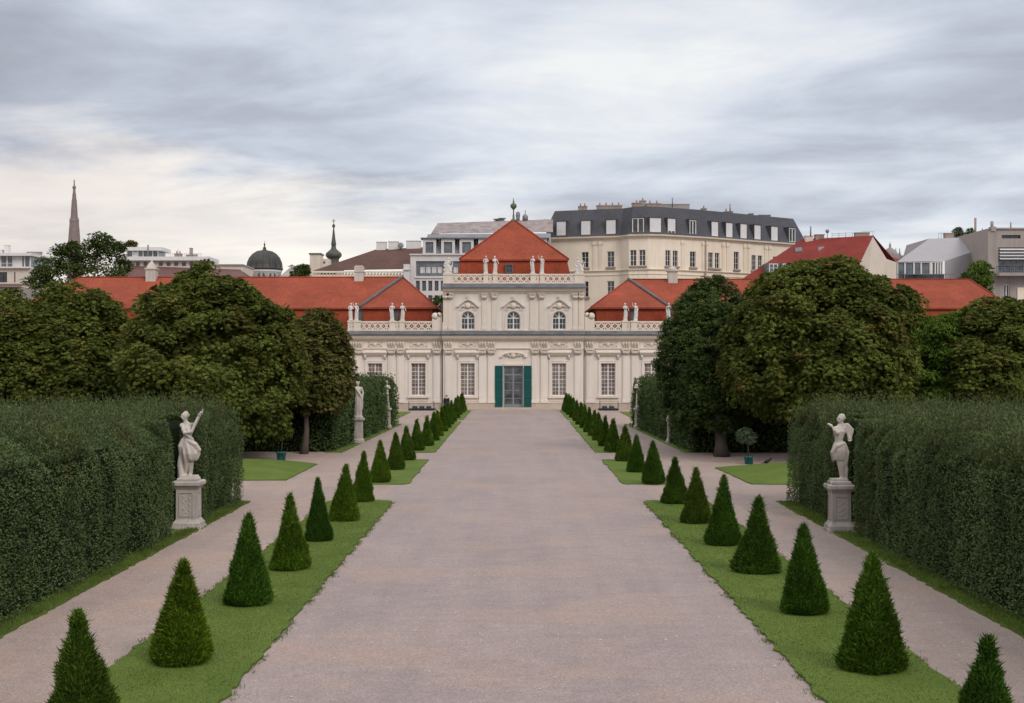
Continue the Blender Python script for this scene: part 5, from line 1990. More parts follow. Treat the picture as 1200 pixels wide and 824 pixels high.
for k in (-1, 1):
    b.ell(p + Vector((-.02, k * .06, .17)), (.15, .025, .06), 10, 6, Matrix.Rotation(R(-22), 3, 'Y'))
    b.tube([p + Vector((.02, k * .035, .11)), p + Vector((.015, k * .035, .0)), p + Vector((.06, k * .035, -.02))], [.014, .009, .008], 6)
tag(b.build("crow", M['black']), "small black crow standing on the right lawn bed", "bird")

def person_at(x, y):
    root = thing("person", "person in dark clothes standing behind the far left yews near the palace", "person", (x, y, 0))
    o = Vector((x, y, 0))
    b = MB()
    head(b, (0, 0, 1.62), 1.0, (0.3, -1, 0))
    b.tube([(0, 0, .95), (0, 0, 1.25), (0, 0, 1.42)], [.14, .13, .15], 12, cap='round')
    b.tube([(-.17, 0, 1.42), (.17, 0, 1.42)], .07, 10, cap='round')
    for k in (-1, 1):
        b.tube([(k * .09, 0, .93), (k * .10, -.01, .5), (k * .10, .02, .1)], [.095, .065, .045], 10, cap='round')
        b.tube([(k * .10, .03, .05), (k * .11, -.13, .04)], [.045, .035], 8, cap='round')
        b.tube([(k * .21, 0, 1.40), (k * .25, .02, 1.12), (k * .22, -.10, .90)], [.055, .043, .033], 10, cap='round')
        hand(b, (k * .22, -.10, .90), (0, -.3, -1), (k, 0, 0), 1.0)
    remesh(b, "body", M['skin'], root, 0.016, (x, y, 0), 1)
    c = MB()
    c.tube([(0, 0, .86), (0, 0, 1.1), (0, 0, 1.40), (0, 0, 1.47)], [.185, .17, .185, .10], 12, cap='round')
    c.tube([(-.18, 0, 1.41), (.18, 0, 1.41)], .09, 10, cap='round')
    for k in (-1, 1):
        c.tube([(k * .21, 0, 1.40), (k * .25, .02, 1.12), (k * .225, -.085, .94)], [.075, .06, .05], 10, cap='round')
    remesh(c, "jacket", M['cloth_dark'], root, 0.02, (x, y, 0), 1)
    c = MB()
    for k in (-1, 1):
        c.tube([(k * .085, 0, .92), (k * .10, -.01, .5), (k * .10, .02, .10)], [.125, .085, .07], 10, cap='round')
    remesh(c, "trousers", M['cloth_dark'], root, 0.02, (x, y, 0), 1)
    c = MB()
    c.ell((0, .025, 1.67), (.105, .105, .10))
    c.ell((0, .06, 1.60), (.09, .07, .10))
    remesh(c, "hair", M['black'], root, 0.016, (x, y, 0), 1)


q = G(523.2, 485)
person_at(q.x, q.y)
print("figures done")

#--TOWN--
# ------------------------------------------------------------------ the town behind
GB = "town houses behind the palace"


def house(name, label, cat, u, Y, group=GB):
    return thing(name, label, cat, (fx(u, Y), Y, 0), group)


def wall_seg(root, p0, p1, z0, z1, holes, mat, name="wall", depth=0.25, back=0.0):
    """wall from p0 to p1 (plan points, left to right as seen from the garden); holes in (s0,s1,z0,z1)"""
    p0, p1 = Vector(p0), Vector(p1)
    L = (p1 - p0).length
    a = math.atan2(p1.y - p0.y, p1.x - p0.x)
    mb = MB()
    wall_holes(mb, 0, L, z0, z1, holes, depth)
    return mb.build(name, mat, root, (p0.x, p0.y, 0), a), L, a


def s_at(p0, p1, u):
    """distance along the wall p0-p1 where the sight line of photo column u meets it"""
    k = (u - U0) / FPX
    p0, p1 = Vector(p0), Vector(p1)
    d = p1 - p0
    t = (k * p0.y - p0.x) / (d.x - k * d.y)
    return t * d.length, p0.y + t * d.y


def put_window(root, p0, p1, s, z0, z1, w, proto, key, pane='dark_pane', frame='win_white', cols=2, rows=2, sill=True, hood=False, inset=0.12, name="window"):
    p0, p1 = Vector(p0), Vector(p1)
    d = (p1 - p0).normalized()
    a = math.atan2(d.y, d.x)
    at = (p0.x + d.x * s, p0.y + d.y * s, z0)
    k = (key, round(w, 2), round(z1 - z0, 2))
    if k in proto:
        return copy_tree(proto[k], root, at, a)
    h = z1 - z0
    f = casement(w, h, cols, rows, 0.065, 0.04, 0.07, inset, (), 0.07).build(name, M[frame], root, at, a)
    po = pane_quad(w, h, inset + 0.035).build("pane", M[pane], f, (0, 0, 0))
    po.location = (0, 0, 0)
    if sill:
        so = MB().box(-w / 2 - 0.2, w / 2 + 0.2, -0.22, 0.0, -0.28, -0.01).build("window_sill", M['brick' if root_style.get(root) == 'cream' else 'concrete'], f, (0, 0, 0))
        so.location = (0, 0, 0)
    if hood:
        mb = MB()
        mb.box(-w / 2 - 0.25, w / 2 + 0.25, -0.28, 0.0, h + 0.25, h + 0.45)
        mb.box(-w / 2 - 0.15, -w / 2 - 0.002, -0.1, 0.0, 0, h + 0.25)
        mb.box(w / 2 + 0.002, w / 2 + 0.15, -0.1, 0.0, 0, h + 0.25)
        so = mb.build("window_hood", M['cream_trim'], f, (0, 0, 0))
        so.location = (0, 0, 0)
    proto[k] = f
    return f


root_style = {}

# --- large cream corner building with a slate mansard
Yc0 = 186.0
B9 = house("apartment_building", "large cream corner house with a dark slate mansard behind the pavilion", "apartment building", 780, Yc0)
root_style[B9] = 'cream'
zc9 = EYE + 17.85
zt9 = EYE + 22.1
A = [(fx(u, Y), Y) for u, Y in ((639.5, 190.8), (727, 187.4), (737, 185.6), (760, 184.9), (777, 185.4), (826, 189.2), (946, 201.5))]
SEGW = [
    [(657, 'n'), (685.6, 'w'), (715.7, 'w')],
    [],
    [(747.4, 'p')],
    [],
    [(787.2, 'p'), (812, 'w')],
    [(836.7, 'p'), (863, 't'), (887, 'p'), (912, 'p'), (932, 'w')],
]
pr9 = {}
for i in range(6):
    p0, p1 = A[i], A[i + 1]
    holes, wins = [], []
    for (u, kind) in SEGW[i]:
        if kind == 'n': continue
        s, Yh = s_at(p0, p1, u)
        zr0, zr1 = zc9 - 4.45, zc9 - 2.15
        offs = [-0.66, 0.66] if kind == 'p' else [0]
        w = 0.92 if kind == 'p' else 1.05
        if kind == 't': zr1 += 0.35; w = 1.05
        for o_ in offs:
            for dz_ in (0, -4.35):
                holes.append((s + o_ - w / 2, s + o_ + w / 2, zr0 + dz_, zr1 + dz_))
                wins.append((s + o_, zr0 + dz_, zr1 + dz_, w))
    wall_seg(B9, p0, p1, 0, zc9 - 0.3, holes, M['cream'])
    for (s, za, zb_, w) in wins:
        put_window(B9, p0, p1, s, za, zb_, w, pr9, 'b9', 'dark_pane', 'win_white', 2, 3, True, False, 0.16)
# cornices and string courses follow the plan
def offset_path(A, d):
    out = []
    n = len(A)
    for i, p in enumerate(A):
        a = Vector(A[max(i - 1, 0)])
        b = Vector(A[min(i + 1, n - 1)])
        t = (b - a).normalized()
        out.append(Vector(p) + Vector((t.y, -t.x)) * d)
    return out


def band(mb, A, prof):
    """sweep an (outward, z) polygon along plan path A"""
    m = len(prof)
    cols_ = [[(q.x, q.y, z) for q, z in ((offset_path(A, d)[i], z) for d, z in prof)] for i in range(len(A))]
    vs = [p for c in cols_ for p in c]
    fs = []
    for i in range(len(A) - 1):
        for k in range(m):
            fs.append((i * m + k, (i + 1) * m + k, (i + 1) * m + (k + 1) % m, i * m + (k + 1) % m))
    fs.append(tuple(range(m)))
    fs.append(tuple(range((len(A) - 1) * m, len(A) * m))[::-1])
    mb.add(vs, fs)


cb = MB()
band(cb, A, [(-.1, zc9 - .5), (.10, zc9 - .45), (.18, zc9 - .25), (.5, zc9 - .15), (.55, zc9 + .05), (-.1, zc9 + .12)])
band(cb, A, [(-.05, zc9 - 5.2), (.10, zc9 - 5.15), (.22, zc9 - 5.0), (.22, zc9 - 4.9), (-.05, zc9 - 4.85)])
band(cb, A, [(-.05, zc9 - 5.75), (.06, zc9 - 5.72), (.10, zc9 - 5.6), (-.05, zc9 - 5.55)])
cb.build("cornice", M['cream_trim'], B9)
pb = MB()
for i in range(6):
    p0, p1 = Vector(A[i]), Vector(A[i + 1])
    L = (p1 - p0).length
    d = (p1 - p0).normalized()
    nrm = Vector((d.y, -d.x))
    ss = sorted(s_at(p0, p1, u)[0] for u, k in SEGW[i])
    if not ss: continue
    edges = [0.3] + [(a + b) / 2 for a, b in zip(ss[:-1], ss[1:])] + [L - 0.3]
    for e in edges:
        for o_ in ((-0.45, 0.45) if (len(ss) > 2 and 0.5 < e < L - 0.5) else (0,)):
            if any(abs(e + o_ - c_) < 1.45 for c_ in ss): continue
            q = p0 + d * (e + o_) + nrm * 0.04
            pb.bar((q.x, q.y, zc9 - 4.9), (q.x, q.y, zc9 - 0.5), 0.5, 0.14, (nrm.x, nrm.y, 0))
            q2 = p0 + d * (e + o_) + nrm * 0.06
            pb.bar((q2.x, q2.y, zc9 - 1.15), (q2.x, q2.y, zc9 - 0.75), 0.66, 0.26, (nrm.x, nrm.y, 0))
            pb.cut()
pb.build_pieces("pilaster_strip", M['cream_trim'], B9)
# mansard
INS = 1.35
Ai = offset_path(A, -INS)
Ai[0] = Vector((Ai[0].x + 1.0, Ai[0].y)); Ai[-1] = Vector((Ai[-1].x - 1.2, Ai[-1].y))
mm = MB()
for i in range(6):
    p0, p1 = Vector(A[i]), Vector(A[i + 1])
    mm.poly([(p0.x, p0.y, zc9 + .12), (p1.x, p1.y, zc9 + .12), (Ai[i + 1].x, Ai[i + 1].y, zt9), (Ai[i].x, Ai[i].y, zt9)])
e0, e1 = Vector(A[0]), Vector(A[-1])
bk0, bk1 = Vector((Ai[0].x - .5, 212)), Vector((Ai[-1].x + 1, 222))
mm.poly([(e1.x, e1.y, zc9 + .12), (bk1.x + 1, bk1.y, zc9 + .12), (bk1.x, bk1.y, zt9), (Ai[-1].x, Ai[-1].y, zt9)])
mm.poly([(e0.x, e0.y, zc9 + .12), (Ai[0].x, Ai[0].y, zt9), (bk0.x, bk0.y, zt9), (bk0.x - 1, bk0.y, zc9 + .12)])
mm.poly([(q.x, q.y, zt9) for q in Ai] + [(bk1.x, bk1.y, zt9), (bk0.x, bk0.y, zt9)])
mo = mm.build("mansard_roof", M['slate'], B9)
bx_ = MB()
bx_.poly([(e1.x, e1.y, 0), (bk1.x + 1, bk1.y, 0), (bk1.x + 1, bk1.y, zc9 + .1), (e1.x, e1.y, zc9 + .1)])
bx_.poly([(e0.x, e0.y, 0), (e0.x, e0.y, zc9 + .1), (bk0.x - 1, bk0.y, zc9 + .1), (bk0.x - 1, bk0.y, 0)])
bx_.build("side_wall", M['cream'], B9)
# dormers: upright boxes cut into the slope with white blinds
DORM = [(657.5, 0, 1.45, 0), (686.3, 0, 1.45, 0), (715.8, 0, 1.45, 0), (747.6, 2, 1.75, 1), (768.4, 3, 1.75, 0), (787.5, 4, 1.4, 2), (812.5, 4, 1.25, 1), (838.3, 5, 1.35, 0), (855.2, 5, 1.35, 0), (872, 5, 1.35, 0), (888.3, 5, 1.35, 0), (908.2, 5, 1.45, 0), (929, 5, 1.45, 1)]
for u, seg, w, kind in DORM:
    p0, p1 = Vector(A[seg]), Vector(A[seg + 1])
    s, Yh = s_at(p0, p1, u)
    d = (p1 - p0).normalized()
    a = math.atan2(d.y, d.x)
    at = (p0.x + d.x * s, p0.y + d.y * s, zc9 + 0.12)
    h = 2.25
    f = MB()
    f.box(-w / 2 - .10, -w / 2, 0.06, 1.1, 0.05, h + .12)
    f.box(w / 2, w / 2 + .10, 0.06, 1.1, 0.05, h + .12)
    f.box(-w / 2 - .14, w / 2 + .14, 0.02, 1.15, h + .12, h + .24)
    f.box(-w / 2, w / 2, 0.06, 0.3, 0.0, 0.14)
    do = f.build("dormer", M['slate'], B9, at, a)
    if kind == 0:
        c = MB().box(-w / 2 + .03, w / 2 - .03, 0.10, 0.16, 0.22, h + .11)
        co = c.build("blind", M['blind'], do, (0, 0, 0))
    else:
        co = casement(w - .04, h - .05, 2, 1 if kind == 1 else 1, .12, .05, .08, .1, (), .14).build("window", M['win_white'], do, (0, 0, 0))
        co.location = (0, 0, 0.15)
        if kind == 2:
            c2_ = MB().box(-w / 2 + .05, w / 2 - .05, .09, .14, .55, h + .10).build("blind", M['blind'], do, (0, 0, 0))
            c2_.location = (0, 0, 0)
        pz_ = pane_quad(w, h, .17).build("pane", M['dark_pane'], do, (0, 0, 0))
        pz_.location = (0, 0, .12)
    if kind == 0: co.location = (0, 0, 0)


def roof_box(root, u0, u1, v0, v1, Y, mat, name="chimney", pots=0, zbase=None, dep=1.0):
    x0, x1, z1 = fx(u0, Y), fx(u1, Y), fz(v0, Y)
    z0 = fz(v1, Y) - 0.6 if zbase is None else zbase
    b = MB()
    b.box(x0, x1, Y, Y + dep, z0, z1 - 0.12)
    b.box(x0 - .06, x1 + .06, Y - .06, Y + dep + .06, z1 - 0.12, z1)
    for k in range(pots):
        xx = x0 + (x1 - x0) * (k + .5) / pots
        b.tube([(xx, Y + dep / 2, z1), (xx, Y + dep / 2, z1 + .45)], .11, 8)
    return b.build(name, M[mat], root)


YT = 191
roof_box(B9, 678, 688, 241.5, 246.5, YT, 'brick', pots=2)
roof_box(B9, 699.5, 729, 240.5, 245.5, YT, 'brick', pots=4)
roof_box(B9, 741, 752, 237.5, 244, YT, 'brick', pots=1)
roof_box(B9, 750, 757, 234.8, 244, YT + 1, 'concrete', pots=1)
roof_box(B9, 758, 774, 238.2, 244, YT, 'brick', pots=2)
roof_box(B9, 774, 808, 239, 244, YT + 1.5, 'concrete')
roof_box(B9, 822.5, 828, 244, 248, YT + 3, 'brick', pots=1)
roof_box(B9, 849, 859, 247.5, 251, YT + 5, 'brick', pots=2)
roof_box(B9, 878, 883, 250, 253, YT + 8, 'grey_metal')
roof_box(B9, 889, 903, 251.6, 254.5, YT + 9, 'grey_metal')
b = MB()
for u, v0, v1, Y in ((788, 232, 243, YT), (855.5, 239, 250, YT + 5)):
    b.tube([(fx(u, Y), Y, fz(v1, Y)), (fx(u, Y), Y, fz(v0, Y))], .09, 6)
b.build("flue_pipe", M['grey_metal'], B9)
jp = MB()
q = A[5]
jp.tube([(q[0] + .1, q[1] - .18, 4), (q[0] + .1, q[1] - .18, zc9 - .4)], .12, 8)
jp.build("downpipe", M['brick'], B9)

# --- pale modern building left of the pavilion roof
Y8 = 176.0
B8 = house("modern_building", "pale modern block with a glass band and dormers behind the pavilion's left side", "apartment building", 540, Y8)
H8 = lambda u0, u1, v0, v1: (fx(u0, Y8) - fx(481, Y8), fx(u1, Y8) - fx(481, Y8), fz(v1, Y8), fz(v0, Y8))
p0, p1 = (fx(481, Y8), Y8), (fx(645, Y8), Y8)
holes = [H8(487.5, 521.5, 306, 323.8), H8(526.5, 560, 306, 323.8)] + [H8(487.3 + 7.3 * k, 492 + 7.3 * k, 329, 341) for k in range(8)] + [H8(487.3 + 7.3 * k, 492 + 7.3 * k, 346, 358) for k in range(8)]
wall_seg(B8, p0, p1, 0, fz(299, Y8), holes, M['pale'], depth=0.4)
for (a, b_, c, d) in holes:
    at = (p0[0] + (a + b_) / 2, Y8, c)
    w, h = b_ - a, d - c
    wide = w > 2
    f = casement(w, h, 8 if wide else 2, 2 if wide else 1, .08, .04, .08, .3, (), .05).build("window", M['grey_metal'], B8, at)
    po = pane_quad(w, h, .34).build("pane", M['mid_pane' if wide else 'dark_pane'], f, (0, 0, 0))
    po.location = (0, 0, 0)
    if wide:
        for k in range(4):
            so = MB().box(-w / 2 + w * (.22 + .2 * k) - .3, -w / 2 + w * (.22 + .2 * k) + .3, .345, .36, h * .22, h * .6).build("blind", M['pale'], f, (0, 0, 0))
            so.location = (0, -0.03, 0)
mb = MB()
mb.box(fx(480, Y8), fx(646, Y8), Y8 - .25, Y8 + .3, fz(299, Y8), fz(297.6, Y8))
mb.box(fx(486, Y8), fx(646, Y8), Y8 - .15, Y8 - .002, fz(326, Y8), fz(324.5, Y8))
mb.box(fx(474, Y8), fx(480.9, Y8), Y8 - 1.5, Y8 + 10, 0, fz(310.5, Y8))
mb.box(fx(473, Y8), fx(481.4, Y8), Y8 - 1.7, Y8 + 10.2, fz(317.5, Y8), fz(316.2, Y8))
mb.build("parapet", M['pale'], B8)
mb = MB()
mb.poly([(fx(493, Y8), Y8 + .8, fz(298, Y8)), (fx(646, Y8), Y8 + .8, fz(298, Y8)), (fx(646, Y8), Y8 + 2.4, fz(273.5, Y8 + 2.4)), (fx(500, Y8), Y8 + 2.4, fz(274.5, Y8 + 2.4))])
mb.poly([(fx(493, Y8), Y8 + .8, fz(298, Y8)), (fx(500, Y8), Y8 + 2.4, fz(274.5, Y8 + 2.4)), (fx(500, Y8), Y8 + 16, fz(274.5, Y8 + 2.4)), (fx(493, Y8), Y8 + 16, fz(298, Y8))])
mb.build("mansard_roof", M['zinc'], B8)
mb = MB()
Yq = Y8 + 2.5
mb.poly([(fx(505, Yq), Yq, fz(274, Yq)), (fx(648, Yq), Yq, fz(272, Yq)), (fx(648, Yq + 5), Yq + 5, fz(257, Yq + 5)), (fx(513, Yq + 5), Yq + 5, fz(261.5, Yq + 5))])
mb.poly([(fx(505, Yq), Yq, fz(274, Yq)), (fx(513, Yq + 5), Yq + 5, fz(261.5, Yq + 5)), (fx(513, Yq + 5), Yq + 12, fz(262, Yq + 5)), (fx(505, Yq), Yq + 14, fz(274, Yq))])
mb.poly([(fx(513, Yq + 5), Yq + 5, fz(261.5, Yq + 5)), (fx(648, Yq + 5), Yq + 5, fz(257, Yq + 5)), (fx(648, Yq + 5), Yq + 14, fz(257, Yq + 5)), (fx(513, Yq + 5), Yq + 14, fz(261.5, Yq + 5))])
mb.build("upper_roof", M['old_sheet'], B8)
for k, (a, b_) in enumerate(((495.5, 511), (517, 533), (538.5, 555), (560.5, 577), (582, 598), (603.5, 620), (625, 641))):
    Yd = Y8 + .5
    x0, x1, z0, z1 = fx(a, Yd), fx(b_, Yd), fz(297.8, Yd), fz(280, Yd)
    xm = (x0 + x1) / 2
    f = MB()
    f.box(x0, x0 + .36, Yd, Yd + 2, z0, z1)
    f.box(x1 - .36, x1, Yd, Yd + 2, z0, z1)
    f.box(x0 + .36, x1 - .36, Yd, Yd + 2, z1 - .42, z1)
    f.box(x0 + .36, x1 - .36, Yd + .002, Yd + 2, z0, z0 + .14)
    do = f.build("dormer", M['pale'], B8)
    w, h = x1 - x0 - .72, z1 - z0 - .58
    wf = casement(w, h, 3, 1, .06, .05, .08, 0, (), .05)
    wf.xform(Matrix.Translation((xm, Yd + .25, z0 + .15)))
    wf.build("window", M['grey_metal'], do)
    pq = pane_quad(w, h, 0).xform(Matrix.Translation((xm, Yd + .3, z0 + .15)))
    pq.build("pane", M['mid_pane'], do)
    rf = MB().box(x0 - .3, x1 + .3, Yd - .25, Yd + 2.2, z1, z1 + .16)
    rf.build("dormer_roof", M['lead'], do)
mb = MB()
Yz = Yq + 5
for u, v, r in ((583, 257, .5), (588, 256, .4)):
    mb.box(fx(u, Yz) - r, fx(u, Yz) + r, Yz, Yz + 1, fz(v + 5, Yz), fz(v + 1.5, Yz))
    mb.lathe([(.05, 0), (.6, .15), (.62, .25), (.1, .3)], (fx(u, Yz), Yz + .4, fz(v + 1.5, Yz)), 12)
mb.box(fx(637, Yz), fx(643, Yz), Yz, Yz + 1, fz(262, Yz), fz(257, Yz))
mb.tube([(fx(607, Yz), Yz, fz(262, Yz)), (fx(607, Yz), Yz, fz(249, Yz))], .28, 10)
mb.ell((fx(607, Yz), Yz, fz(252.5, Yz)), (.32, .3, .55))
mb.lathe([(.4, 0), (.4, .7), (.2, .9), (.06, 1.0), (.05, 1.6)], (fx(615.5, Yz), Yz, fz(259, Yz)), 10)
mb.build("roof_vent", M['grey_metal'], B8)

# --- brown-roofed house with white chimneys
Y7 = 184.0
B7 = house("apartment_building", "brown roofed old house with white chimneys left of the pale modern block", "apartment building", 430, Y7)
zE, zR = fz(317.5, Y7), fz(292.2, Y7 + 8)
mb = MB()
xl, xr_ = fx(366, Y7), fx(500, Y7)
mb.poly([(xl, Y7, zE), (xr_, Y7, zE + .3), (fx(496, Y7 + 8), Y7 + 8, zR + .3), (fx(441, Y7 + 8), Y7 + 8, zR)])
mb.poly([(xl, Y7, zE), (fx(441, Y7 + 8), Y7 + 8, zR), (xl, Y7 + 16, zE)])
mb.build("roof", M['tile_brown'], B7)
mb = MB()
mb.box(xl + .3, xr_, Y7 + .4, Y7 + 15, 0, zE - .9)
mb.build("wall", M['cream'], B7)
mb = MB()
mb.box(xl - .1, xr_, Y7 - .15, Y7 + .4, zE - .28, zE - .02)
mb.box(xl + .1, xr_, Y7 + .1, Y7 + .4, zE - .9, zE - .5)
x = xl + .1
while x < xr_:
    mb.box(x, x + .22, Y7 - .02, Y7 + .4, zE - .5, zE - .285)
    x += .46
mb.build("cornice", M['cream_trim'], B7)
for a, b_, v0, n in ((441, 452.5, 283.2, 0), (455, 466.5, 282.6, 0), (476, 493, 281.8, 0)):
    roof_box(B7, a, b_, v0, 294, Y7 + 7.6, 'white')
mb = MB()
xd, zd = fx(469.6, Y7 + 7), fz(288, Y7 + 7)
mb.lathe([(.05, 0), (.3, .05), (.46, .14), (.44, .16)], (0, 0, 0), 16)
mb.xform(Matrix.Translation((xd, Y7 + 7, zd)) @ Matrix.Rotation(R(80), 4, 'X'))
mb.tube([(xd, Y7 + 7.1, zd), (xd, Y7 + 7.1, zd - 1)], .04, 6)
mb.build("satellite_dish", M['grey_metal'], B7)

# --- low house cluster between the dome and the onion spire
Y6 = 205.0
B6 = house("old_house", "small weathered house with a stair tower between the dome and the onion spire", "house", 355, Y6)
mb = MB()
mb.box(fx(363, Y6), fx(375.5, Y6), Y6, Y6 + 3, 0, fz(298.2, Y6))
mb.box(fx(375.5, Y6) + .003, fx(385, Y6), Y6 + .5, Y6 + 3, 0, fz(303, Y6))
mb.box(fx(331, Y6), fx(363, Y6) - .003, Y6 + .6, Y6 + 6, 0, fz(320, Y6))
mb.build("wall", M['pale_warm'], B6)
mb = MB()
mb.box(fx(362, Y6), fx(376.5, Y6), Y6 - .15, Y6 + 3.2, fz(298.2, Y6), fz(296.6, Y6))
mb.build("tower_cap", M['lead'], B6)
mb = MB()
mb.poly([(fx(345, Y6), Y6, fz(321, Y6)), (fx(363, Y6), Y6, fz(321, Y6)), (fx(363, Y6), Y6 + 4, fz(308, Y6)), (fx(346, Y6), Y6 + 4, fz(308, Y6))])
mb.build("roof", M['tile_brown'], B6)
mb = MB()
mb.poly([(fx(326, Y6), Y6 - 1, fz(327, Y6)), (fx(344, Y6), Y6 - 1, fz(327, Y6)), (fx(345, Y6), Y6 + 4, fz(309, Y6)), (fx(337, Y6), Y6 + 4, fz(309.5, Y6))])
mb.build("pale_roof", M['concrete'], B6)
mb = MB()
mb.box(fx(378.2, Y6), fx(380.5, Y6), Y6 + .46, Y6 + .49, fz(308.5, Y6), fz(306, Y6))
mb.build("window", M['dark_pane'], B6)

# --- church dome
Yd = 262.0
BD = house("church_dome", "dark sheet metal church dome on a white drum with arched openings", "church dome", 310, Yd, None)
xd = fx(310, Yd)
rd_ = 20.6 * Yd / FPX
zb_ = fz(314.5, Yd)
hd_ = fz(292.5, Yd) - zb_
prof = [(rd_ + .12, -.35), (rd_ + .15, 0), (rd_, .1)] + [(rd_ * math.cos(R(a)) ** 0.85, hd_ * math.sin(R(a)) * .93 + .1) for a in range(10, 86, 10)] + [(.42, hd_ * .97), (.3, hd_ + .25), (.35, hd_ + .35), (.14, hd_ + .55), (.12, hd_ + .9), (.2, hd_ + 1.05), (.06, hd_ + 1.25), (.02, hd_ + 1.75)]
do = MB().lathe(prof, (xd, Yd, zb_), 40).build("dome", M['dome'], BD)
mb = MB()
for k in range(16):
    a = 2 * math.pi * k / 16 + .1
    mb.tube([(xd + math.cos(a) * (rd_ * math.cos(R(t)) ** .85 + .02), Yd + math.sin(a) * (rd_ * math.cos(R(t)) ** .85 + .02), zb_ + hd_ * math.sin(R(t)) * .93 + .1) for t in range(0, 86, 17)], .07, 5)
mb.build("seam", M['dome'], do)
MB().lathe([(rd_ - .25, -14), (rd_ - .25, -.9), (rd_ - .05, -.8), (rd_ - .05, -.4)], (xd, Yd, zb_), 40).build("drum", M['white'], BD)
for k in range(5):
    a = R(-90 + (k - 2) * 40)
    mb = MB()
    w, h = .72, 1.5
    pts = [(-w, 0, 0), (w, 0, 0)] + [(w * math.cos(R(t)), 0, h * .55 + w * math.sin(R(t))) for t in range(0, 181, 20)]
    mb.prism(pts, (0, .2, 0))
    o = mb.build("drum_window", M['dark_pane'], BD, (xd + math.cos(a) * (rd_ - .27), Yd + math.sin(a) * (rd_ - .27), zb_ - 2.55), a + math.pi / 2)

# --- onion spire
Ys = 290.0
M["spire_sheet"] = mat_plain("weathered spire sheet", (0.075, 0.078, 0.062), 0.55, 0, 0.3, 1.2)
BO = house("onion_spire", "slender patinated onion spire with a cross left of the brown roof", "church spire", 391, Ys, None)
k_ = Ys / FPX
xs_ = fx(391, Ys)
zs_ = fz(302.5, Ys)
MB().lathe([(a * k_, (302.5 - v) * k_) for a, v in ((12, 330), (12, 316), (11.2, 312), (8.5, 309), (6.2, 307), (6.2, 304), (7.4, 302.5), (9.3, 300.5), (9.6, 298.5), (8.8, 296.5), (6, 294.2), (3.4, 292), (2.6, 289), (3.0, 286), (2.2, 281), (1.5, 275), (.9, 269), (.7, 267), (1.6, 266), (1.9, 264.8), (1.5, 263.4), (.5, 262.4))], (xs_, Ys, zs_), 8, False).build("spire_roof", M['spire_sheet'], BO)
mb = MB()
mb.box(xs_ - .08, xs_ + .08, Ys - .08, Ys + .08, fz(262.6, Ys), fz(256.5, Ys))
mb.box(xs_ - .4, xs_ + .4, Ys - .07, Ys + .07, fz(259.5, Ys), fz(258.7, Ys))
mb.build("cross", M['gold'], BO)
MB().box(xs_ - 2, xs_ + 2, Ys - 2, Ys + 2, 0, fz(318, Ys)).build("tower", M['pale_warm'], BO)

# --- terrace house on the left
Y3 = 228.0
B3 = house("terrace_house", "long low house with a white roof terrace and mauve roof above the left wing", "apartment building", 215, Y3)
X3 = lambda u: fx(u, Y3)
Z3 = lambda v: fz(v, Y3)
mb = MB()
mb.box(X3(142), X3(188), Y3 + 1, Y3 + 7, Z3(293), Z3(289))
mb.box(X3(137), X3(246), Y3 - .6, Y3 + 7, Z3(305.5), Z3(301))
mb.build("roof_slab", M['white'], B3)
mb = MB()
mb.box(X3(145), X3(182), Y3 + 2, Y3 + 6.5, Z3(301), Z3(293) - .01)
gl = mb.build("penthouse_glazing", M['mid_pane'], B3)
mb = MB()
for u in (145, 152, 158, 164, 170, 175.5, 181.5):
    mb.box(X3(u) - .09, X3(u) + .09, Y3 + 1.9, Y3 + 2.1, Z3(301), Z3(293) - .02).cut()
mb.box(X3(151), X3(158), Y3 + 1.93, Y3 + 1.98, Z3(301), Z3(294.2)).cut()
mb.build_pieces("mullion", M['win_white'], gl)
mb = MB()
mb.box(X3(140), X3(240), Y3 + .2, Y3 + 10, 0, Z3(305.5))
mb.box(X3(240), X3(283.5), Y3 + .4, Y3 + 10, 0, Z3(309.8))
mb.build("wall", M['pale_warm'], B3)
mb = MB()
mb.box(X3(239), X3(284.5), Y3 + .1, Y3 + 10.2, Z3(311), Z3(309.5))
mb.build("coping", M['concrete'], B3)
k = 0
for u in np.arange(150, 238, 9.0):
    mb = MB()
    mb.box(X3(u), X3(u + 4.4), Y3 + .14, Y3 + .24, Z3(311.5), Z3(307))
    mb.build("window", M['dark_pane'], B3)
mb = MB()
mb.poly([(X3(140), Y3 - 4, Z3(326)), (X3(292), Y3 - 4, Z3(326)), (X3(281), Y3 + .1, Z3(315.8)), (X3(150), Y3 + .1, Z3(311.4))])
mb.poly([(X3(292), Y3 - 4, Z3(326)), (X3(292), Y3 + 6, Z3(326)), (X3(281), Y3 + .1, Z3(315.8))])
mb.build("roof", M['tile_mauve'], B3)
roof_box(B3, 204.5, 212, 297, 302, Y3 + 3, 'brick', pots=2)
roof_box(B3, 218, 225, 298.5, 302, Y3 + 3, 'brick')
roof_box(B3, 222, 224.5, 290.5, 302, Y3 + 3.5, 'concrete')
roof_box(B3, 226, 230, 298, 302, Y3 + 3, 'concrete')
mb = MB()
for k in range(22):
    u = 185 + k * 2.4
    mb.tube([(X3(u), Y3, Z3(301)), (X3(u), Y3, Z3(297.5))], .025, 5)
mb.tube([(X3(184), Y3, Z3(297.5)), (X3(237), Y3, Z3(297.5))], .03, 5)
mb.tube([(X3(173.5), Y3, Z3(303)), (X3(173.5), Y3, Z3(287))], .14, 8)
mb.tube([(X3(203.5), Y3 + 3, Z3(303)), (X3(203.5), Y3 + 3, Z3(290.5))], .05, 6)
mb.build("terrace_railing", M['grey_metal'], B3)
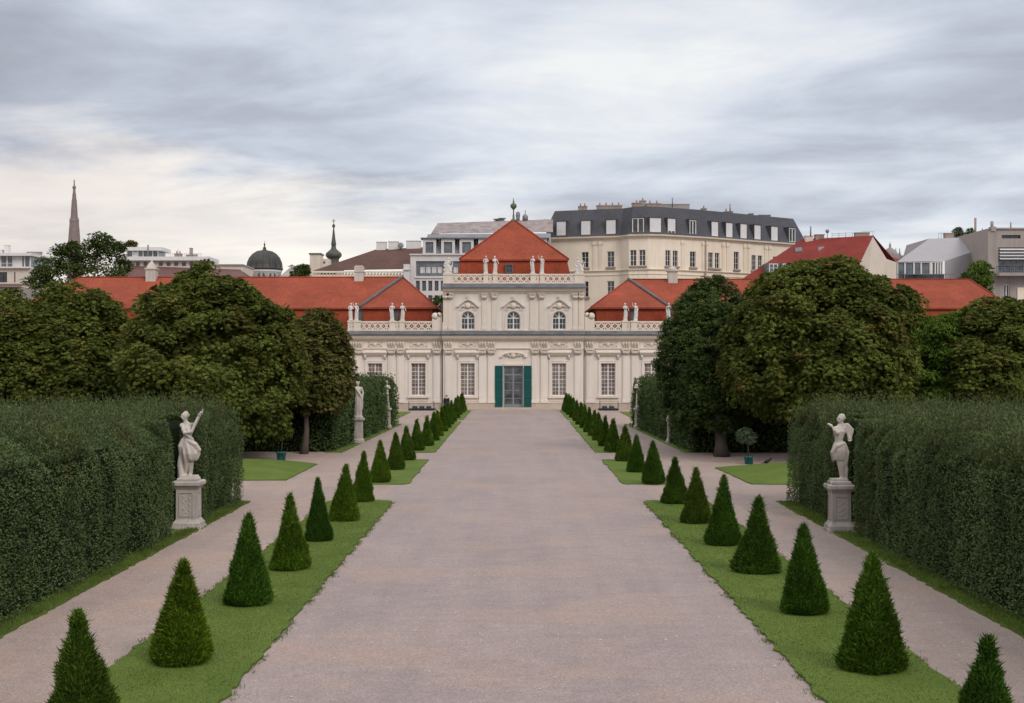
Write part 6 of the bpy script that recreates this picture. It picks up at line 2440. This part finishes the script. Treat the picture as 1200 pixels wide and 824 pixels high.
tree("terrace_shrub", "small bare looking bush on the roof terrace behind the left wing", 153.5, Y3 + 3, 283.6, 290, 12, M['chest_b'], 500, 0.4, k=1, seed=61, clump_r=.5, cat="shrub", tr=.08)

# --- modern white block at the left edge
Y2 = 215.0
B2 = house("modern_building", "white flat roofed modern block with wide glazing at the left picture edge", "apartment building", 15, Y2)
X2 = lambda u: fx(u, Y2)
Z2 = lambda v: fz(v, Y2)
mb = MB()
mb.box(X2(-40), X2(39.5), Y2 - 1, Y2 + 10, Z2(300.3), Z2(297))
mb.box(X2(-40), X2(36.5), Y2 - .6, Y2 + 10, Z2(314.5), Z2(312.8))
mb.build("roof_slab", M['white'], B2)
mb = MB()
mb.box(X2(-40), X2(36), Y2, Y2 + 10, Z2(312.8) + .01, Z2(300.3) - .01)
gz = mb.build("glazing", M['mid_pane'], B2)
mb = MB()
for u in (-20, -8, 1, 8.5, 15.3, 17.5, 25.5, 29, 35.5):
    mb.box(X2(u) - .1, X2(u) + .1, Y2 - .08, Y2 + .05, Z2(312.8) + .02, Z2(300.3) - .02).cut()
mb.box(X2(16), X2(25), Y2 - .05, Y2 - .02, Z2(312.5), Z2(300.6)).cut()
mb.box(X2(-40), X2(16), Y2 - .55, Y2 - .5, Z2(309), Z2(308.6)).cut()
mb.build_pieces("mullion", M['white'], gz)
wall_seg(B2, (X2(-40), Y2), (X2(47), Y2), 0, Z2(314.6), [(X2(a) - X2(-40), X2(b_) - X2(-40), Z2(331), Z2(319)) for a, b_ in ((-6, 8.3), (16.5, 18))], M['pale_warm'])
for a, b_ in ((-6, 8.3), (16.5, 18)):
    w = X2(b_) - X2(a)
    h = Z2(319) - Z2(331)
    f = casement(w, h, 3 if w > 1 else 1, 1, .1, .07, .08, .15, (), .08).build("window", M['dark_metal'], B2, ((X2(a) + X2(b_)) / 2, Y2, Z2(331)))
    po = pane_quad(w, h, .19).build("pane", M['dark_pane'], f, (0, 0, 0))
    po.location = (0, 0, 0)
roof_box(B2, 4.8, 9.8, 287, 298, Y2 + 4, 'white')
roof_box(B2, -4, 2.5, 292.5, 298, Y2 + 4, 'white')
roof_box(B2, 31.5, 47, 295, 300, Y2 + 5, 'concrete')
Yl = 200.0
BL = house("low_house", "low house with brown and red roofs at the left edge below the white block", "house", 10, Yl)
mb = MB()
mb.box(fx(-40, Yl), fx(24, Yl), Yl, Yl + 6, 0, fz(336, Yl))
mb.build("wall", M['concrete'], BL)
mb = MB()
mb.poly([(fx(-40, Yl), Yl - .5, fz(336, Yl)), (fx(26, Yl), Yl - .5, fz(336, Yl)), (fx(22, Yl), Yl + 6, fz(330, Yl)), (fx(-40, Yl), Yl + 6, fz(330, Yl))])
mb.build("roof", M['tile_brown'], BL)
mb = MB()
mb.poly([(fx(-40, Yl), Yl - 9, fz(350, Yl)), (fx(10, Yl), Yl - 9, fz(350, Yl)), (fx(3, Yl), Yl - 2, fz(338, Yl)), (fx(-40, Yl), Yl - 2, fz(338, Yl))])
mb.build("annex_roof", M['tile'], BL)

# --- the great cathedral spire, far away
Yg = 900.0
BG = house("cathedral_spire", "tall tapering gothic cathedral spire far off on the left skyline", "church spire", 87, Yg, None)
kg = Yg / FPX
xg = fx(87, Yg)
mb = MB()
mb.lathe([(a * 1.12 * kg, (330 - v) * kg) for a, v in ((7.6, 330), (7.2, 300), (6.6, 285), (5.6, 270), (5.0, 262), (5.1, 258), (3.9, 256), (3.3, 245), (2.7, 236), (1.7, 228), (1.25, 222), (2.0, 219.8), (2.0, 218.8), (.8, 218), (.55, 213)) ], (xg, Yg, fz(330, Yg)), 8, False)
body = mb.build("spire_body", M['spire'], BG)
mb = MB()
for k in range(8):
    a = 2 * math.pi * k / 8
    for v, r_, hh in ((285, 7.1, 9), (270, 6.0, 8), (258, 5.3, 7), (247, 3.6, 5), (236, 2.9, 4), (228, 1.9, 3)):
        q = Vector((xg + math.cos(a) * r_ * kg * .96, Yg + math.sin(a) * r_ * kg * .96, fz(v, Yg)))
        mb.lathe([(.45 * kg, -3 * kg), (.4 * kg, 0), (.05, hh * .45 * kg)], q, 4, False)
mb.build("pinnacle", M['spire'], body)
mb = MB()
mb.tube([(xg, Yg, fz(214, Yg)), (xg, Yg, fz(210.5, Yg))], .25, 6)
mb.box(xg - .7, xg + .7, Yg - .2, Yg + .2, fz(212.4, Yg), fz(211.8, Yg))
mb.build("cross", M['gold'], BG)

# --- red-roofed house right, with gable wall
YB = 172.0
BR = house("red_roofed_house", "house with a dull red roof, skylights and a cream gable behind the largest chestnut", "house", 950, YB)
def P3(u, v, Y): return Vector((fx(u, Y), Y, fz(v, Y)))
rl, rr_ = P3(940, 280.5, YB + 8), P3(1023.5, 276, YB + 5)
el, er = P3(868, 328, YB), P3(1003, 318.5, YB - 3)
rf = MB()
rf.poly([el, er, rr_, rl])
rf.poly([el, rl, P3(880, 328, YB + 20)])
er_ = P3(1050, 307, YB + 9)
rf.poly([rr_, er_, P3(1060, 305, YB + 20), P3(960, 279, YB + 24), rl])
rf.build("roof", M['tile_red'], BR)
mb = MB()
gb = [P3(1003, 318.5, YB - 2.9), rr_ + Vector((-.1, .05, -.1)), P3(1039, 303.5, YB + 7.6), P3(1050.5, 307.5, YB + 9)]
bl = [Vector((g_.x, g_.y, 0)) for g_ in (gb[3], gb[0])]
mb.poly(gb + bl)
mb.poly([Vector((el.x, el.y, 0)), Vector((er.x, er.y + .4, 0)), Vector((er.x, er.y + .4, er.z - .1)), Vector((el.x, el.y + .4, el.z - .1))])
mb.build("wall", M['pale_warm'], BR)
for u, v in ((936, 293.5), (963, 292.5), (988, 291.5)):
    t = (v - 278) / (322 - 278)
    top = rl.lerp(rr_, (u - 940) / 83)
    bot = el.lerp(er, (u - 868 + 14) / 135)
    # point of the roof plane on this sight line
    nrm = (er - el).cross(rl - el).normalized()
    dirv = Vector(((u - U0) / FPX, 1, (V0 - v) / FPX))
    o_ = Vector((0, 0, EYE))
    tt = (el - o_).dot(nrm) / dirv.dot(nrm)
    q = o_ + dirv * tt
    ax = (er - el).normalized()
    ay = nrm.cross(ax).normalized()
    if ay.z < 0: ay = -ay
    if nrm.y > 0: nrm = -nrm
    b = MB()
    c = [q + ax * sx * .5 + ay * sy * .65 + nrm * .02 for sx, sy in ((-1, -1), (1, -1), (1, 1), (-1, 1))]
    b.prism(c, nrm * .12)
    so = b.build("skylight", M['lead'], BR)
    c = [q + ax * sx * .4 + ay * sy * .55 + nrm * .145 for sx, sy in ((-1, -1), (1, -1), (1, 1), (-1, 1))]
    MB().poly(c).build("pane", M['mid_pane'], so)
for u in (906, 922):
    q = P3(u, 321, YB - .5)
    b = MB()
    b.box(q.x - .85, q.x + .85, q.y - .2, q.y + 3.5, q.z + .1, q.z + 1.45)
    do = b.build("dormer", M['lead'], BR)
    f = casement(1.2, 1.15, 2, 2, .1, .05, .06, 0, (), .1)
    f.xform(Matrix.Translation((q.x, q.y - .275, q.z + .2)))
    f.build("window", M['win_white'], do)
    pane_quad(1.2, 1.15, 0).xform(Matrix.Translation((q.x, q.y - .225, q.z + .2))).build("pane", M['mid_pane'], do)
Yr = YB + 6
roof_box(BR, 944, 953, 276, 281, Yr + 1, 'pale_warm')
roof_box(BR, 956, 966, 274.5, 280, Yr + 1, 'brick')
roof_box(BR, 1002.5, 1019, 272.3, 279, Yr, 'brick', dep=.8)
mb = MB()
mb.tube([P3(950, 277, Yr), P3(950, 265.5, Yr)], .1, 6)
mb.tube([P3(969.5, 280, Yr), P3(969.5, 270, Yr)], .05, 6)
mb.ell(P3(969.5, 271, Yr), (.28, .1, .28))
for u in (975, 983, 991, 999, 1023):
    mb.tube([P3(u, 280, Yr), P3(u, 272.5, Yr)], .03, 5)
mb.tube([P3(975, 274, Yr), P3(999, 273, Yr)], .025, 5)
mb.tube([P3(975, 276, Yr), P3(999, 275.5, Yr)], .025, 5)
mb.tube([P3(1010, 271.8, Yr), P3(1024, 271.6, Yr)], .025, 5)
mb.build("roof_rail", M['grey_metal'], BR)

# --- smooth grey sloping building
Yv = 182.0
BV = house("modern_building", "smooth light grey building with a slanted roofline and glazed corner on the right", "apartment building", 1095, Yv)
mb = MB()
pts = [P3(1051, 308, Yv), P3(1089, 279.6, Yv + 6), P3(1148.5, 278, Yv + 6), P3(1146, 300, Yv + 3), P3(1143, 327, Yv), P3(1108, 308, Yv)]
pl = [P3(1051, 307.5, Yv + .0), P3(1089, 279.6, Yv + 7), P3(1148.5, 278, Yv + 7), P3(1149, 300, Yv + 2.4)]
mb.poly([P3(1051, 307, Yv), P3(1107, 306, Yv), P3(1149, 292, Yv + 3.5), P3(1148.5, 278, Yv + 7), P3(1089, 279.6, Yv + 7)])
q1, q2 = P3(1107, 306, Yv), P3(1149, 292, Yv + 3.5)
mb.poly([Vector((q1.x, q1.y, 0)), Vector((q2.x - .6, q2.y, 0)), q2, q1])
b1, b2 = P3(1148.5, 278, Yv + 7), P3(1089, 279.6, Yv + 7)
mb.poly([Vector((q2.x - .6, q2.y, 0)), Vector((b1.x, 200, 0)), Vector((b1.x, 200, b1.z)), b1, q2])
mb.poly([b2, b1, Vector((b1.x, 200, b1.z)), Vector((b2.x, 200, b2.z))])
q0 = P3(1051, 307, Yv)
mb.poly([q0, b2, Vector((b2.x, 200, b2.z)), Vector((q0.x, 200, 0)), Vector((q0.x, q0.y, 0))])
mb.build("shell", M['greywall'], BV)
mb = MB()
x0, x1 = fx(1052, Yv), fx(1105.5, Yv)
mb.box(x0, x1, Yv + .3, Yv + 3, fz(330, Yv), fz(307.6, Yv))
gz = mb.build("glazing", M['mid_pane'], BV)
mb = MB()
for u in (1052.3, 1061, 1071.5, 1080, 1090.5, 1092.5, 1096.5, 1099.5, 1102.5, 1105):
    mb.box(fx(u, Yv) - .09, fx(u, Yv) + .09, Yv + .15, Yv + .35, fz(330, Yv), fz(307.8, Yv))
mb.box(fx(1090.5, Yv), fx(1092, Yv), Yv + .1, Yv + .4, fz(330, Yv), fz(305.5, Yv))
mb.box(x0, x1, Yv + .12, Yv + .4, fz(307.8, Yv), fz(306.3, Yv))
mb.build("mullion", M['win_white'], gz)
mb = MB()
mb.box(x0, fx(1105, Yv), Yv - .6, Yv - .55, fz(330, Yv), fz(321.8, Yv))
mb.build("balcony_glass", M['dark_pane'], BV)
mb = MB()
for u in (1050.5, 1060, 1114, 1119.5):
    mb.tube([P3(u, 330, Yv - .8), P3(u, 321.5, Yv - .8)], .06, 6)
mb.tube([P3(1050.5, 321.5, Yv - .8), P3(1120, 321.5, Yv - .8)], .05, 6)
mb.build("railing", M['grey_metal'], BV)
roof_box(BV, 1108, 1118, 273, 279.5, Yv + 8, 'brick')
mb = MB()
mb.tube([P3(1143, 280, Yv + 8), P3(1143, 255.5, Yv + 8)], .17, 8)
for u in (1100, 1103, 1107, 1146):
    mb.tube([P3(u, 280, Yv + 8), P3(u, 273.5, Yv + 8)], .03, 5)
mb.tube([P3(1100, 273.5, Yv + 8), P3(1107, 273, Yv + 8)], .03, 5)
mb.build("flue_pipe", M['brick'], BV)
tree("roof_shrub", "rounded olive shrub on the flat roof of the smooth grey building", 1123.5, Yv + 10, 268.5, 279, 12, M['citrus'], 700, 0.28, k=1, seed=65, clump_r=.5, cat="shrub", tr=.06)
tree("roof_shrub", "yellowish narrow shrub beside the flue on the grey building's roof", 1137, Yv + 10, 268.5, 279, 8, M['fresh'], 500, 0.25, k=1, seed=66, clump_r=.45, cat="shrub", tr=.06)

# --- slim glazed tower and concrete house at the right edge
Yn = 178.0
BN = house("stair_tower", "slim dark glazed tower with a domed cap between the grey building and the concrete house", "tower", 1152, Yn + 8)
mb = MB()
Yw = Yn + 8
mb.box(fx(1147, Yw), fx(1158, Yw), Yw, Yw + 2, 0, fz(282.5, Yw))
mb.build("glass_shaft", M['dark_pane'], BN)
mb = MB()
mb.box(fx(1146.5, Yw), fx(1151, Yw), Yw - .1, Yw + 2.1, 0, fz(287, Yw))
mb.box(fx(1146, Yw), fx(1159, Yw), Yw - .2, Yw + 2.2, fz(282.5, Yw), fz(280.5, Yw))
mb.box(fx(1155.2, Yw), fx(1156, Yw), Yw - .08, Yw, 0, fz(287, Yw))
mb.build("wall", M['pale'], BN)
mb = MB()
mb.lathe([(.85, 0), (.8, .3), (.6, .6), (.2, .85), (.08, 1.0), (.05, 1.7)], (fx(1154, Yw), Yw + 1, fz(280.5, Yw)), 14)
mb.build("cap", M['dome'], BN)

BC = house("concrete_house", "tall brownish grey house with slatted sunshades cut by the right picture edge", "apartment building", 1190, Yn)
Xn = lambda u: fx(u, Yn)
Zn = lambda v: fz(v, Yn)
wall_seg(BC, (Xn(1157), Yn), (Xn(1240), Yn), 0, Zn(268), [(Xn(a) - Xn(1157), Xn(b_) - Xn(1157), Zn(c), Zn(d)) for a, b_, c, d in ((1174, 1196, 279.5, 275.5), (1170, 1232, 320, 290), (1176, 1183.5, 350, 333))], M['concrete'], depth=.9)
mb = MB()
mb.box(Xn(1157), Xn(1157) + .05, Yn + .01, Yn + 12, 0, Zn(268))
mb.build("side_wall", M['concrete'], BC)
mb = MB()
mb.box(Xn(1156.4), Xn(1163.5), Yn - .45, Yn - .003, Zn(329), Zn(271.5))
mb.box(Xn(1160), Xn(1165.5), Yn - .6, Yn + .5, Zn(271.5), Zn(266))
mb.box(Xn(1163), Xn(1240), Yn - .2, Yn + .6, Zn(268.8), Zn(267))
mb.build("parapet", M['concrete'], BC)
mb = MB()
mb.box(Xn(1166), Xn(1240), Yn - 1.6, Yn - .01, Zn(324), Zn(320.5))
bal = mb.build("balcony", M['concrete'], BC)
mb = MB()
for u in np.arange(1168, 1236, 2.2):
    mb.tube([P3(u, 320.5, Yn - 1.5), P3(u, 312.5, Yn - 1.5)], .025, 5)
mb.tube([P3(1167.5, 312.5, Yn - 1.5), P3(1236, 312.5, Yn - 1.5)], .04, 6)
mb.build("railing", M['dark_metal'], bal)
for v in (292, 295.6, 299.2, 302.8):
    mb = MB()
    mb.prism([(Xn(1171), Yn - .35, Zn(v + 1.2)), (Xn(1171), Yn - .05, Zn(v - .6)), (Xn(1171), Yn, Zn(v - .2)), (Xn(1171), Yn - .3, Zn(v + 1.6))], (Xn(1238) - Xn(1171), 0, 0))
    mb.build("sunshade_slat", M['pale'], BC)
w, h = Xn(1232) - Xn(1170), Zn(290) - Zn(320)
f = casement(w, h, 8, 2, .12, .09, .1, .5, (), .1).build("window", M['grey_metal'], BC, ((Xn(1232) + Xn(1170)) / 2, Yn, Zn(320)))
po = pane_quad(w, h, .56).build("pane", M['mid_pane'], f, (0, 0, 0)); po.location = (0, 0, 0)
w, h = Xn(1196) - Xn(1174), Zn(275.5) - Zn(279.5)
f = casement(w, h, 2, 1, .05, .05, .1, .3, (), .05).build("window", M['dark_metal'], BC, ((Xn(1196) + Xn(1174)) / 2, Yn, Zn(279.5)))
po = pane_quad(w, h, .36).build("pane", M['dark_pane'], f, (0, 0, 0)); po.location = (0, 0, 0)
w, h = Xn(1183.5) - Xn(1176), Zn(333) - Zn(350)
f = casement(w, h, 2, 1, .14, .05, .1, .2, (), .14).build("window", M['win_white'], BC, ((Xn(1183.5) + Xn(1176)) / 2, Yn, Zn(350)))
po = pane_quad(w, h, .26).build("pane", M['dark_pane'], f, (0, 0, 0)); po.location = (0, 0, 0)
mb = MB()
mb.box(Xn(1192), Xn(1240), Yn - .12, Yn - .01, Zn(352), Zn(337))
mb.build("render_patch", M['cream'], BC)
mb = MB()
mb.tube([P3(1162.5, 268, Yn), P3(1162.5, 259.5, Yn)], .22, 8)
mb.tube([P3(1184.5, 268, Yn), P3(1184.5, 260.5, Yn)], .1, 8)
mb.build("flue_pipe", M['brick'], BC)

# --- church roof far between the gable and the grey building
Yk = 420.0
BK = house("far_church", "grey far church dome and turrets between the cream gable and the grey building", "church", 1046, Yk, None)
kk = Yk / FPX
mb = MB()
mb.lathe([(a * kk, (330 - v) * kk) for a, v in ((11, 330), (11, 302), (10, 299), (8, 295.5), (5, 292.5), (2.6, 291), (1.3, 290), (1.3, 287), (.5, 285.5), (.2, 283.5))], (fx(1043, Yk), Yk, fz(330, Yk)), 12)
mb.build("dome", M['dome_stone'], BK)
mb = MB()
for u, v in ((1053, 290), (1057.5, 290), (1049, 292.5), (1068.5, 289)):
    mb.lathe([(2.2 * kk, 0), (2.2 * kk, 30 * kk), (1.6 * kk, 33 * kk), (.8 * kk, 35 * kk), (.1, 40 * kk)], (fx(u, Yk), Yk + 3, fz(v + 40, Yk)), 8, False)
mb.box(fx(1046, Yk), fx(1062, Yk), Yk + 1, Yk + 5, 0, fz(299, Yk))
mb.build("turret", M['dome_stone'], BK)

# --- trees among the roofs
GR = "trees among the town roofs"
def bigtree():
    Y = 168
    root = thing("tall_tree", "tall dark tree with an open uneven crown in front of the gothic spire", "tree", (fx(85, Y), Y, 0), GR)
    trunk(root, (fx(85, Y), Y, 0), (fx(88, Y), Y, fz(310, Y)), .4, .2, 8, 71, P3(90, 315, Y), (6, 4, 4))
    i = 0
    mats = M['linden']
    Vs, Fs, n0 = [], [], 0
    blobs = [(60, 313, 18, 11), (80, 306, 15, 12), (98, 308, 17, 13), (118, 283, 13, 8.5), (108, 294, 15, 10), (135, 302, 11, 9), (127, 292, 9, 6), (139, 289, 5, 4.5), (75, 325, 30, 16), (110, 322, 26, 14), (46, 330, 14, 8), (146, 312, 7, 8), (84, 289, 8, 5), (70, 294, 9, 6), (50, 318, 9, 5), (138, 320, 10, 8), (66, 340, 26, 8)]
    for j, (u, v, ru, rv) in enumerate(blobs):
        o = crown("crown", root, P3(u, v, Y + (j % 3) - 1), (ru * Y / FPX, min(2.4, ru * Y / FPX), rv * Y / FPX), mats, 760 if ru > 12 else 380, 0.33, 1, None, 100 + j, .3, .6, 2.2, .55)
        me = o.data
        co = np.empty(len(me.vertices) * 3)
        me.vertices.foreach_get('co', co)
        co = co.reshape(-1, 3) + np.array(WLOC[o])
        li = np.empty(len(me.loops), dtype=np.int32)
        me.loops.foreach_get('vertex_index', li)
        Vs.append(co); Fs.append(li.reshape(-1, 4) + n0); n0 += len(co)
        bpy.data.objects.remove(o)
        bpy.data.meshes.remove(me)
    base = np.array(WLOC[root])
    np_mesh("crown", np.concatenate(Vs) - base, np.concatenate(Fs), M['fresh_dark'], root, tuple(base))


M['fresh_dark'] = mat_leaf("town tree leaves", (0.035, 0.07, 0.018), (0.135, 0.175, 0.045), None, 0, 0.3, 0.25, 0.5)
bigtree()
tree("leafy_tree", "small round tree between the dome and the old house", 352, 196, 310.5, 327, 17, M['fresh_dark'], 900, .35, k=1, seed=81, clump_r=.6, group=GR)
tree("leafy_tree", "narrow tree squeezed between the left wing roof and the pavilion", 514, 158, 346, 378, 16, M['fresh_dark'], 900, .3, k=1, seed=83, clump_r=.5, group=GR)
tree("leafy_tree", "bright green tree before the concrete house at the right edge", 1148, 168, 306, 345, 26, M['fresh'], 2200, .32, k=1, seed=85, clump_r=.6, group=GR)
tree("leafy_tree", "small tree at the lower left of the grey building's wall", 1133, 166, 321, 345, 16, M['fresh_dark'], 900, .32, k=1, seed=87, clump_r=.5, group=GR)
print("town done")
